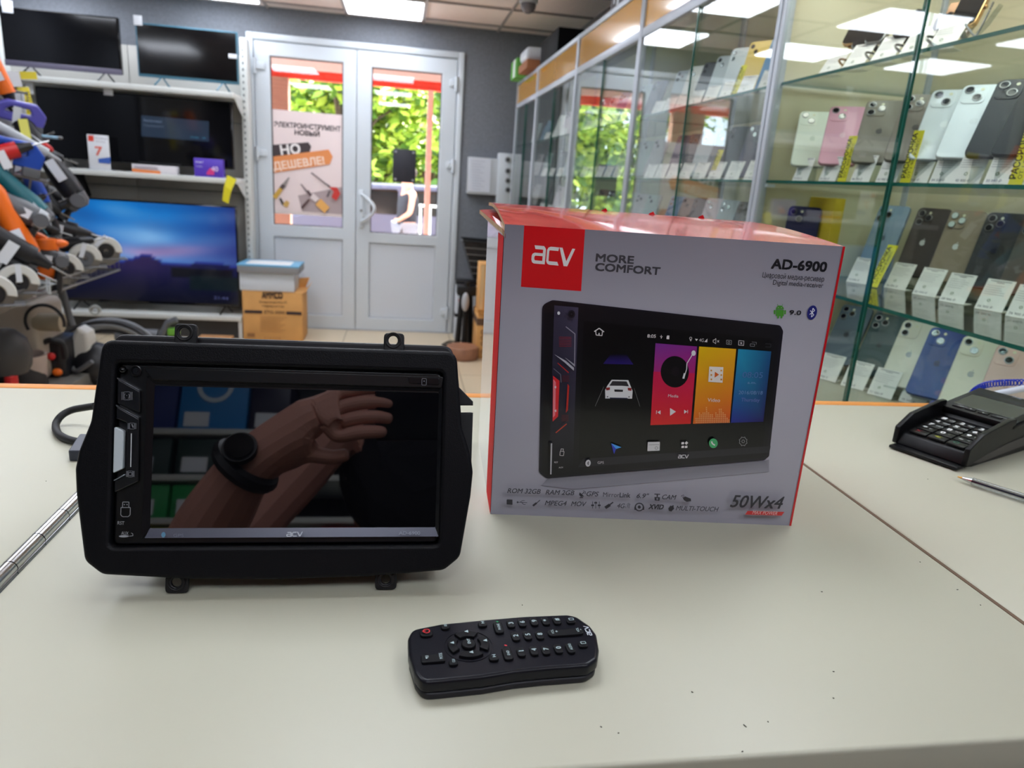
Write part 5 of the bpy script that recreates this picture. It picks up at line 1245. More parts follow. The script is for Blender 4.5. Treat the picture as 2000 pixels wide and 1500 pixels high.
# ------------------------------------------------------------------ display cases along the right
VX = .80; VD = .38; VB = .845; VT = 1.72; HT = 1.895
cream = M('cream_case_panel', (206, 198, 170), .5)
orange = M('orange_header_board', (204, 146, 40), .14, coat=.6)
Ys = [5.395, 4.58, 3.54, 2.585, 1.585, .64]
SH = (1.466, 1.261, 1.056)
case_lab = ['farthest display case, next to the door wall', 'second display case counted from the door wall', 'third display case counted from the door wall', 'fourth display case counted from the door wall, behind the carton', 'nearest display case, at the right edge, full of phones']
led = bpy.data.materials.new('led_strip_lit'); led.use_nodes = True
b = led.node_tree.nodes['Principled BSDF']; b.inputs['Emission Color'].default_value = (1, .96, .88, 1); b.inputs['Emission Strength'].default_value = 8
def glass_shelf(t, y0, y1, z, x0=VX + .012, x1=VX + .34, th=.006):
    g_ = MB(); g_.box(x0 + .001, y0 + .001, z - th, x1 - .001, y1 - .001, z, glass); 
    for q in ((x0, y0, x0 + .0012, y1), (x1 - .0012, y0, x1, y1), (x0, y0, x1, y0 + .0012), (x0, y1 - .0012, x1, y1)): g_.box(q[0], q[1], z - th, q[2], q[3], z, glass_edge)
    g_.build('glass_shelf', t, world=True)
for i in range(5):
    y1, y0 = Ys[i], Ys[i + 1]
    t = thing('display_case', 'aluminium and glass ' + case_lab[i], 'display case', TR((VX, (y0 + y1) / 2, 0)), 'display cases along the right wall')
    pw = .016
    f = MB()
    for yy in (y0 + .002, y1 - pw - .002):
        f.box(VX - .004, yy, 0, VX + .018, yy + pw, HT, alu, .002); f.box(VX + VD - .018, yy, 0, VX + VD, yy + pw, HT, alu, .002)
    f.box(VX - .002, y0 + .01, VT, VX + .018, y1 - .01, VT + .03, alu, .002); f.box(VX - .002, y0 + .01, HT - .022, VX + .018, y1 - .01, HT, alu, .002)
    f.box(VX - .002, y0 + .01, VB - .04, VX + .018, y1 - .01, VB - .008, alu, .002)
    f.build('frame', t, world=True)
    MB().box(VX + .004, y0 + .018, VT + .03, VX + .010, y1 - .018, HT - .022, orange).build('header_panel', t, world=True)
    MB().box(VX + VD - .008, y0 + .018, VB, VX + VD - .002, y1 - .018, HT, cream).build('back_panel', t, world=True)
    MB().box(VX + .018, y0 + .004, VB, VX + VD - .018, y0 + .009, HT, glass if i < 4 else cream).build('side_panel', t, world=True)
    MB().box(VX + .018, y1 - .009, VB, VX + VD - .018, y1 - .004, HT, glass if i < 4 else cream).build('side_panel', t, world=True)
    MB().box(VX + .018, y0 + .012, HT - .012, VX + VD - .018, y1 - .012, HT - .008, glass).build('top_panel', t, world=True)
    MB().box(VX + .002, y0 + .012, VB - .02, VX + VD - .01, y1 - .012, VB - .002, M('case_floor_board', (176, 172, 156), .4)).build('bottom_board', t, world=True)
    MB().box(VX + .004, y0 + .018, .05, VX + .012, y1 - .018, VB - .04, M('case_base_board', (170, 168, 160), .5)).build('base_panel', t, world=True)
    for z in SH: glass_shelf(t, y0 + .02, y1 - .02, z)
    mid = 1.12 if i == 4 else (y0 + y1) / 2
    if i >= 3: MB().box(VX + .022, y0 + .05, VT + .004, VX + .046, y1 - .05 if i == 4 else y0 + .42, VT + .016, led).build('led_strip', t, world=True)
    for k, (a, b, xx) in enumerate(((y0 + .02, mid + .02, VX + .009), (mid, y1 - .02, VX + .002))):
        g_ = MB(); g_.box(xx, a, VB, xx + .004, b, VT, glass)
        e = a if k == 1 else b
        g_.build('sliding_pane', t, world=True)
        MB().box(xx - .0004, (e if k == 1 else e - .003), VB, xx + .0044, (e + .003 if k == 1 else e), VT, glass_edge).build('pane_edge', t, world=True)
    MB().box(VX + .001, y0 + .02, VB - .008, VX + .016, y1 - .02, VB, alu).build('track', t, world=True)
    if i == 4:
        for z in (1.055, 1.26): MB().box(VX + .012, y1 - .03, z - .014, VX + .03, y1 - .018, z - .007, white_plastic).build('shelf_clip', t, world=True)
        MB().box(VX - .008, y1 - .035, 1.66, VX + .004, y1 - .02, 1.675, M('brass_clip', (214, 170, 40), .3, metal=.6), .002).build('lock', t, world=True)

# ------------------------------------------------------------------ phones
def apple_mark(s_):
    body = []
    for i in range(40):
        a = 2 * PI * i / 40; x = math.cos(a); y = math.sin(a)
        r_ = .5 * (1 - .10 * max(0, y) ** 6 * (1 - min(1, abs(x) * 3)) - .05 * max(0, -y) ** 4 * (1 - min(1, abs(x) * 3)))
        px_, py_ = x * r_ * .92, y * r_
        d = math.hypot(px_ - .52, py_ - .06)
        if d < .22: k = .22 / max(d, 1e-4); px_, py_ = .52 + (px_ - .52) * k, .06 + (py_ - .06) * k
        if d < .22 and px_ > .46: px_ = .36
        body.append((px_ * s_, (py_ - .1) * s_))
    lf_ = [(0.0, .43), (.03, .6), (.17, .72), (.15, .55), (.05, .44)]
    return body, [(x * s_, y * s_) for x, y in lf_]
phone_mats = {}
def pm(c, rough=.22, metal=.3):
    k = ('phone_%d_%d_%d' % c)
    return M(k, c, .32, spec=.3, coat=.08)
lens_m = M('camera_lens', (14, 14, 20), .06, coat=1.0)
def phone(label, P0, yaw, lean, w, h, c, cams, logo=None, group=None, lensring=None, bump=None, frame=None, detail=True, roll=0.0):
    """back of the phone faces the shop; P0 = centre of the lower edge"""
    Mx = Matrix.Rotation(yaw, 3, 'Z') @ Matrix.Rotation(-lean, 3, 'X') @ Matrix.Rotation(roll, 3, 'Y')
    t = thing('smartphone', label, 'phone', TR(P0, Mx), group)
    m_ = pm(c); fm = frame or pm(tuple(int(v * .8) for v in c), .25, .6)
    f = MB(XZ); f.curve([rounded(rect(-w / 2, 0, w / 2, h), w * .16, 6)], -.0072, 0, fm, .0012, seg=2); f.build('frame', t)
    f = MB(XZ); f.curve([rounded(rect(-w / 2 + .0012, .0012, w / 2 - .0012, h - .0012), w * .15, 6)], -.0006, .0006, m_, .0003); f.build('back_glass', t)
    if not detail: 
        f = MB(XZ)
        for q in cams: f.curve([circ(-w / 2 + q[0], h - q[1], .0062, 14)], .0004, .0022, lens_m, .0004)
        if cams: f.build('camera_lens', t)
        return t
    # camera island
    if cams:
        bw_, bh_ = bump or (.034, .036)
        bm_ = pm(tuple(min(255, int(v * 1.02)) for v in c), .12, .2)
        f = MB(XZ); f.curve([rounded(rect(-w / 2 + .004, h - .004 - bh_, -w / 2 + .004 + bw_, h - .004), .009, 5)], .0004, .0018, bm_, .0006, seg=2); isl = f.build('camera_island', t)
        for q in cams:
            f = MB(XZ); f.curve([circ(-w / 2 + q[0], h - q[1], .0072, 22)], .001, .0034, lensring or steel, .0005); f.build('lens_ring', isl)
            f = MB(XZ); f.curve([circ(-w / 2 + q[0], h - q[1], .0058, 20)], .003, .0037, lens_m if q[2:] == () else q[2], .0002); f.build('camera_lens', isl)
        f = MB(XZ); fx, fy = (bw_ - .004, .012); f.curve([circ(-w / 2 + fx, h - fy, .0028, 14)], .0015, .0021, M('flash_yellow', (226, 220, 190), .3)); f.build('flash', isl)
    if logo:
        b_, l_ = apple_mark(.0125); f = MB(XZ)
        lm = M('logo_%d_%d_%d' % logo, logo, .4, metal=.2)
        f.curve([[(x, y + h * .5) for x, y in b_]], .0004, .0008, lm); f.curve([[(x, y + h * .5) for x, y in l_]], .0004, .0008, lm); f.build('logo', t)
    return t
D2 = [(.0125, .0135), (.0265, .0285)]            # two lenses on the diagonal
V2 = [(.0125, .0130), (.0125, .0300)]            # two lenses one over the other
D3 = [(.0130, .0135), (.0130, .0320), (.0300, .0228)]
acr = Mglass('acrylic', (236, 240, 240), .08)
def stand(P0, yaw, lean, w):
    pass
card_m = M('price_card_paper', (244, 238, 234), .5)
def card(P0, yaw, label, w=.045, h=.052, lean=.42, group='white price cards', fold=True, c=None):
    t = thing('price_card', label, 'price card', TR(P0, Matrix.Rotation(yaw, 3, 'Z')), group)
    dy, dz = h * math.sin(lean), h * math.cos(lean)
    f = MB(); m_ = c or card_m; th = .0008
    f.add([(-w / 2, 0, 0.001), (w / 2, 0, .001), (w / 2, dy, dz), (-w / 2, dy, dz), (-w / 2, th, .001), (w / 2, th, .001), (w / 2, dy + th, dz), (-w / 2, dy + th, dz)], [(0, 1, 2, 3), (4, 7, 6, 5), (0, 4, 5, 1), (3, 2, 6, 7), (0, 3, 7, 4), (1, 5, 6, 2)], m_)
    f.add([(-w / 2, 0, .0004), (w / 2, 0, .0004), (w / 2, h * .5, .0004), (-w / 2, h * .5, .0004), (-w / 2, 0, .0012), (w / 2, 0, .0012), (w / 2, h * .5, .0012), (-w / 2, h * .5, .0012)], [(0, 3, 2, 1), (4, 5, 6, 7), (0, 1, 5, 4), (1, 2, 6, 5), (2, 3, 7, 6), (3, 0, 4, 7)], m_)
    f.build('paper', t)
    v = V3((0, math.sin(lean), math.cos(lean))); n = V3((0, -math.cos(lean), math.sin(lean)))
    P = Print((0, 0, .001), (1, 0, 0), v, n, step=.00008); P.mat = PR
    rn = random.Random(int(abs(P0[1]) * 1e4) % 9973)
    g1 = (150, 144, 150)
    P.line((-w * .38, h * .93), (w * .38, h * .93), .0012, (120, 112, 122)); P.line((-w * .14, h * .88), (w * .14, h * .88), .0010, (120, 112, 122))
    for i in range(5): P.line((-w * .44, h * (.78 - i * .07)), (w * (.1 + .3 * rn.random()), h * (.78 - i * .07)), .0006, g1)
    if not c:
        P.text('%d %03d ₽' % (rn.randint(21, 84), rn.choice((990, 500, 900))), (-w * .42, h * .06), (w * .12, h * .06), .0042, (96, 90, 104)); P.ring(circ(-w * .12, h * .3, .0028, 8), circ(-w * .12, h * .3, .0018, 8), (80, 110, 60))
    P.build('printing', t)
    return t
def ytag(P0, yaw, label, h=.085, w=.018, lean=.35, text='РАССРОЧКА'):
    t = thing('yellow_label', label, 'price tag', TR(P0, Matrix.Rotation(yaw, 3, 'Z') @ Matrix.Rotation(-lean, 3, 'X')), 'yellow instalment labels')
    MB().box(-w / 2, -.0006, .001, w / 2, .0006, h, yel).build('paper', t)
    P = Print((0, -.0008, 0), (1, 0, 0), (0, 0, 1), (0, -1, 0), step=.00006); P.mat = PR
    P.text(text, (-.001, h * .1), (-.001, h * .95), .0085, (60, 56, 20), .02); P.text('ОТ 1 900 Р/МЕС', (.0065, h * .1), (.0065, h * .85), .0048, (60, 56, 20)); P.build('printing', t)
def cam_words(c): return {0: '', 2: ' with two stacked lenses' if c is V2 else ' with two lenses', 3: ' with three lenses'}[len(c)]
YAW = math.radians(-62)     # phones look towards the customer
LEAN = math.radians(19)
white_l = M('pale_lens', (206, 216, 216), .2)
D3w = [(a, b, white_l) for a, b in D3]
mid_row = [(1577, (232, 236, 222), D2, (206, 216, 200), 'pale green white phone'), (1633, (232, 172, 190), D2, (240, 196, 206), 'pink phone'),
 (1700, (142, 134, 122), D3, (96, 92, 88), 'taupe phone'), (1767, (134, 124, 114), D3, (92, 86, 82), 'darker taupe phone'), (1818, (222, 226, 230), D2, (236, 238, 240), 'white phone'),
 (1872, (224, 228, 232), D2, (206, 210, 214), 'taller white phone'), (1932, (20, 21, 26), D2, (20, 20, 24), 'black phone'), (1985, (16, 17, 21), D2, (20, 20, 24), 'rightmost black phone')]
low = [(1701, (142, 160, 184), D3, (84, 96, 116), 'light blue phone'), (1776, (74, 64, 60), D3, (196, 196, 196), 'dark brown phone'), (1839, (148, 132, 114), D3w, (214, 214, 214), 'golden grey phone'),
       (1911, (62, 62, 64), D3, (34, 34, 38), 'charcoal phone'), (1985, (92, 84, 78), D3, (66, 62, 60), 'brown grey phone')]
bot = [(1629, (96, 108, 122), D3, (40, 44, 52), 'slate blue phone'), (1692, (62, 80, 82), D3, (40, 50, 54), 'dark green phone'), (1749, (226, 218, 202), V2, (150, 154, 160), 'cream phone'),
       (1803, (14, 58, 138), D2, (14, 34, 84), 'bright blue phone'), (1868, (226, 218, 200), D2, (160, 158, 156), 'ivory phone'), (1935, (226, 186, 178), D2, (200, 160, 150), 'rose phone')]
mid_py = lambda x: 325 - (x - 1564) * (15 / 290)
low_py = lambda x: 526 + (x - 1701) * (37 / 210)
bot_py = lambda x: 709 + (x - 1629) * (66 / 174)
def put_row(lst, where_, px_y, plane, val, yaw, lean, h, w):
    for px_, c, cams, logo, words in lst:
        P0 = onx(px_, px_y(px_), val) if plane == 'x' else onz(px_, px_y(px_), val)
        phone(words + cam_words(cams) + ' on the ' + where_, P0, yaw if yaw else math.radians(-30 - (px_ - 1564) / 308 * 22), lean, w, h, c, cams, logo, 'used smartphones')
put_row(mid_row, 'middle shelf', mid_py, 'x', .852, None, math.radians(36), .1467, .0705)
put_row(low, 'lower glass shelf', low_py, 'z', 1.083, math.radians(-66), math.radians(18), .150, .072)
put_row(bot, 'bottom of the case', bot_py, 'z', .87, math.radians(-56), math.radians(31), .148, .0715)
phone('dark navy phone beside a yellow box at the left end of the lower glass shelf', V3((.885, 1.515, 1.062)), math.radians(-40), math.radians(10), .0715, .150, (34, 34, 74), D2, (30, 30, 50), 'used smartphones')
yb_ = thing('yellow_box', 'yellow box standing behind the dark navy phone', 'box', TR((.95, 1.53, 1.057)))
MB().box(.93, 1.47, 1.057, .955, 1.572, 1.232, M('yellow_card', (206, 176, 40), .5), .002).build('body', yb_, world=True)
def stands(lst, py, plane, val, z0, where_, yaw):
    for px_, c, cams, logo, words in lst:
        P_ = onx(px_, py(px_), val) if plane == 'x' else onz(px_, py(px_), val)
        t = thing('phone_stand', 'clear stand under the %s, %s' % (words, where_), 'stand', TR((P_.x, P_.y, z0), Matrix.Rotation(yaw, 3, 'Z')), 'clear phone stands')
        hgt = P_.z - z0
        f = MB(); f.box(-.02, -.004, 0, .02, .03, .0025, acr); f.box(-.02, -.008, hgt - .004, .02, .006, hgt - .0012, acr); f.box(-.02, .003, .0025, .02, .006, hgt - .004, acr); f.build('acrylic_sheet', t)
stands(mid_row, mid_py, 'x', .852, SH[1], 'middle shelf', math.radians(-48)); stands(low, low_py, 'z', 1.083, SH[2], 'lower shelf', math.radians(-66)); stands(bot, bot_py, 'z', .87, VB - .002, 'case bottom', math.radians(-56))
for k, px_ in enumerate((1561, 1614, 1678, 1729, 1788, 1838, 1886, 1948, 2000)):
    P0 = onx(px_, 354, .842); card(V3((P0.x, P0.y, SH[1])), math.radians(-72), 'white price card before the ' + (mid_row[k][4] if k < 8 else 'right edge') + ', middle shelf', lean=.3, w=.040)
for k, px_ in enumerate((1644, 1768, 1984)):
    P0 = onx(px_, 352, .831); ytag(V3((P0.x, P0.y, SH[1])), math.radians(-72), lean=.12, label='yellow label between price cards beside the ' + ('pink phone', 'darker taupe phone', 'rightmost black phone')[k])
for k, (px_, py_) in enumerate(((1671, 553), (1746, 565), (1803, 578), (1857, 592), (1929, 607), (1992, 622))):
    P0 = onz(px_, py_, SH[2]); card(P0, math.radians(-66), 'white price card before the ' + ([a[4] for a in low] + ['right end'])[k] + ', lower glass shelf', w=.046, h=.06, lean=.45)
P0 = onz(1703, 561, SH[2] + .001); ytag(P0, math.radians(-66), 'yellow label leaning on the light blue phone', h=.10, w=.022, lean=.5)
for k, (px_, py_) in enumerate(((1610, 742), (1663, 758), (1716, 775), (1779, 790), (1826, 786))):
    P0 = onz(px_, py_, VB - .001); card(P0, math.radians(-60), 'white price card before the ' + bot[k][4] + ', bottom of the case', w=.05, h=.062, lean=.5)
P0 = onz(1965, 790, .87); ytag(V3((P0.x, P0.y, VB)), math.radians(-62), 'short yellow label at the foot of the rose phone', h=.05, w=.03, lean=.5, text='А')

# upper shelf: watches, bracelets and cards
def watch(label, px_, py_, c, strap, w=.038, h=.045, back=True):
    P0 = onx(px_, py_, .88)
    t = thing('smart_watch', label, 'watch', TR(P0, Matrix.Rotation(math.radians(-66), 3, 'Z') @ Matrix.Rotation(-.5, 3, 'X')), 'watches on the upper shelf')
    f = MB(XZ); f.curve([rounded(rect(-w / 2, -h / 2, w / 2, h / 2), .010, 5)], -.010, 0, c, .002, seg=2); f.build('case', t)
    f = MB(XZ); f.curve([rounded(rect(-w / 2 + .002, -h / 2 + .002, w / 2 - .002, h / 2 - .002), .009, 5)], -.0005, .0012, M('watch_display', (8, 8, 10), .35, spec=.1), .0005); f.build('display', t)
    f = MB(); f.tube([(0, .006, h / 2), (0, .014, h / 2 + .008), (0, .026, h * .3), (0, .030, -.005), (0, .026, -h * .5), (0, .006, -h / 2)], .005, strap, 8); f.build('strap', t)
    MB().cyl((w / 2, .005, .006), (w / 2 + .003, .005, .006), .003, c, n=10).build('crown', t)
gold = M('gold_steel', (200, 160, 110), .25, metal=1)
watch('gold cased watch at the left end of the upper shelf', 1668, 66, gold, gold)
watch('dark watch just right of the gold cased watch', 1686, 70, steel, black_plastic, .034, .05)
watch('steel watch on a black strap above the second price card', 1714, 62, steel, black_plastic)
watch('large black watch standing before the glass edge', 1777, 44, black_plastic, black_plastic, .046, .052)
watch('small black watch right of the glass edge', 1845, 40, black_plastic, black_plastic, .034, .03)
watch('large watch in a rose gold case near the right edge', 1890, 20, gold, steel, .044, .06)
P0 = onx(1868, 34, .93); MB
t = thing('folding_phone', 'bronze slab standing behind the small black watch', 'phone', TR(P0, Matrix.Rotation(math.radians(-66), 3, 'Z') @ Matrix.Rotation(-.4, 3, 'X')))
f = MB(XZ); f.curve([rounded(rect(-.022, -.035, .022, .03), .004, 3)], -.006, 0, M('bronze_metal', (170, 130, 100), .3, metal=.5), .001); f.build('body', t)
for k, (px_, w_) in enumerate(((1618, 'left end of the shelf'), (1665, 'gold cased watch'), (1722, 'steel watch on a black strap'), (1780, 'large black watch'), (1838, 'small black watch'))):
    yy = 122 - (px_ - 1618) * .215
    P0 = onx(px_, yy, .838); card(V3((P0.x, P0.y, SH[0])), math.radians(-68), 'curled white price card below the ' + w_ + ' on the upper shelf', w=.044, h=.062, lean=.6)
for k, px_ in enumerate((1650, 1700, 1756, 1815)):
    P0 = onx(px_, 100, .84); t = thing('bracelet', 'small link bracelet between price cards, %s from the left, upper shelf' % ('first', 'second', 'third', 'fourth')[k], 'bracelet', TR((P0.x + .01, P0.y, SH[0])), 'bracelets on the upper shelf')
    f = MB(); f.tube([(.014 * math.cos(a), .02 * math.sin(a), .004 + .012 * (1 + math.sin(a))) for a in [i * PI / 8 for i in range(16)]], .0022, gold if k == 0 else steel, 5, closed=True); f.build('chain', t)
t = thing('beaded_bracelet', 'beaded bracelet hanging on a clear holder at the right end of the upper shelf', 'bracelet', TR(onx(1925, 40, .86)))
f = MB(); pts = crm([onx(a, b, .85) for a, b in ((1940, 5), (1928, 30), (1918, 50), (1905, 70), (1893, 58), (1886, 48))], 6)
for p in pts: f.ell(p, .0018, .0018, .0018, steel, 6, 4)
f.build('beads', t, world=True)
MB().tube([onx(a, b, .852) for a, b in ((1955, 10), (1930, 45), (1910, 66))], .004, acr, 6).build('holder', t, world=True)

# phones and cards in the farther cases
rn = random.Random(21)
cols = [(196, 200, 206), (60, 64, 72), (206, 176, 90), (96, 132, 170), (220, 214, 208), (70, 66, 92), (210, 190, 200), (40, 42, 46), (170, 176, 180), (120, 96, 84)]
cname = ['silver', 'charcoal', 'gold', 'blue', 'cream', 'plum', 'pale pink', 'black', 'light grey', 'brown']
ords = ['first', 'second', 'third', 'fourth', 'fifth', 'sixth', 'seventh', 'eighth']
for i, n_ in ((3, 8), (2, 6), (1, 4), (0, 2)):
    y1, y0 = Ys[i] - .06, Ys[i + 1] + .07
    for si, z in enumerate(SH):
        sw = ('upper', 'middle', 'lower')[si]
        for k in range(n_):
            y = y1 - (y1 - y0) * (k + .5) / n_
            ci = rn.randrange(10); ci = 8 if ci == 2 else ci
            if i == 3 and si == 0 and k == 5: ci = 2
            if i == 3 and si == 1 and k == 6: ci = 1
            x = .93 if si else .90
            phone('%s phone, %s from the left, %s shelf of the %s' % (cname[ci], ords[k], sw, ('farthest case', 'second case from door', 'third case from door', 'fourth case from door')[i]), V3((x, y, z + .012)), YAW, LEAN * rn.uniform(.8, 1.2), .0715, .15, cols[ci], rn.choice((D2, D3, V2)), None, 'phones in the farther cases', detail=False)
            if i > 0:
                card(V3((.84, y - .01, z)), math.radians(-65), 'price card before the %s phone, %s shelf, %s' % (ords[k], sw, ('farthest case', 'second case from door', 'third case from door', 'fourth case from door')[i]), lean=.4, group='price cards in the farther cases')
P0 = V3((.836, 1.93, SH[1])); ytag(P0, math.radians(-65), 'yellow label on the middle shelf of the fourth case')
P0 = V3((.836, 1.86, SH[0])); ytag(P0, math.radians(-65), 'yellow label at the right end of the upper shelf of the fourth case')

# boxes stored on top of the cases
def top_box(name, label, px0, px1, z0, z1, x1, m_, yw=None):
    A = onz(*px0, z0); B = onz(*px1, z0)
    t = thing(name, label, 'box', TR(((A.x + x1) / 2, (A.y + B.y) / 2, z0)))
    y0_, y1_ = sorted((A.y, B.y))
    MB().box(min(A.x, B.x), y0_, z0, x1, y1_, z1, m_, .003).build('body', t, world=True)
    return t
t = thing('black_equipment_box', 'long black box stored on top of the display cases', 'box', TR((.93, 4.3, HT)))
MB().box(.80, 4.05, HT + .001, 1.12, 4.55, HT + .125, M('black_carton', (9, 9, 10), .6, spec=.1), .004).build('body', t, world=True)
t = thing('brown_box_pair', 'brown flat box lying on top of the case behind the black box', 'box', TR((.9, 4.8, HT)))
MB().box(.74, 4.66, HT + .001, 1.1, 5.0, HT + .05, M('brown_carton_dark', (150, 96, 60), .7), .003).build('body', t, world=True)
t = thing('white_round_fan', 'white rounded appliance on top of the brown flat box', 'appliance', TR((.8, 4.8, HT + .05)))
MB().cyl((.76, 4.83, HT + .051), (1.0, 4.83, HT + .051 + .0), .0, white_plastic).build('x', t) if False else MB().box(.735, 4.70, HT + .052, 1.0, 4.95, HT + .13, white_plastic, .03, 4).build('body', t, world=True)
t = thing('green_box', 'green and white box on top of the farthest case', 'box', TR((.85, 5.2, HT)))
MB().box(.74, 5.1, HT + .001, 1.0, 5.36, HT + .12, M('green_card', (96, 168, 70), .5), .003).build('body', t, world=True)
MB().box(.7385, 5.16, HT + .005, .7395, 5.24, HT + .118, M('white_label', (226, 228, 230), .5)).build('label_stripe', t, world=True)
t = thing('dark_appliance', 'dark appliance with white stripes on top of the cases near the top edge', 'appliance', TR((.9, 3.0, HT)))
MB().box(.83, 2.75, HT + .001, 1.1, 3.15, HT + .16, M('dark_brown_case', (50, 34, 34), .5), .006).build('body', t, world=True)
MB().box(.828, 3.02, HT + .02, .8296, 3.05, HT + .14, white_plastic).build('stripe', t, world=True); MB().box(.828, 3.08, HT + .04, .8296, 3.10, HT + .14, white_plastic).build('stripe', t, world=True)

# ------------------------------------------------------------------ tool rack at the left
rk = thing('tool_rack', 'grey wire tool rack crowded with power tools at the left edge', 'rack', TR((-1.9, 3.4, 0)))
wire = M('grey_wire', (120, 122, 124), .35, metal=.6)
MB().box(-2.12, 2.2, .02, -2.08, 4.12, 2.0, M('rack_back_board', (120, 118, 114), .6), .004).build('back_board', rk, world=True)
MB().box(-2.12, 4.06, 0, -2.06, 4.12, 2.02, M('rack_post_grey', (150, 150, 150), .5), .004).build('post', rk, world=True)
def wire_shelf(z, x0, x1, y0, y1):
    f = MB(); f.tube([(x0, y0, z), (x1, y0, z), (x1, y1, z), (x0, y1, z)], .006, wire, 6, closed=True); f.tube([(x1, y0, z + .05), (x1, y1, z + .05), (x0, y1, z + .05)], .004, wire, 6)
    n = int((y1 - y0) / .06)
    for k in range(n + 1): y = y0 + (y1 - y0) * k / n; f.tube([(x0, y, z), (x1, y, z), (x1, y, z + .05)], .0025, wire, 4)
    f.build('wire_shelf', rk, world=True)
wire_shelf(.615, -2.06, -1.50, 2.5, 4.14); wire_shelf(1.02, -2.06, -1.72, 2.5, 4.05); wire_shelf(1.42, -2.06, -1.80, 2.5, 4.0)
MB().box(-2.08, 2.3, .0, -1.6, 4.1, .10, M('rack_base', (110, 108, 104), .6)).build('base', rk, world=True)
for k, (px_, py_) in enumerate(((98, 266), (80, 248), (98, 352), (125, 420), (45, 500))):
    p = onx(px_, py_, -1.74); MB().tube([(-2.08, p.y, p.z), (-1.76, p.y, p.z), p + V3((.02, 0, .02))], .005, wire, 6).build('hook', rk, world=True)
def Rm(ax, ay, az): return Matrix.Rotation(math.radians(az), 3, 'Z') @ Matrix.Rotation(math.radians(ay), 3, 'Y') @ Matrix.Rotation(math.radians(ax), 3, 'X')
C_ = {'white': (214, 214, 208), 'orange': (240, 112, 26), 'blue': (28, 72, 170), 'teal': (20, 96, 106), 'black': (30, 30, 34), 'grey': (96, 98, 102), 'red': (200, 36, 36), 'yellow': (224, 206, 50), 'violet': (88, 84, 176), 'silver': (176, 180, 184)}
def tm(c): return M('tool_' + c, C_[c], .4, bump=.05, bscale=200)
def put(px_, py_, X): return onx(px_, py_, X)
def price(t, at, sz=(.03, .06), rot=(0, 0, 0), nm='price_tag'):
    MB(TR(at, Rm(*rot))).box(-sz[0] / 2, -.0008, -sz[1], sz[0] / 2, .0008, 0, tag_m).build(nm, t)
def circular_saw(label, P0, az, c='white', c2='black', s=.86, tagrot=(20, 0, 0)):
    t = thing('circular_saw', label, 'power tool', TR(P0, Rm(0, 0, az) @ Matrix.Scale(s, 3)), 'circular saws on the wire shelf')
    r = .085
    arc_o = circ(0, 0, r, 22, a0=-.15, a1=PI + .15, full=False); arc_i = circ(0, 0, r * .55, 22, a0=-.1, a1=PI + .1, full=False)[::-1]
    f = MB(XZ); f.curve([arc_o + arc_i], -.018, .018, tm(c), .005, seg=2); f.build('blade_guard', t)
    f = MB(XZ); f.curve([circ(0, 0, r * .5, 20), circ(0, 0, .012, 10)[::-1]], -.012, .012, tm(c2), .003); f.build('hub_cover', t)
    f = MB(XZ); f.curve([circ(0, -.012, r * .88, 36), circ(0, -.012, .01, 10)[::-1]], -.001, .001, steel); f.build('blade', t)
    f = MB(); f.cyl((0, .018, .0), (0, .15, .0), .042, tm(c2), r1=.036, n=18).cyl((0, .12, 0), (0, .165, 0), .038, tm(c), n=18); f.build('motor', t)
    f = MB(); f.tube(crm([V3((-.01, .04, .03)), V3((-.06, .06, .09)), V3((-.13, .06, .07)), V3((-.15, .05, .0)), V3((-.09, .04, -.02)), V3((-.04, .04, -.01))], 5), .015, tm(c2), 8); f.build('handle', t)
    MB().box(-.13, -.03, -.052, .11, .09, -.046, M('base_plate_steel', (120, 120, 122), .35, metal=.7), .002).build('base_plate', t)
    price(t, (.005, -.02, r + .004), (.024, .085), tagrot)
    return t
circular_saw('circular saw with a pale rounded guard, leftmost whole one on the wire shelf', put(36, 552, -1.52) + V3((0, 0, .0)), 27, tagrot=(4, 0, 0))
circular_saw('circular saw with a white boxy guard beside the orange polisher', put(128, 525, -1.56), 27, tagrot=(0, 25, 0))
circular_saw('circular saw with a brown hub, third along the wire shelf', put(166, 505, -1.53), 27, 'white', 'grey', tagrot=(0, 18, 0))
circular_saw('circular saw at the far end of the wire shelf, against the sunset picture', put(207, 490, -1.5), 27, tagrot=(0, 45, 0))
circular_saw('circular saw cut off by the left picture edge', put(-12, 575, -1.5), 27, tagrot=(0, 12, 0))
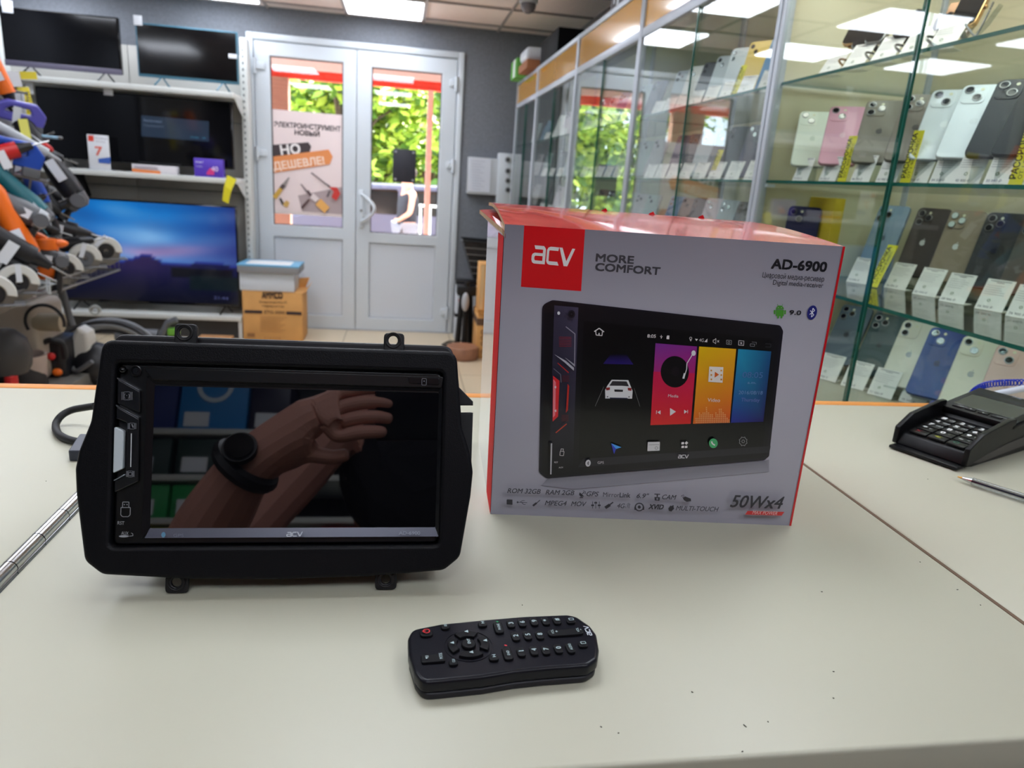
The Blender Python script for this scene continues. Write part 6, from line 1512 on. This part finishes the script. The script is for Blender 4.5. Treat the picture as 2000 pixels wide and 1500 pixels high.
def grinder(label, P0, rot, c='black', s=1.0, disc=False, group='angle grinders and sanders on the rack', tagat=(0, -.036, .08), L=.22):
    t = thing('angle_grinder', label, 'power tool', TR(P0, Rm(*rot) @ Matrix.Scale(s, 3)), group)
    f = MB(); f.lathe([(0, -L * .55), (.024, -L * .55), (.030, -L * .45), (.026, -L * .2), (.030, 0), (.036, L * .25), (.034, L * .42), (0, L * .44)], tm(c), n=16); f.build('body', t)
    f = MB(); f.lathe([(0, L * .43), (.034, L * .43), (.03, L * .55), (.018, L * .6), (0, L * .6)], tm('grey') if c != 'grey' else tm('silver'), n=14).cyl((0, 0, L * .5), (0, -.05, L * .5), .022, tm('grey'), n=12); f.build('gear_head', t)
    if disc:
        f = MB(); f.cyl((0, -.05, L * .5), (0, -.056, L * .5), .062, tm('black'), n=26).cyl((0, -.03, L * .5), (0, -.05, L * .5), .066, tm('black'), r1=.07, n=20); f.build('disc', t)
    f = MB(); f.cyl((.03, -.01, L * .48), (.12, -.01, L * .48), .013, tm('black'), r1=.017, n=12); f.build('side_handle', t)
    f = MB(); f.tube(crm([V3((0, 0, -L * .55)), V3((.01, .02, -L * .75)), V3((.05, .03, -L * .7)), V3((.06, .02, -L * .4)), V3((.03, .04, -.02))], 5), .005, rubber, 6); f.build('cord', t)
    price(t, tagat, (.028, .07), (8, 0, 0))
    return t
def drill(label, P0, rot, c='black', c2='grey', s=1.0, group='drills on the rack', tag_=True):
    t = thing('cordless_drill', label, 'power tool', TR(P0, Rm(*rot) @ Matrix.Scale(s, 3)), group)
    f = MB(); f.cyl((-.07, 0, 0), (.06, 0, 0), .032, tm(c), r1=.029, n=16).cyl((-.085, 0, 0), (-.07, 0, 0), .024, tm(c2), r1=.032, n=16); f.build('body', t)
    f = MB(); f.cyl((.06, 0, 0), (.11, 0, 0), .022, tm('black'), r1=.012, n=14).cyl((.11, 0, 0), (.17, 0, 0), .003, steel, n=8); f.build('chuck', t)
    f = MB(); f.tube([(-.03, 0, -.02), (-.045, 0, -.08), (-.05, 0, -.13)], [.021, .018, .02], tm(c2), 10); f.build('handle', t)
    MB().box(-.095, -.032, -.175, -.0, .032, -.13, tm(c), .008).build('battery', t)
    if tag_: price(t, (0, -.034, .01), (.03, .065), (4, 0, 0))
    return t
def jigsaw(label, P0, rot, c='violet', s=1.0):
    t = thing('jigsaw', label, 'power tool', TR(P0, Rm(*rot) @ Matrix.Scale(s, 3)), 'jigsaws and sanders on the rack')
    f = MB(XZ); f.curve([rounded([(-.11, .0), (-.12, .05), (-.06, .09), (.06, .095), (.10, .05), (.09, -.01)], .02, 4), rounded([(-.075, .035), (-.045, .065), (.03, .068), (.045, .04)], .012, 3)[::-1]], -.028, .028, tm(c), .008, seg=2); f.build('body', t)
    f = MB(); f.box(.03, -.03, -.04, .09, .03, 0, tm('grey'), .006).box(-.10, -.035, -.046, .12, .035, -.040, steel).box(.06, -.002, -.12, .068, .002, -.04, steel); f.build('shoe_and_blade', t)
    price(t, (-.02, -.032, .07), (.03, .08), (3, 0, 0))
    return t
# upper hooks
drill('orange tool at the very left edge, high on the rack', put(-2, 150, -1.8), (0, 70, 30), 'orange', 'black', 1.2)
for k in range(5):
    P0 = put(4 + k * 8, 218 - k * 2, -1.86); t = thing('blister_pack', 'pale hanging packet, %s of five from the left on the upper hook' % ('first', 'second', 'third', 'fourth', 'fifth')[k], 'packet', TR(P0, Rm(0, 0, 20)), 'pale packets on the upper hook')
    MB().box(-.03, -.004, -.06, .03, .004, .07, M('pale_packet', (196, 200, 206), .4), .002).build('card', t); MB().box(-.022, -.012, -.05, .022, -.003, .03, M('clear_blister', (180, 184, 190), .15), .006).build('bubble', t)
t = thing('spirit_level', 'yellow ruler hanging upright near the top of the rack', 'ruler', TR(put(54, 212, -1.86), Rm(0, -6, 25)))
MB().box(-.026, -.006, -.13, .026, .006, .10, tm('yellow'), .002).build('body', t)
f = MB()
for i in range(16): f.box(.006 if i % 2 else 0, -.0068, -.12 + i * .013, .024, -.006, -.117 + i * .013, tm('black'))
f.build('scale_marks', t); MB().box(-.05, -.01, .10, .0, -.004, .17, tag_m).build('price_tag', t); MB().box(.0, -.012, .135, .07, -.008, .17, tm('yellow')).build('label', t)
jigsaw('violet blue power tool below the yellow ruler', put(40, 238, -1.72), (10, 10, 30), 'violet', .95)
t = thing('caulking_gun', 'silver caulking gun lying slanted below the violet tool', 'tool', TR(put(24, 262, -1.66), Rm(0, 30, 35)))
MB().cyl((-.14, 0, 0), (.14, 0, 0), .022, tm('silver'), n=14).cyl((.14, 0, 0), (.2, 0, 0), .012, tm('silver'), r1=.004, n=10).build('barrel', t); MB().tube([(-.14, 0, 0), (-.17, 0, -.05), (-.15, 0, -.11)], .012, tm('grey'), 8).build('handle', t); MB().tube([(-.3, 0, .0), (.0, 0, .0)], .004, steel, 6).build('rod', t)
t = thing('yellow_card', 'pale yellow card hanging beside the silver caulking gun', 'price tag', TR(put(49, 256, -1.64), Rm(0, -5, 25))); MB().box(-.018, -.001, -.055, .018, .001, .05, M('pale_yellow_card', (232, 226, 110), .5)).build('paper', t)
t = thing('blue_rod', 'pale blue rod sticking out from the rack towards the dark television', 'rod', TR(put(92, 266, -1.62), Rm(0, 0, 8))); MB().cyl((-.05, 0, .0), (.045, 0, -.004), .007, M('ice_blue', (150, 190, 216), .3), n=12).build('shaft', t); MB().ell((.052, 0, -.003), .012, .008, .008, wire, 10, 6).build('tip', t)
t = thing('red_tipped_hook', 'display hook with a bright red end cap', 'hook', TR(put(92, 287, -1.6), Rm(0, 35, 0))); MB().ell((0, 0, 0), .03, .014, .014, tm('red'), 12, 8).build('cap', t); MB().cyl((-.14, .02, .0), (-.01, 0, 0), .005, steel, n=8).build('stem', t)
t = jigsaw('blue sander with a white label on the second shelf', put(26, 318, -1.60), (6, 12, 30), 'blue', 1.05)
drill('red drill cut by the left edge beside the blue sander', put(0, 300, -1.62), (0, -20, 30), 'red', 'black', 1.1)
grinder('long black grinder hanging diagonally with a pale tag', put(100, 318, -1.62), (0, 150, 20), 'black', 1.45, tagat=(.0, -.04, .06), L=.26)
grinder('blue grinder hanging below the blue sander', put(62, 352, -1.62), (0, 165, 20), 'blue', 1.1)
drill('small red drill next to the blue grinder', put(44, 322, -1.64), (0, 60, 30), 'red', 'blue', .8)
grinder('teal grinder lying slanted at the left of the second shelf', put(32, 372, -1.58), (0, 140, 20), 'teal', 1.25)
drill('grey drill behind the teal grinder', put(64, 388, -1.66), (0, 30, 40), 'grey', 'black', 1.1)
grinder('dark grinder with a white tag above the orange polisher', put(86, 412, -1.62), (0, 170, 20), 'black', 1.2, tagat=(0, -.045, .06))
drill('dark drill at the right edge of the rack before the sunset picture', put(116, 442, -1.60), (0, 15, 20), 'black', 'grey', 1.2)
grinder('orange grinder with a white label on the left of the third row', put(24, 440, -1.56), (0, 160, 25), 'orange', 1.35, tagat=(.0, -.045, .08))
grinder('teal grinder hanging behind the orange polisher', put(76, 462, -1.60), (0, 160, 25), 'teal', 1.2, tagat=(0, -.045, .03))
drill('black drill with a slanted white tag above the first saw', put(22, 478, -1.54), (0, 35, 30), 'black', 'grey', 1.4)
drill('dark drill between the orange grinder and the teal grinder', put(54, 432, -1.68), (0, 50, 30), 'black', 'grey', 1.2)
drill('dark drill low at the right edge of the rack', put(124, 478, -1.62), (0, -10, 30), 'black', 'grey', 1.2, tag_=False)
grinder('grey grinder at the left edge under the second shelf', put(4, 392, -1.60), (0, 120, 25), 'grey', 1.3)
grinder('black grinder on the left edge above the first saw', put(50, 498, -1.6), (0, 100, 25), 'black', 1.2)
drill('charcoal drill half hidden behind the blue rod', put(66, 288, -1.74), (0, 20, 30), 'black', 'grey', 1.1)
drill('dark drill at the left edge above the first row of saws', put(-4, 500, -1.6), (0, 30, 30), 'grey', 'black', 1.3)
grinder('black grinder behind the blue grinder', put(88, 372, -1.75), (0, 120, 25), 'black', 1.2)
for px_, py_, rot, c, w_ in ((10, 345, (0, 40, 25), 'black', 'below the red drill at the left edge'), (98, 395, (0, 60, 10), 'black', 'below the long black grinder'), (48, 402, (0, -30, 30), 'black', 'left of the grey drill'), (108, 462, (0, 100, 20), 'grey', 'above the orange polisher, right side'),
    (6, 460, (0, 60, 25), 'black', 'on the left edge under the orange grinder'), (70, 438, (0, 20, 30), 'black', 'above the teal grinder'), (140, 470, (0, 40, 20), 'black', 'just above the third circular saw'), (14, 330, (0, 100, 20), 'grey', 'under the blue sander')):
    drill('small %s drill %s' % (c, w_), put(px_, py_, -1.62), rot, c, 'black', .85)
# orange polisher
t = thing('orange_polisher', 'bright orange polisher with a hooked handle among the saws', 'power tool', TR(put(88, 500, -1.55), Rm(0, 0, 30)))
f = MB(); f.lathe([(0, -.10), (.03, -.10), (.05, -.07), (.045, -.01), (.058, .04), (.05, .075), (0, .08)], tm('orange'), n=18); f.build('body', t)
MB().tube(crm([V3((.02, 0, .06)), V3((-.02, 0, .09)), V3((-.07, -.01, .095)), V3((-.1, -.01, .10))], 5), .015, tm('orange'), 8).build('handle', t); MB().ell((.05, 0, .055), .045, .03, .02, tm('orange'), 12, 8).build('nose', t)
t = thing('white_clamp', 'small white clamp with two prongs hanging below the saws', 'clamp', TR(put(84, 556, -1.5), Rm(0, 0, 15)))
MB().tube([(-.03, 0, .012), (.045, 0, .004), (-.03, 0, -.02)], .006, white_plastic, 8).build('prongs', t); MB().tube([(.015, 0, .03), (.012, 0, -.035), (.022, 0, -.04), (.024, 0, .03)], .004, white_plastic, 6, closed=True).build('ring', t)

# floor items below the rack
def fl(px_, py_, Y): return ony(px_, py_, Y)
bg_ = M('beige_metal', (176, 164, 150), .5)
t = thing('beige_machine', 'large beige metal machine body on the rack base below the saws', 'machine', TR((-1.85, 3.6, .1)))
A = fl(-40, 590, 3.72); B = fl(78, 655, 3.72)
MB().box(A.x, 3.7, .10, B.x, 4.0, A.z, bg_, .03, 3).build('body', t, world=True)
MB().cyl((B.x - .02, 3.74, .40), (B.x + .10, 3.74, .40), .045, M('beige_drum', (150, 138, 118), .5), n=20).build('motor', t, world=True)
t = thing('hoop_handle', 'thin dark hoop standing in front of the beige machine', 'handle', TR(fl(88, 650, 3.66)))
c0_ = fl(88, 630, 3.64); MB().tube([c0_ + V3((.085 * math.cos(a), 0, .085 * math.sin(a))) for a in [i * PI / 14 - .2 for i in range(18)]] , .008, tm('black'), 8).build('tube', t, world=True)
# welding helmet
P0 = fl(8, 688, 3.35); t = thing('welding_helmet', 'dark grey welding helmet with pale lettering at the bottom left', 'helmet', TR(P0, Rm(0, 0, -30)))
f = MB(); f.lathe([(0, .11), (.05, .10), (.09, .06), (.105, 0), (.10, -.06), (.085, -.09)], M('helmet_grey', (62, 60, 60), .5), n=26); f.build('shell', t)
P = Print((0, -.108, 0), (1, 0, 0), (0, 0, 1), (0, -1, 0)); P.mat = PR
P.text('ITECH', (-.045, .028), (.07, -.012), .028, (196, 186, 182), .02); P.path([(-.05, .02), (-.02, -.035), (.03, -.012)], .005, (190, 180, 176)); P.build('lettering', t)
t = thing('dark_sack', 'dark soft bag lying under the welding helmet', 'bag', TR(fl(10, 740, 3.5)))
MB().ell(fl(25, 728, 3.55) - V3((0, 0, .06)), .14, .12, .12, M('dark_sack_cloth', (44, 40, 38), .9), 16, 10, noise=.05).build('cloth', t, world=True)
t = thing('red_bottle', 'red canister at the bottom left just above the worktop edge', 'canister', TR(fl(20, 745, 3.3)))
q = fl(22, 742, 3.3); MB().cyl((q.x, q.y, q.z - .09), (q.x, q.y, q.z + .015), .026, tm('red'), n=16).ell((q.x, q.y, q.z + .015), .026, .026, .018, tm('red'), 12, 8).build('body', t, world=True); MB().cyl((q.x, q.y, 0.0), (q.x, q.y, q.z - .09), .03, tm('black'), n=12).build('foot', t, world=True)
t = thing('beige_bucket', 'beige plastic tub standing behind the red canister', 'tub', TR(fl(50, 720, 3.6)))
q = fl(42, 712, 3.6); MB(TR((q.x, q.y, 0))).lathe([(0, .0), (.085, 0), (.11, q.z + .05), (.10, q.z + .05), (.08, .02)], M('tub_plastic', (176, 158, 148), .5), n=22).build('wall', t, world=True)
t = thing('chainsaw_pack', 'black machine with yellow tag between the tub and the white tank', 'machine', TR(fl(95, 700, 3.75)))
A = fl(64, 662, 3.8); B = fl(130, 742, 3.8); MB().box(A.x, 3.8, .02, B.x, 4.0, A.z, tm('black'), .03, 3).build('body', t, world=True); q = fl(72, 660, 3.79); MB().box(q.x - .02, 3.785, q.z - .08, q.x + .02, 3.795, q.z + .01, tm('yellow'), .002).build('tag', t, world=True)
MB().ell(fl(100, 696, 3.78), .02, .02, .02, tm('red'), 10, 6).build('cap', t, world=True); MB().ell(fl(112, 727, 3.78), .025, .02, .02, tm('orange'), 10, 6).build('knob', t, world=True); MB().tube(crm([fl(80, 672, 3.77), fl(100, 664, 3.75), fl(122, 672, 3.77), fl(128, 700, 3.78)]), .014, tm('black'), 8).build('handle', t, world=True)
t = thing('white_tank', 'white plastic tank of a sprayer standing left of the stereo', 'tank', TR(fl(165, 735, 3.9)))
f = MB(XZ); pts = [fl(*p, 3.9) for p in ((138, 655), (146, 640), (166, 652), (170, 668), (172, 708), (158, 716), (134, 708), (130, 680))]
f.curve([rounded([(p.x, p.z) for p in pts], .015, 3)], -4.03, -3.92, M('tank_white', (206, 204, 198), .4), .02, seg=3); f.build('body', t)
t_inv = t.matrix_basis.inverted()
o_ = t.children[0]; o_.data.transform(t_inv)
MB().tube([fl(121, 566, 3.92), fl(133, 610, 3.92), fl(142, 636, 3.92)], .017, tm('grey'), 10).build('lance', t, world=True)
MB().tube(crm([fl(140, 716, 3.9), fl(150, 725, 3.86), fl(180, 706, 3.84)]), .012, tm('grey'), 8).build('hose', t, world=True)
MB().cyl((pts[6].x + .05, 3.97, 0), (pts[6].x + .05, 3.97, pts[6].z + .03), .04, tm('black'), n=14).build('stand', t, world=True)
t = thing('hose_coil', 'thick coil of grey hose leaning on the floor behind the white tank', 'hose', TR(fl(215, 700, 4.6)))
cc_ = fl(212, 716, 4.6); hm = M('grey_hose', (124, 126, 130), .35)
for k in range(7):
    R_k = .30 - .022 * (k % 4); yk = 4.6 + .035 * (k // 2)
    f = MB(); f.tube([V3((cc_.x + R_k * math.cos(a), yk + .02 * math.sin(2 * a), max(.02, cc_.z + R_k * math.sin(a) * .95))) for a in [i * PI / 20 for i in range(40)]], .0115, hm if k % 3 else tm('black'), 8, closed=True); f.build('loop', t, world=True)
t = thing('grey_tap', 'small pale fitting standing on the lower shelf edge above the hose', 'fitting', TR(ony(186, 604, 5.1)))
q = ony(186, 606, 5.21); MB().tube([V3((q.x + .028 * math.cos(a), q.y, q.z + .028 * math.sin(a))) for a in [i * PI / 8 for i in range(16)]], .012, M('pale_grey_plastic', (150, 150, 144), .5), 8, closed=True).build('ring', t, world=True)
t = thing('green_brush', 'tangle of green and black strimmer parts in front of the lower shelf', 'garden tool', TR(onz(320, 690, 0)))
b0 = ony(322, 655, 4.9)
MB().tube([ony(312, 665, 4.9), ony(328, 630, 4.9), ony(345, 624, 4.9)], .022, tm('grey'), 8).build('arm', t, world=True); MB().box(b0.x + .02, 4.88, b0.z + .0, b0.x + .09, 4.94, b0.z + .05, M('lime', (110, 170, 60), .5), .01).build('cover', t, world=True); MB().box(b0.x - .06, 4.9, .0, b0.x + .06, 4.96, b0.z, tm('black'), .02).build('motor', t, world=True)
MB().box(b0.x - .02, 4.86, b0.z - .08, b0.x + .03, 4.9, b0.z - .03, tm('yellow'), .008).build('tab', t, world=True)
t = thing('grey_pipe', 'thick grey pipe lying before the lower shelf beside the hose', 'pipe', TR(ony(270, 650, 5.0)))
MB().tube([V3((ony(228, 645, 4.95).x, 4.95, .06)), V3((ony(310, 650, 4.95).x, 4.95, .06))], .05, tm('grey'), 14).build('tube', t, world=True)
t = thing('brown_plank', 'short brown board lying on the floor under the lower shelf', 'board', TR(onz(420, 668, 0)))
MB().box(onz(385, 668, 0).x, 5.05, 0, onz(452, 668, 0).x, 5.2, .03, M('brown_plank_wood', (190, 140, 96), .6), .003).build('board', t, world=True)
for k, (px_, py_, r_) in enumerate(((120, 745, .10), (190, 742, .12), (225, 720, .08))):
    q = fl(px_, py_, 4.0); t = thing('machine_part', ('dark round machine part left of the white tank', 'dark round machine part below the white tank', 'dark round machine part beside the stereo edge')[k], 'machine part', TR((q.x, 4.0, 0)), 'dark machine parts on the floor')
    MB().ell((0, 0, max(r_, q.z)), r_, r_, max(r_, q.z), tm('black'), 16, 10).build('housing', t); MB().cyl((-r_ * .9, -.06, q.z * .8), (r_ * .9, -.10, q.z + .05), .010, tm('grey'), n=8).build('bar', t)

# ------------------------------------------------------------------ behind the camera (seen in the dark screen)
t0 = thing('back_shelving', 'shelf with boxed goods behind the photographer, mirrored in the stereo screen', 'shelving', TR((-.4, -1.75, 0)))
for z in (.75, 1.13, 1.29, 1.43, 1.585, 2.0): MB().box(-1.5, -2.0, z - .02, .9, -1.62, z, shm, .003).build('shelf', t0, world=True)
MB().box(-1.5, -2.02, 0, .9, -2.0, 2.1, M('dark_back_board', (60, 62, 70), .7)).build('back_board', t0, world=True)
for x in (-1.5, .88): MB().box(x, -2.0, 0, x + .02, -1.62, 2.1, shm).build('side', t0, world=True)
rn = random.Random(9)
def sbox(name, label, x0, x1, z, h, c, ring=False, tg=True):
    t = thing(name, label, 'box', TR(((x0 + x1) / 2, -1.64, z)), 'boxed goods mirrored in the screen')
    MB().box(x0, -1.85, z + .001, x1, -1.64, z + h, M('goods_%d_%d_%d' % c, c, .4), .003).build('body', t, world=True)
    if ring: MB(TR(((x0 + x1) / 2, -1.638, z + h * .62), Rm(90, 0, 0))).lathe([(.045, 0), (.06, 0), (.06, -.002), (.045, -.002), (.045, 0)], M('pale_ring', (214, 226, 236), .4)).build('ring_print', t, world=True)
    if tg: MB().box(x0 + .02, -1.638, z + .01, x0 + .10, -1.635, z + .06, tag_m).build('price_tag', t, world=True)
sbox('blue_box', 'blue box with a pale ring on the upper mirrored shelf', -.76, -.54, 1.586, .25, (40, 130, 200), True)
sbox('dark_blue_box', 'dark blue box beside the ringed blue box, mirrored', -.96, -.77, 1.586, .26, (30, 50, 120))
sbox('dark_box', 'dark box right of the ringed blue box, mirrored', -.53, -.40, 1.586, .20, (40, 40, 66))
for k in range(4): sbox('tool_case', ('first', 'second', 'third', 'fourth')[k] + ' dark green tool case on the middle mirrored shelf', -.92 + k * .17, -.77 + k * .17, 1.431, .125, (38, 60, 56))
for k in range(3): sbox('green_carton', ('first', 'second', 'third')[k] + ' bright green carton on the lower mirrored shelf', -.90 + k * .15, -.76 + k * .15, 1.291, .11 , (40, 150, 80))
sbox('red_carton', 'red and white carton mirrored low in the screen', -.27, -.08, 1.131, .13, (200, 40, 60))
sbox('yellow_carton', 'yellow carton mirrored at the lower left of the screen', -.90, -.74, 1.131, .13, (200, 200, 50))

# photographer
def photographer():
    t = thing('person', 'person in a dark shirt holding a phone, mirrored in the stereo screen', 'person', TR((.08, -.5, 0)))
    o = V3((.08, -.5, 0))
    J = {'pel': (.08, -.52, .92), 'wa': (.08, -.50, 1.06), 'ch': (.08, -.43, 1.24), 'nk': (.07, -.38, 1.40), 'hd': (.06, -.35, 1.50), 'ht': (.06, -.36, 1.60),
         'sl': (-.10, -.40, 1.31), 'el': (-.275, -.17, 1.0), 'fm': (-.222, -.09, 1.08), 'wl': (-.170, -.035, 1.150), 'pl_': (-.125, -.022, 1.185), 'pm_': (-.085, -.02, 1.205),
         'sr': (.27, -.40, 1.31), 'er': (.40, -.17, 1.05), 'wr': (.20, -.03, 1.16), 'pr_': (.15, -.02, 1.185),
         'hl': (-.01, -.52, .86), 'kl': (-.03, -.45, .47), 'al': (-.04, -.50, .09), 'tl': (-.05, -.36, .04), 'hr': (.17, -.52, .86), 'kr': (.19, -.45, .47), 'ar': (.20, -.50, .09), 'tr': (.21, -.36, .04)}
    Rr = {'pel': .14, 'wa': .13, 'ch': .145, 'nk': .06, 'hd': .085, 'ht': .075, 'sl': .065, 'el': .044, 'fm': .045, 'wl': .031, 'pl_': .030, 'pm_': .022, 'sr': .065, 'er': .044, 'wr': .028, 'pr_': .03, 'hl': .09, 'kl': .06, 'al': .04, 'tl': .035, 'hr': .09, 'kr': .06, 'ar': .04, 'tr': .035}
    E_ = [('pel', 'wa'), ('wa', 'ch'), ('ch', 'nk'), ('nk', 'hd'), ('hd', 'ht'), ('ch', 'sl'), ('sl', 'el'), ('el', 'fm'), ('fm', 'wl'), ('wl', 'pl_'), ('pl_', 'pm_'), ('ch', 'sr'), ('sr', 'er'), ('er', 'wr'), ('wr', 'pr_'), ('pel', 'hl'), ('hl', 'kl'), ('kl', 'al'), ('al', 'tl'), ('pel', 'hr'), ('hr', 'kr'), ('kr', 'ar'), ('ar', 'tr')]
    # fingers of both hands
    for sd, root, base, dx in (('L', 'pm_', V3((-.075, -.018, 1.225)), 1), ('R', 'pr_', V3((.155, -.018, 1.22)), -1)):
        for k in range(4):
            a = base + V3((0, 0, -.018 * k)); b = a + V3((dx * .026, .004, .006)); c = b + V3((dx * .022, .000, .001)); d = c + V3((dx * .016, -.004, -.002))
            prev = root
            for j, (q, r_) in enumerate(((a, .0095), (b, .009), (c, .008), (d, .0065))):
                if j == 3 and k == 3: q = c + V3((dx * .010, -.003, 0))
                n_ = '%s%d%d' % (sd, k, j); J[n_] = tuple(q); Rr[n_] = r_; E_.append((prev, n_)); prev = n_
        rt = 'pl_' if sd == 'L' else 'pr_'
        b0 = V3(J[rt]); prev = rt
        for j, (dv, r_) in enumerate(((V3((dx * .02, -.012, -.03)), .011), (V3((dx * .045, -.012, -.034)), .0095), (V3((dx * .065, -.010, -.03)), .008))):
            n_ = '%sT%d' % (sd, j); J[n_] = tuple(b0 + dv); Rr[n_] = r_; E_.append((prev, n_)); prev = n_
    def skinned(name, keys, mat_, grow=0.0):
        me = bpy.data.meshes.new(name); idx = {k: i for i, k in enumerate(keys)}
        me.from_pydata([V3(J[k]) - o for k in keys], [(idx[a], idx[b]) for a, b in E_ if a in idx and b in idx], [])
        ob = bpy.data.objects.new(name, me); COL.objects.link(ob); ob.parent = t
        ob.modifiers.new('skin', 'SKIN'); sub = ob.modifiers.new('sub', 'SUBSURF'); sub.levels = 2; sub.render_levels = 2
        for k, i in idx.items(): me.skin_vertices[0].data[i].radius = (Rr[k] + grow, Rr[k] + grow)
        me.skin_vertices[0].data[0].use_root = True
        me.materials.append(mat_)
    skinned('body', list(J), M('photographer_skin', (206, 150, 136), .55))
    skinned('dark_shirt', ['wa', 'ch', 'sl', 'sr'], M('dark_shirt_cloth', (26, 26, 34), .85), .03)
    skinned('dark_trousers', ['pel', 'hl', 'kl', 'al', 'hr', 'kr', 'ar'], M('dark_trouser_cloth', (30, 32, 44), .85), .022)
    MB().ell((-.02, .135, 1.60), .095, .11, .09, M('dark_hair', (40, 30, 26), .7), 18, 12, noise=.02).build('hair', t)
    f = MB()
    for sx in (-1, 1): f.ell((-.02 + sx * .032, .232, 1.545), .011, .007, .006, M('eye_white', (225, 225, 225), .3), 10, 6); f.ell((-.02 + sx * .032, .237, 1.545), .005, .004, .005, black_gloss, 8, 5)
    f.build('eyes', t)
    MB().ell((-.02, .243, 1.515), .012, .016, .020, MC['photographer_skin'], 10, 8).build('nose', t); MB().ell((-.02, .236, 1.478), .024, .006, .006, M('lips', (170, 90, 84), .5), 10, 6).build('mouth', t)
    for sx in (-1, 1): MB().ell((-.02 + sx * .088, .15, 1.53), .010, .02, .03, MC['photographer_skin'], 10, 8).build('ear', t)
    d = (V3(J['pl_']) - V3(J['fm'])).normalized(); c = V3(J['wl']) - d * .012 - o; a_ = d.orthogonal().normalized(); b_ = d.cross(a_)
    f = MB(); f.tube([c + (a_ * math.cos(k) + b_ * math.sin(k)) * .033 for k in [i * PI / 10 for i in range(20)]], .010, tm('black'), 8, closed=True); f.build('watch_strap', t)
    f = MB(); n_ = V3((0, .9, .3)).normalized(); f.cyl(c + n_ * .034, c + n_ * .042, .019, tm('black'), n=20).cyl(c + n_ * .0441, c + n_ * .0452, .016, black_gloss, n=18); f.build('watch_case', t)
photographer()
ph = thing('camera_phone', 'dark phone held up by the photographer, mirrored in the screen', 'phone', Matrix.Translation(CAM) @ R3.to_4x4())
MB().box(-.030, -.055, .012, .125, .022, .020, M('dark_phone_glass', (24, 26, 34), .2), .003, 2).build('body', ph)
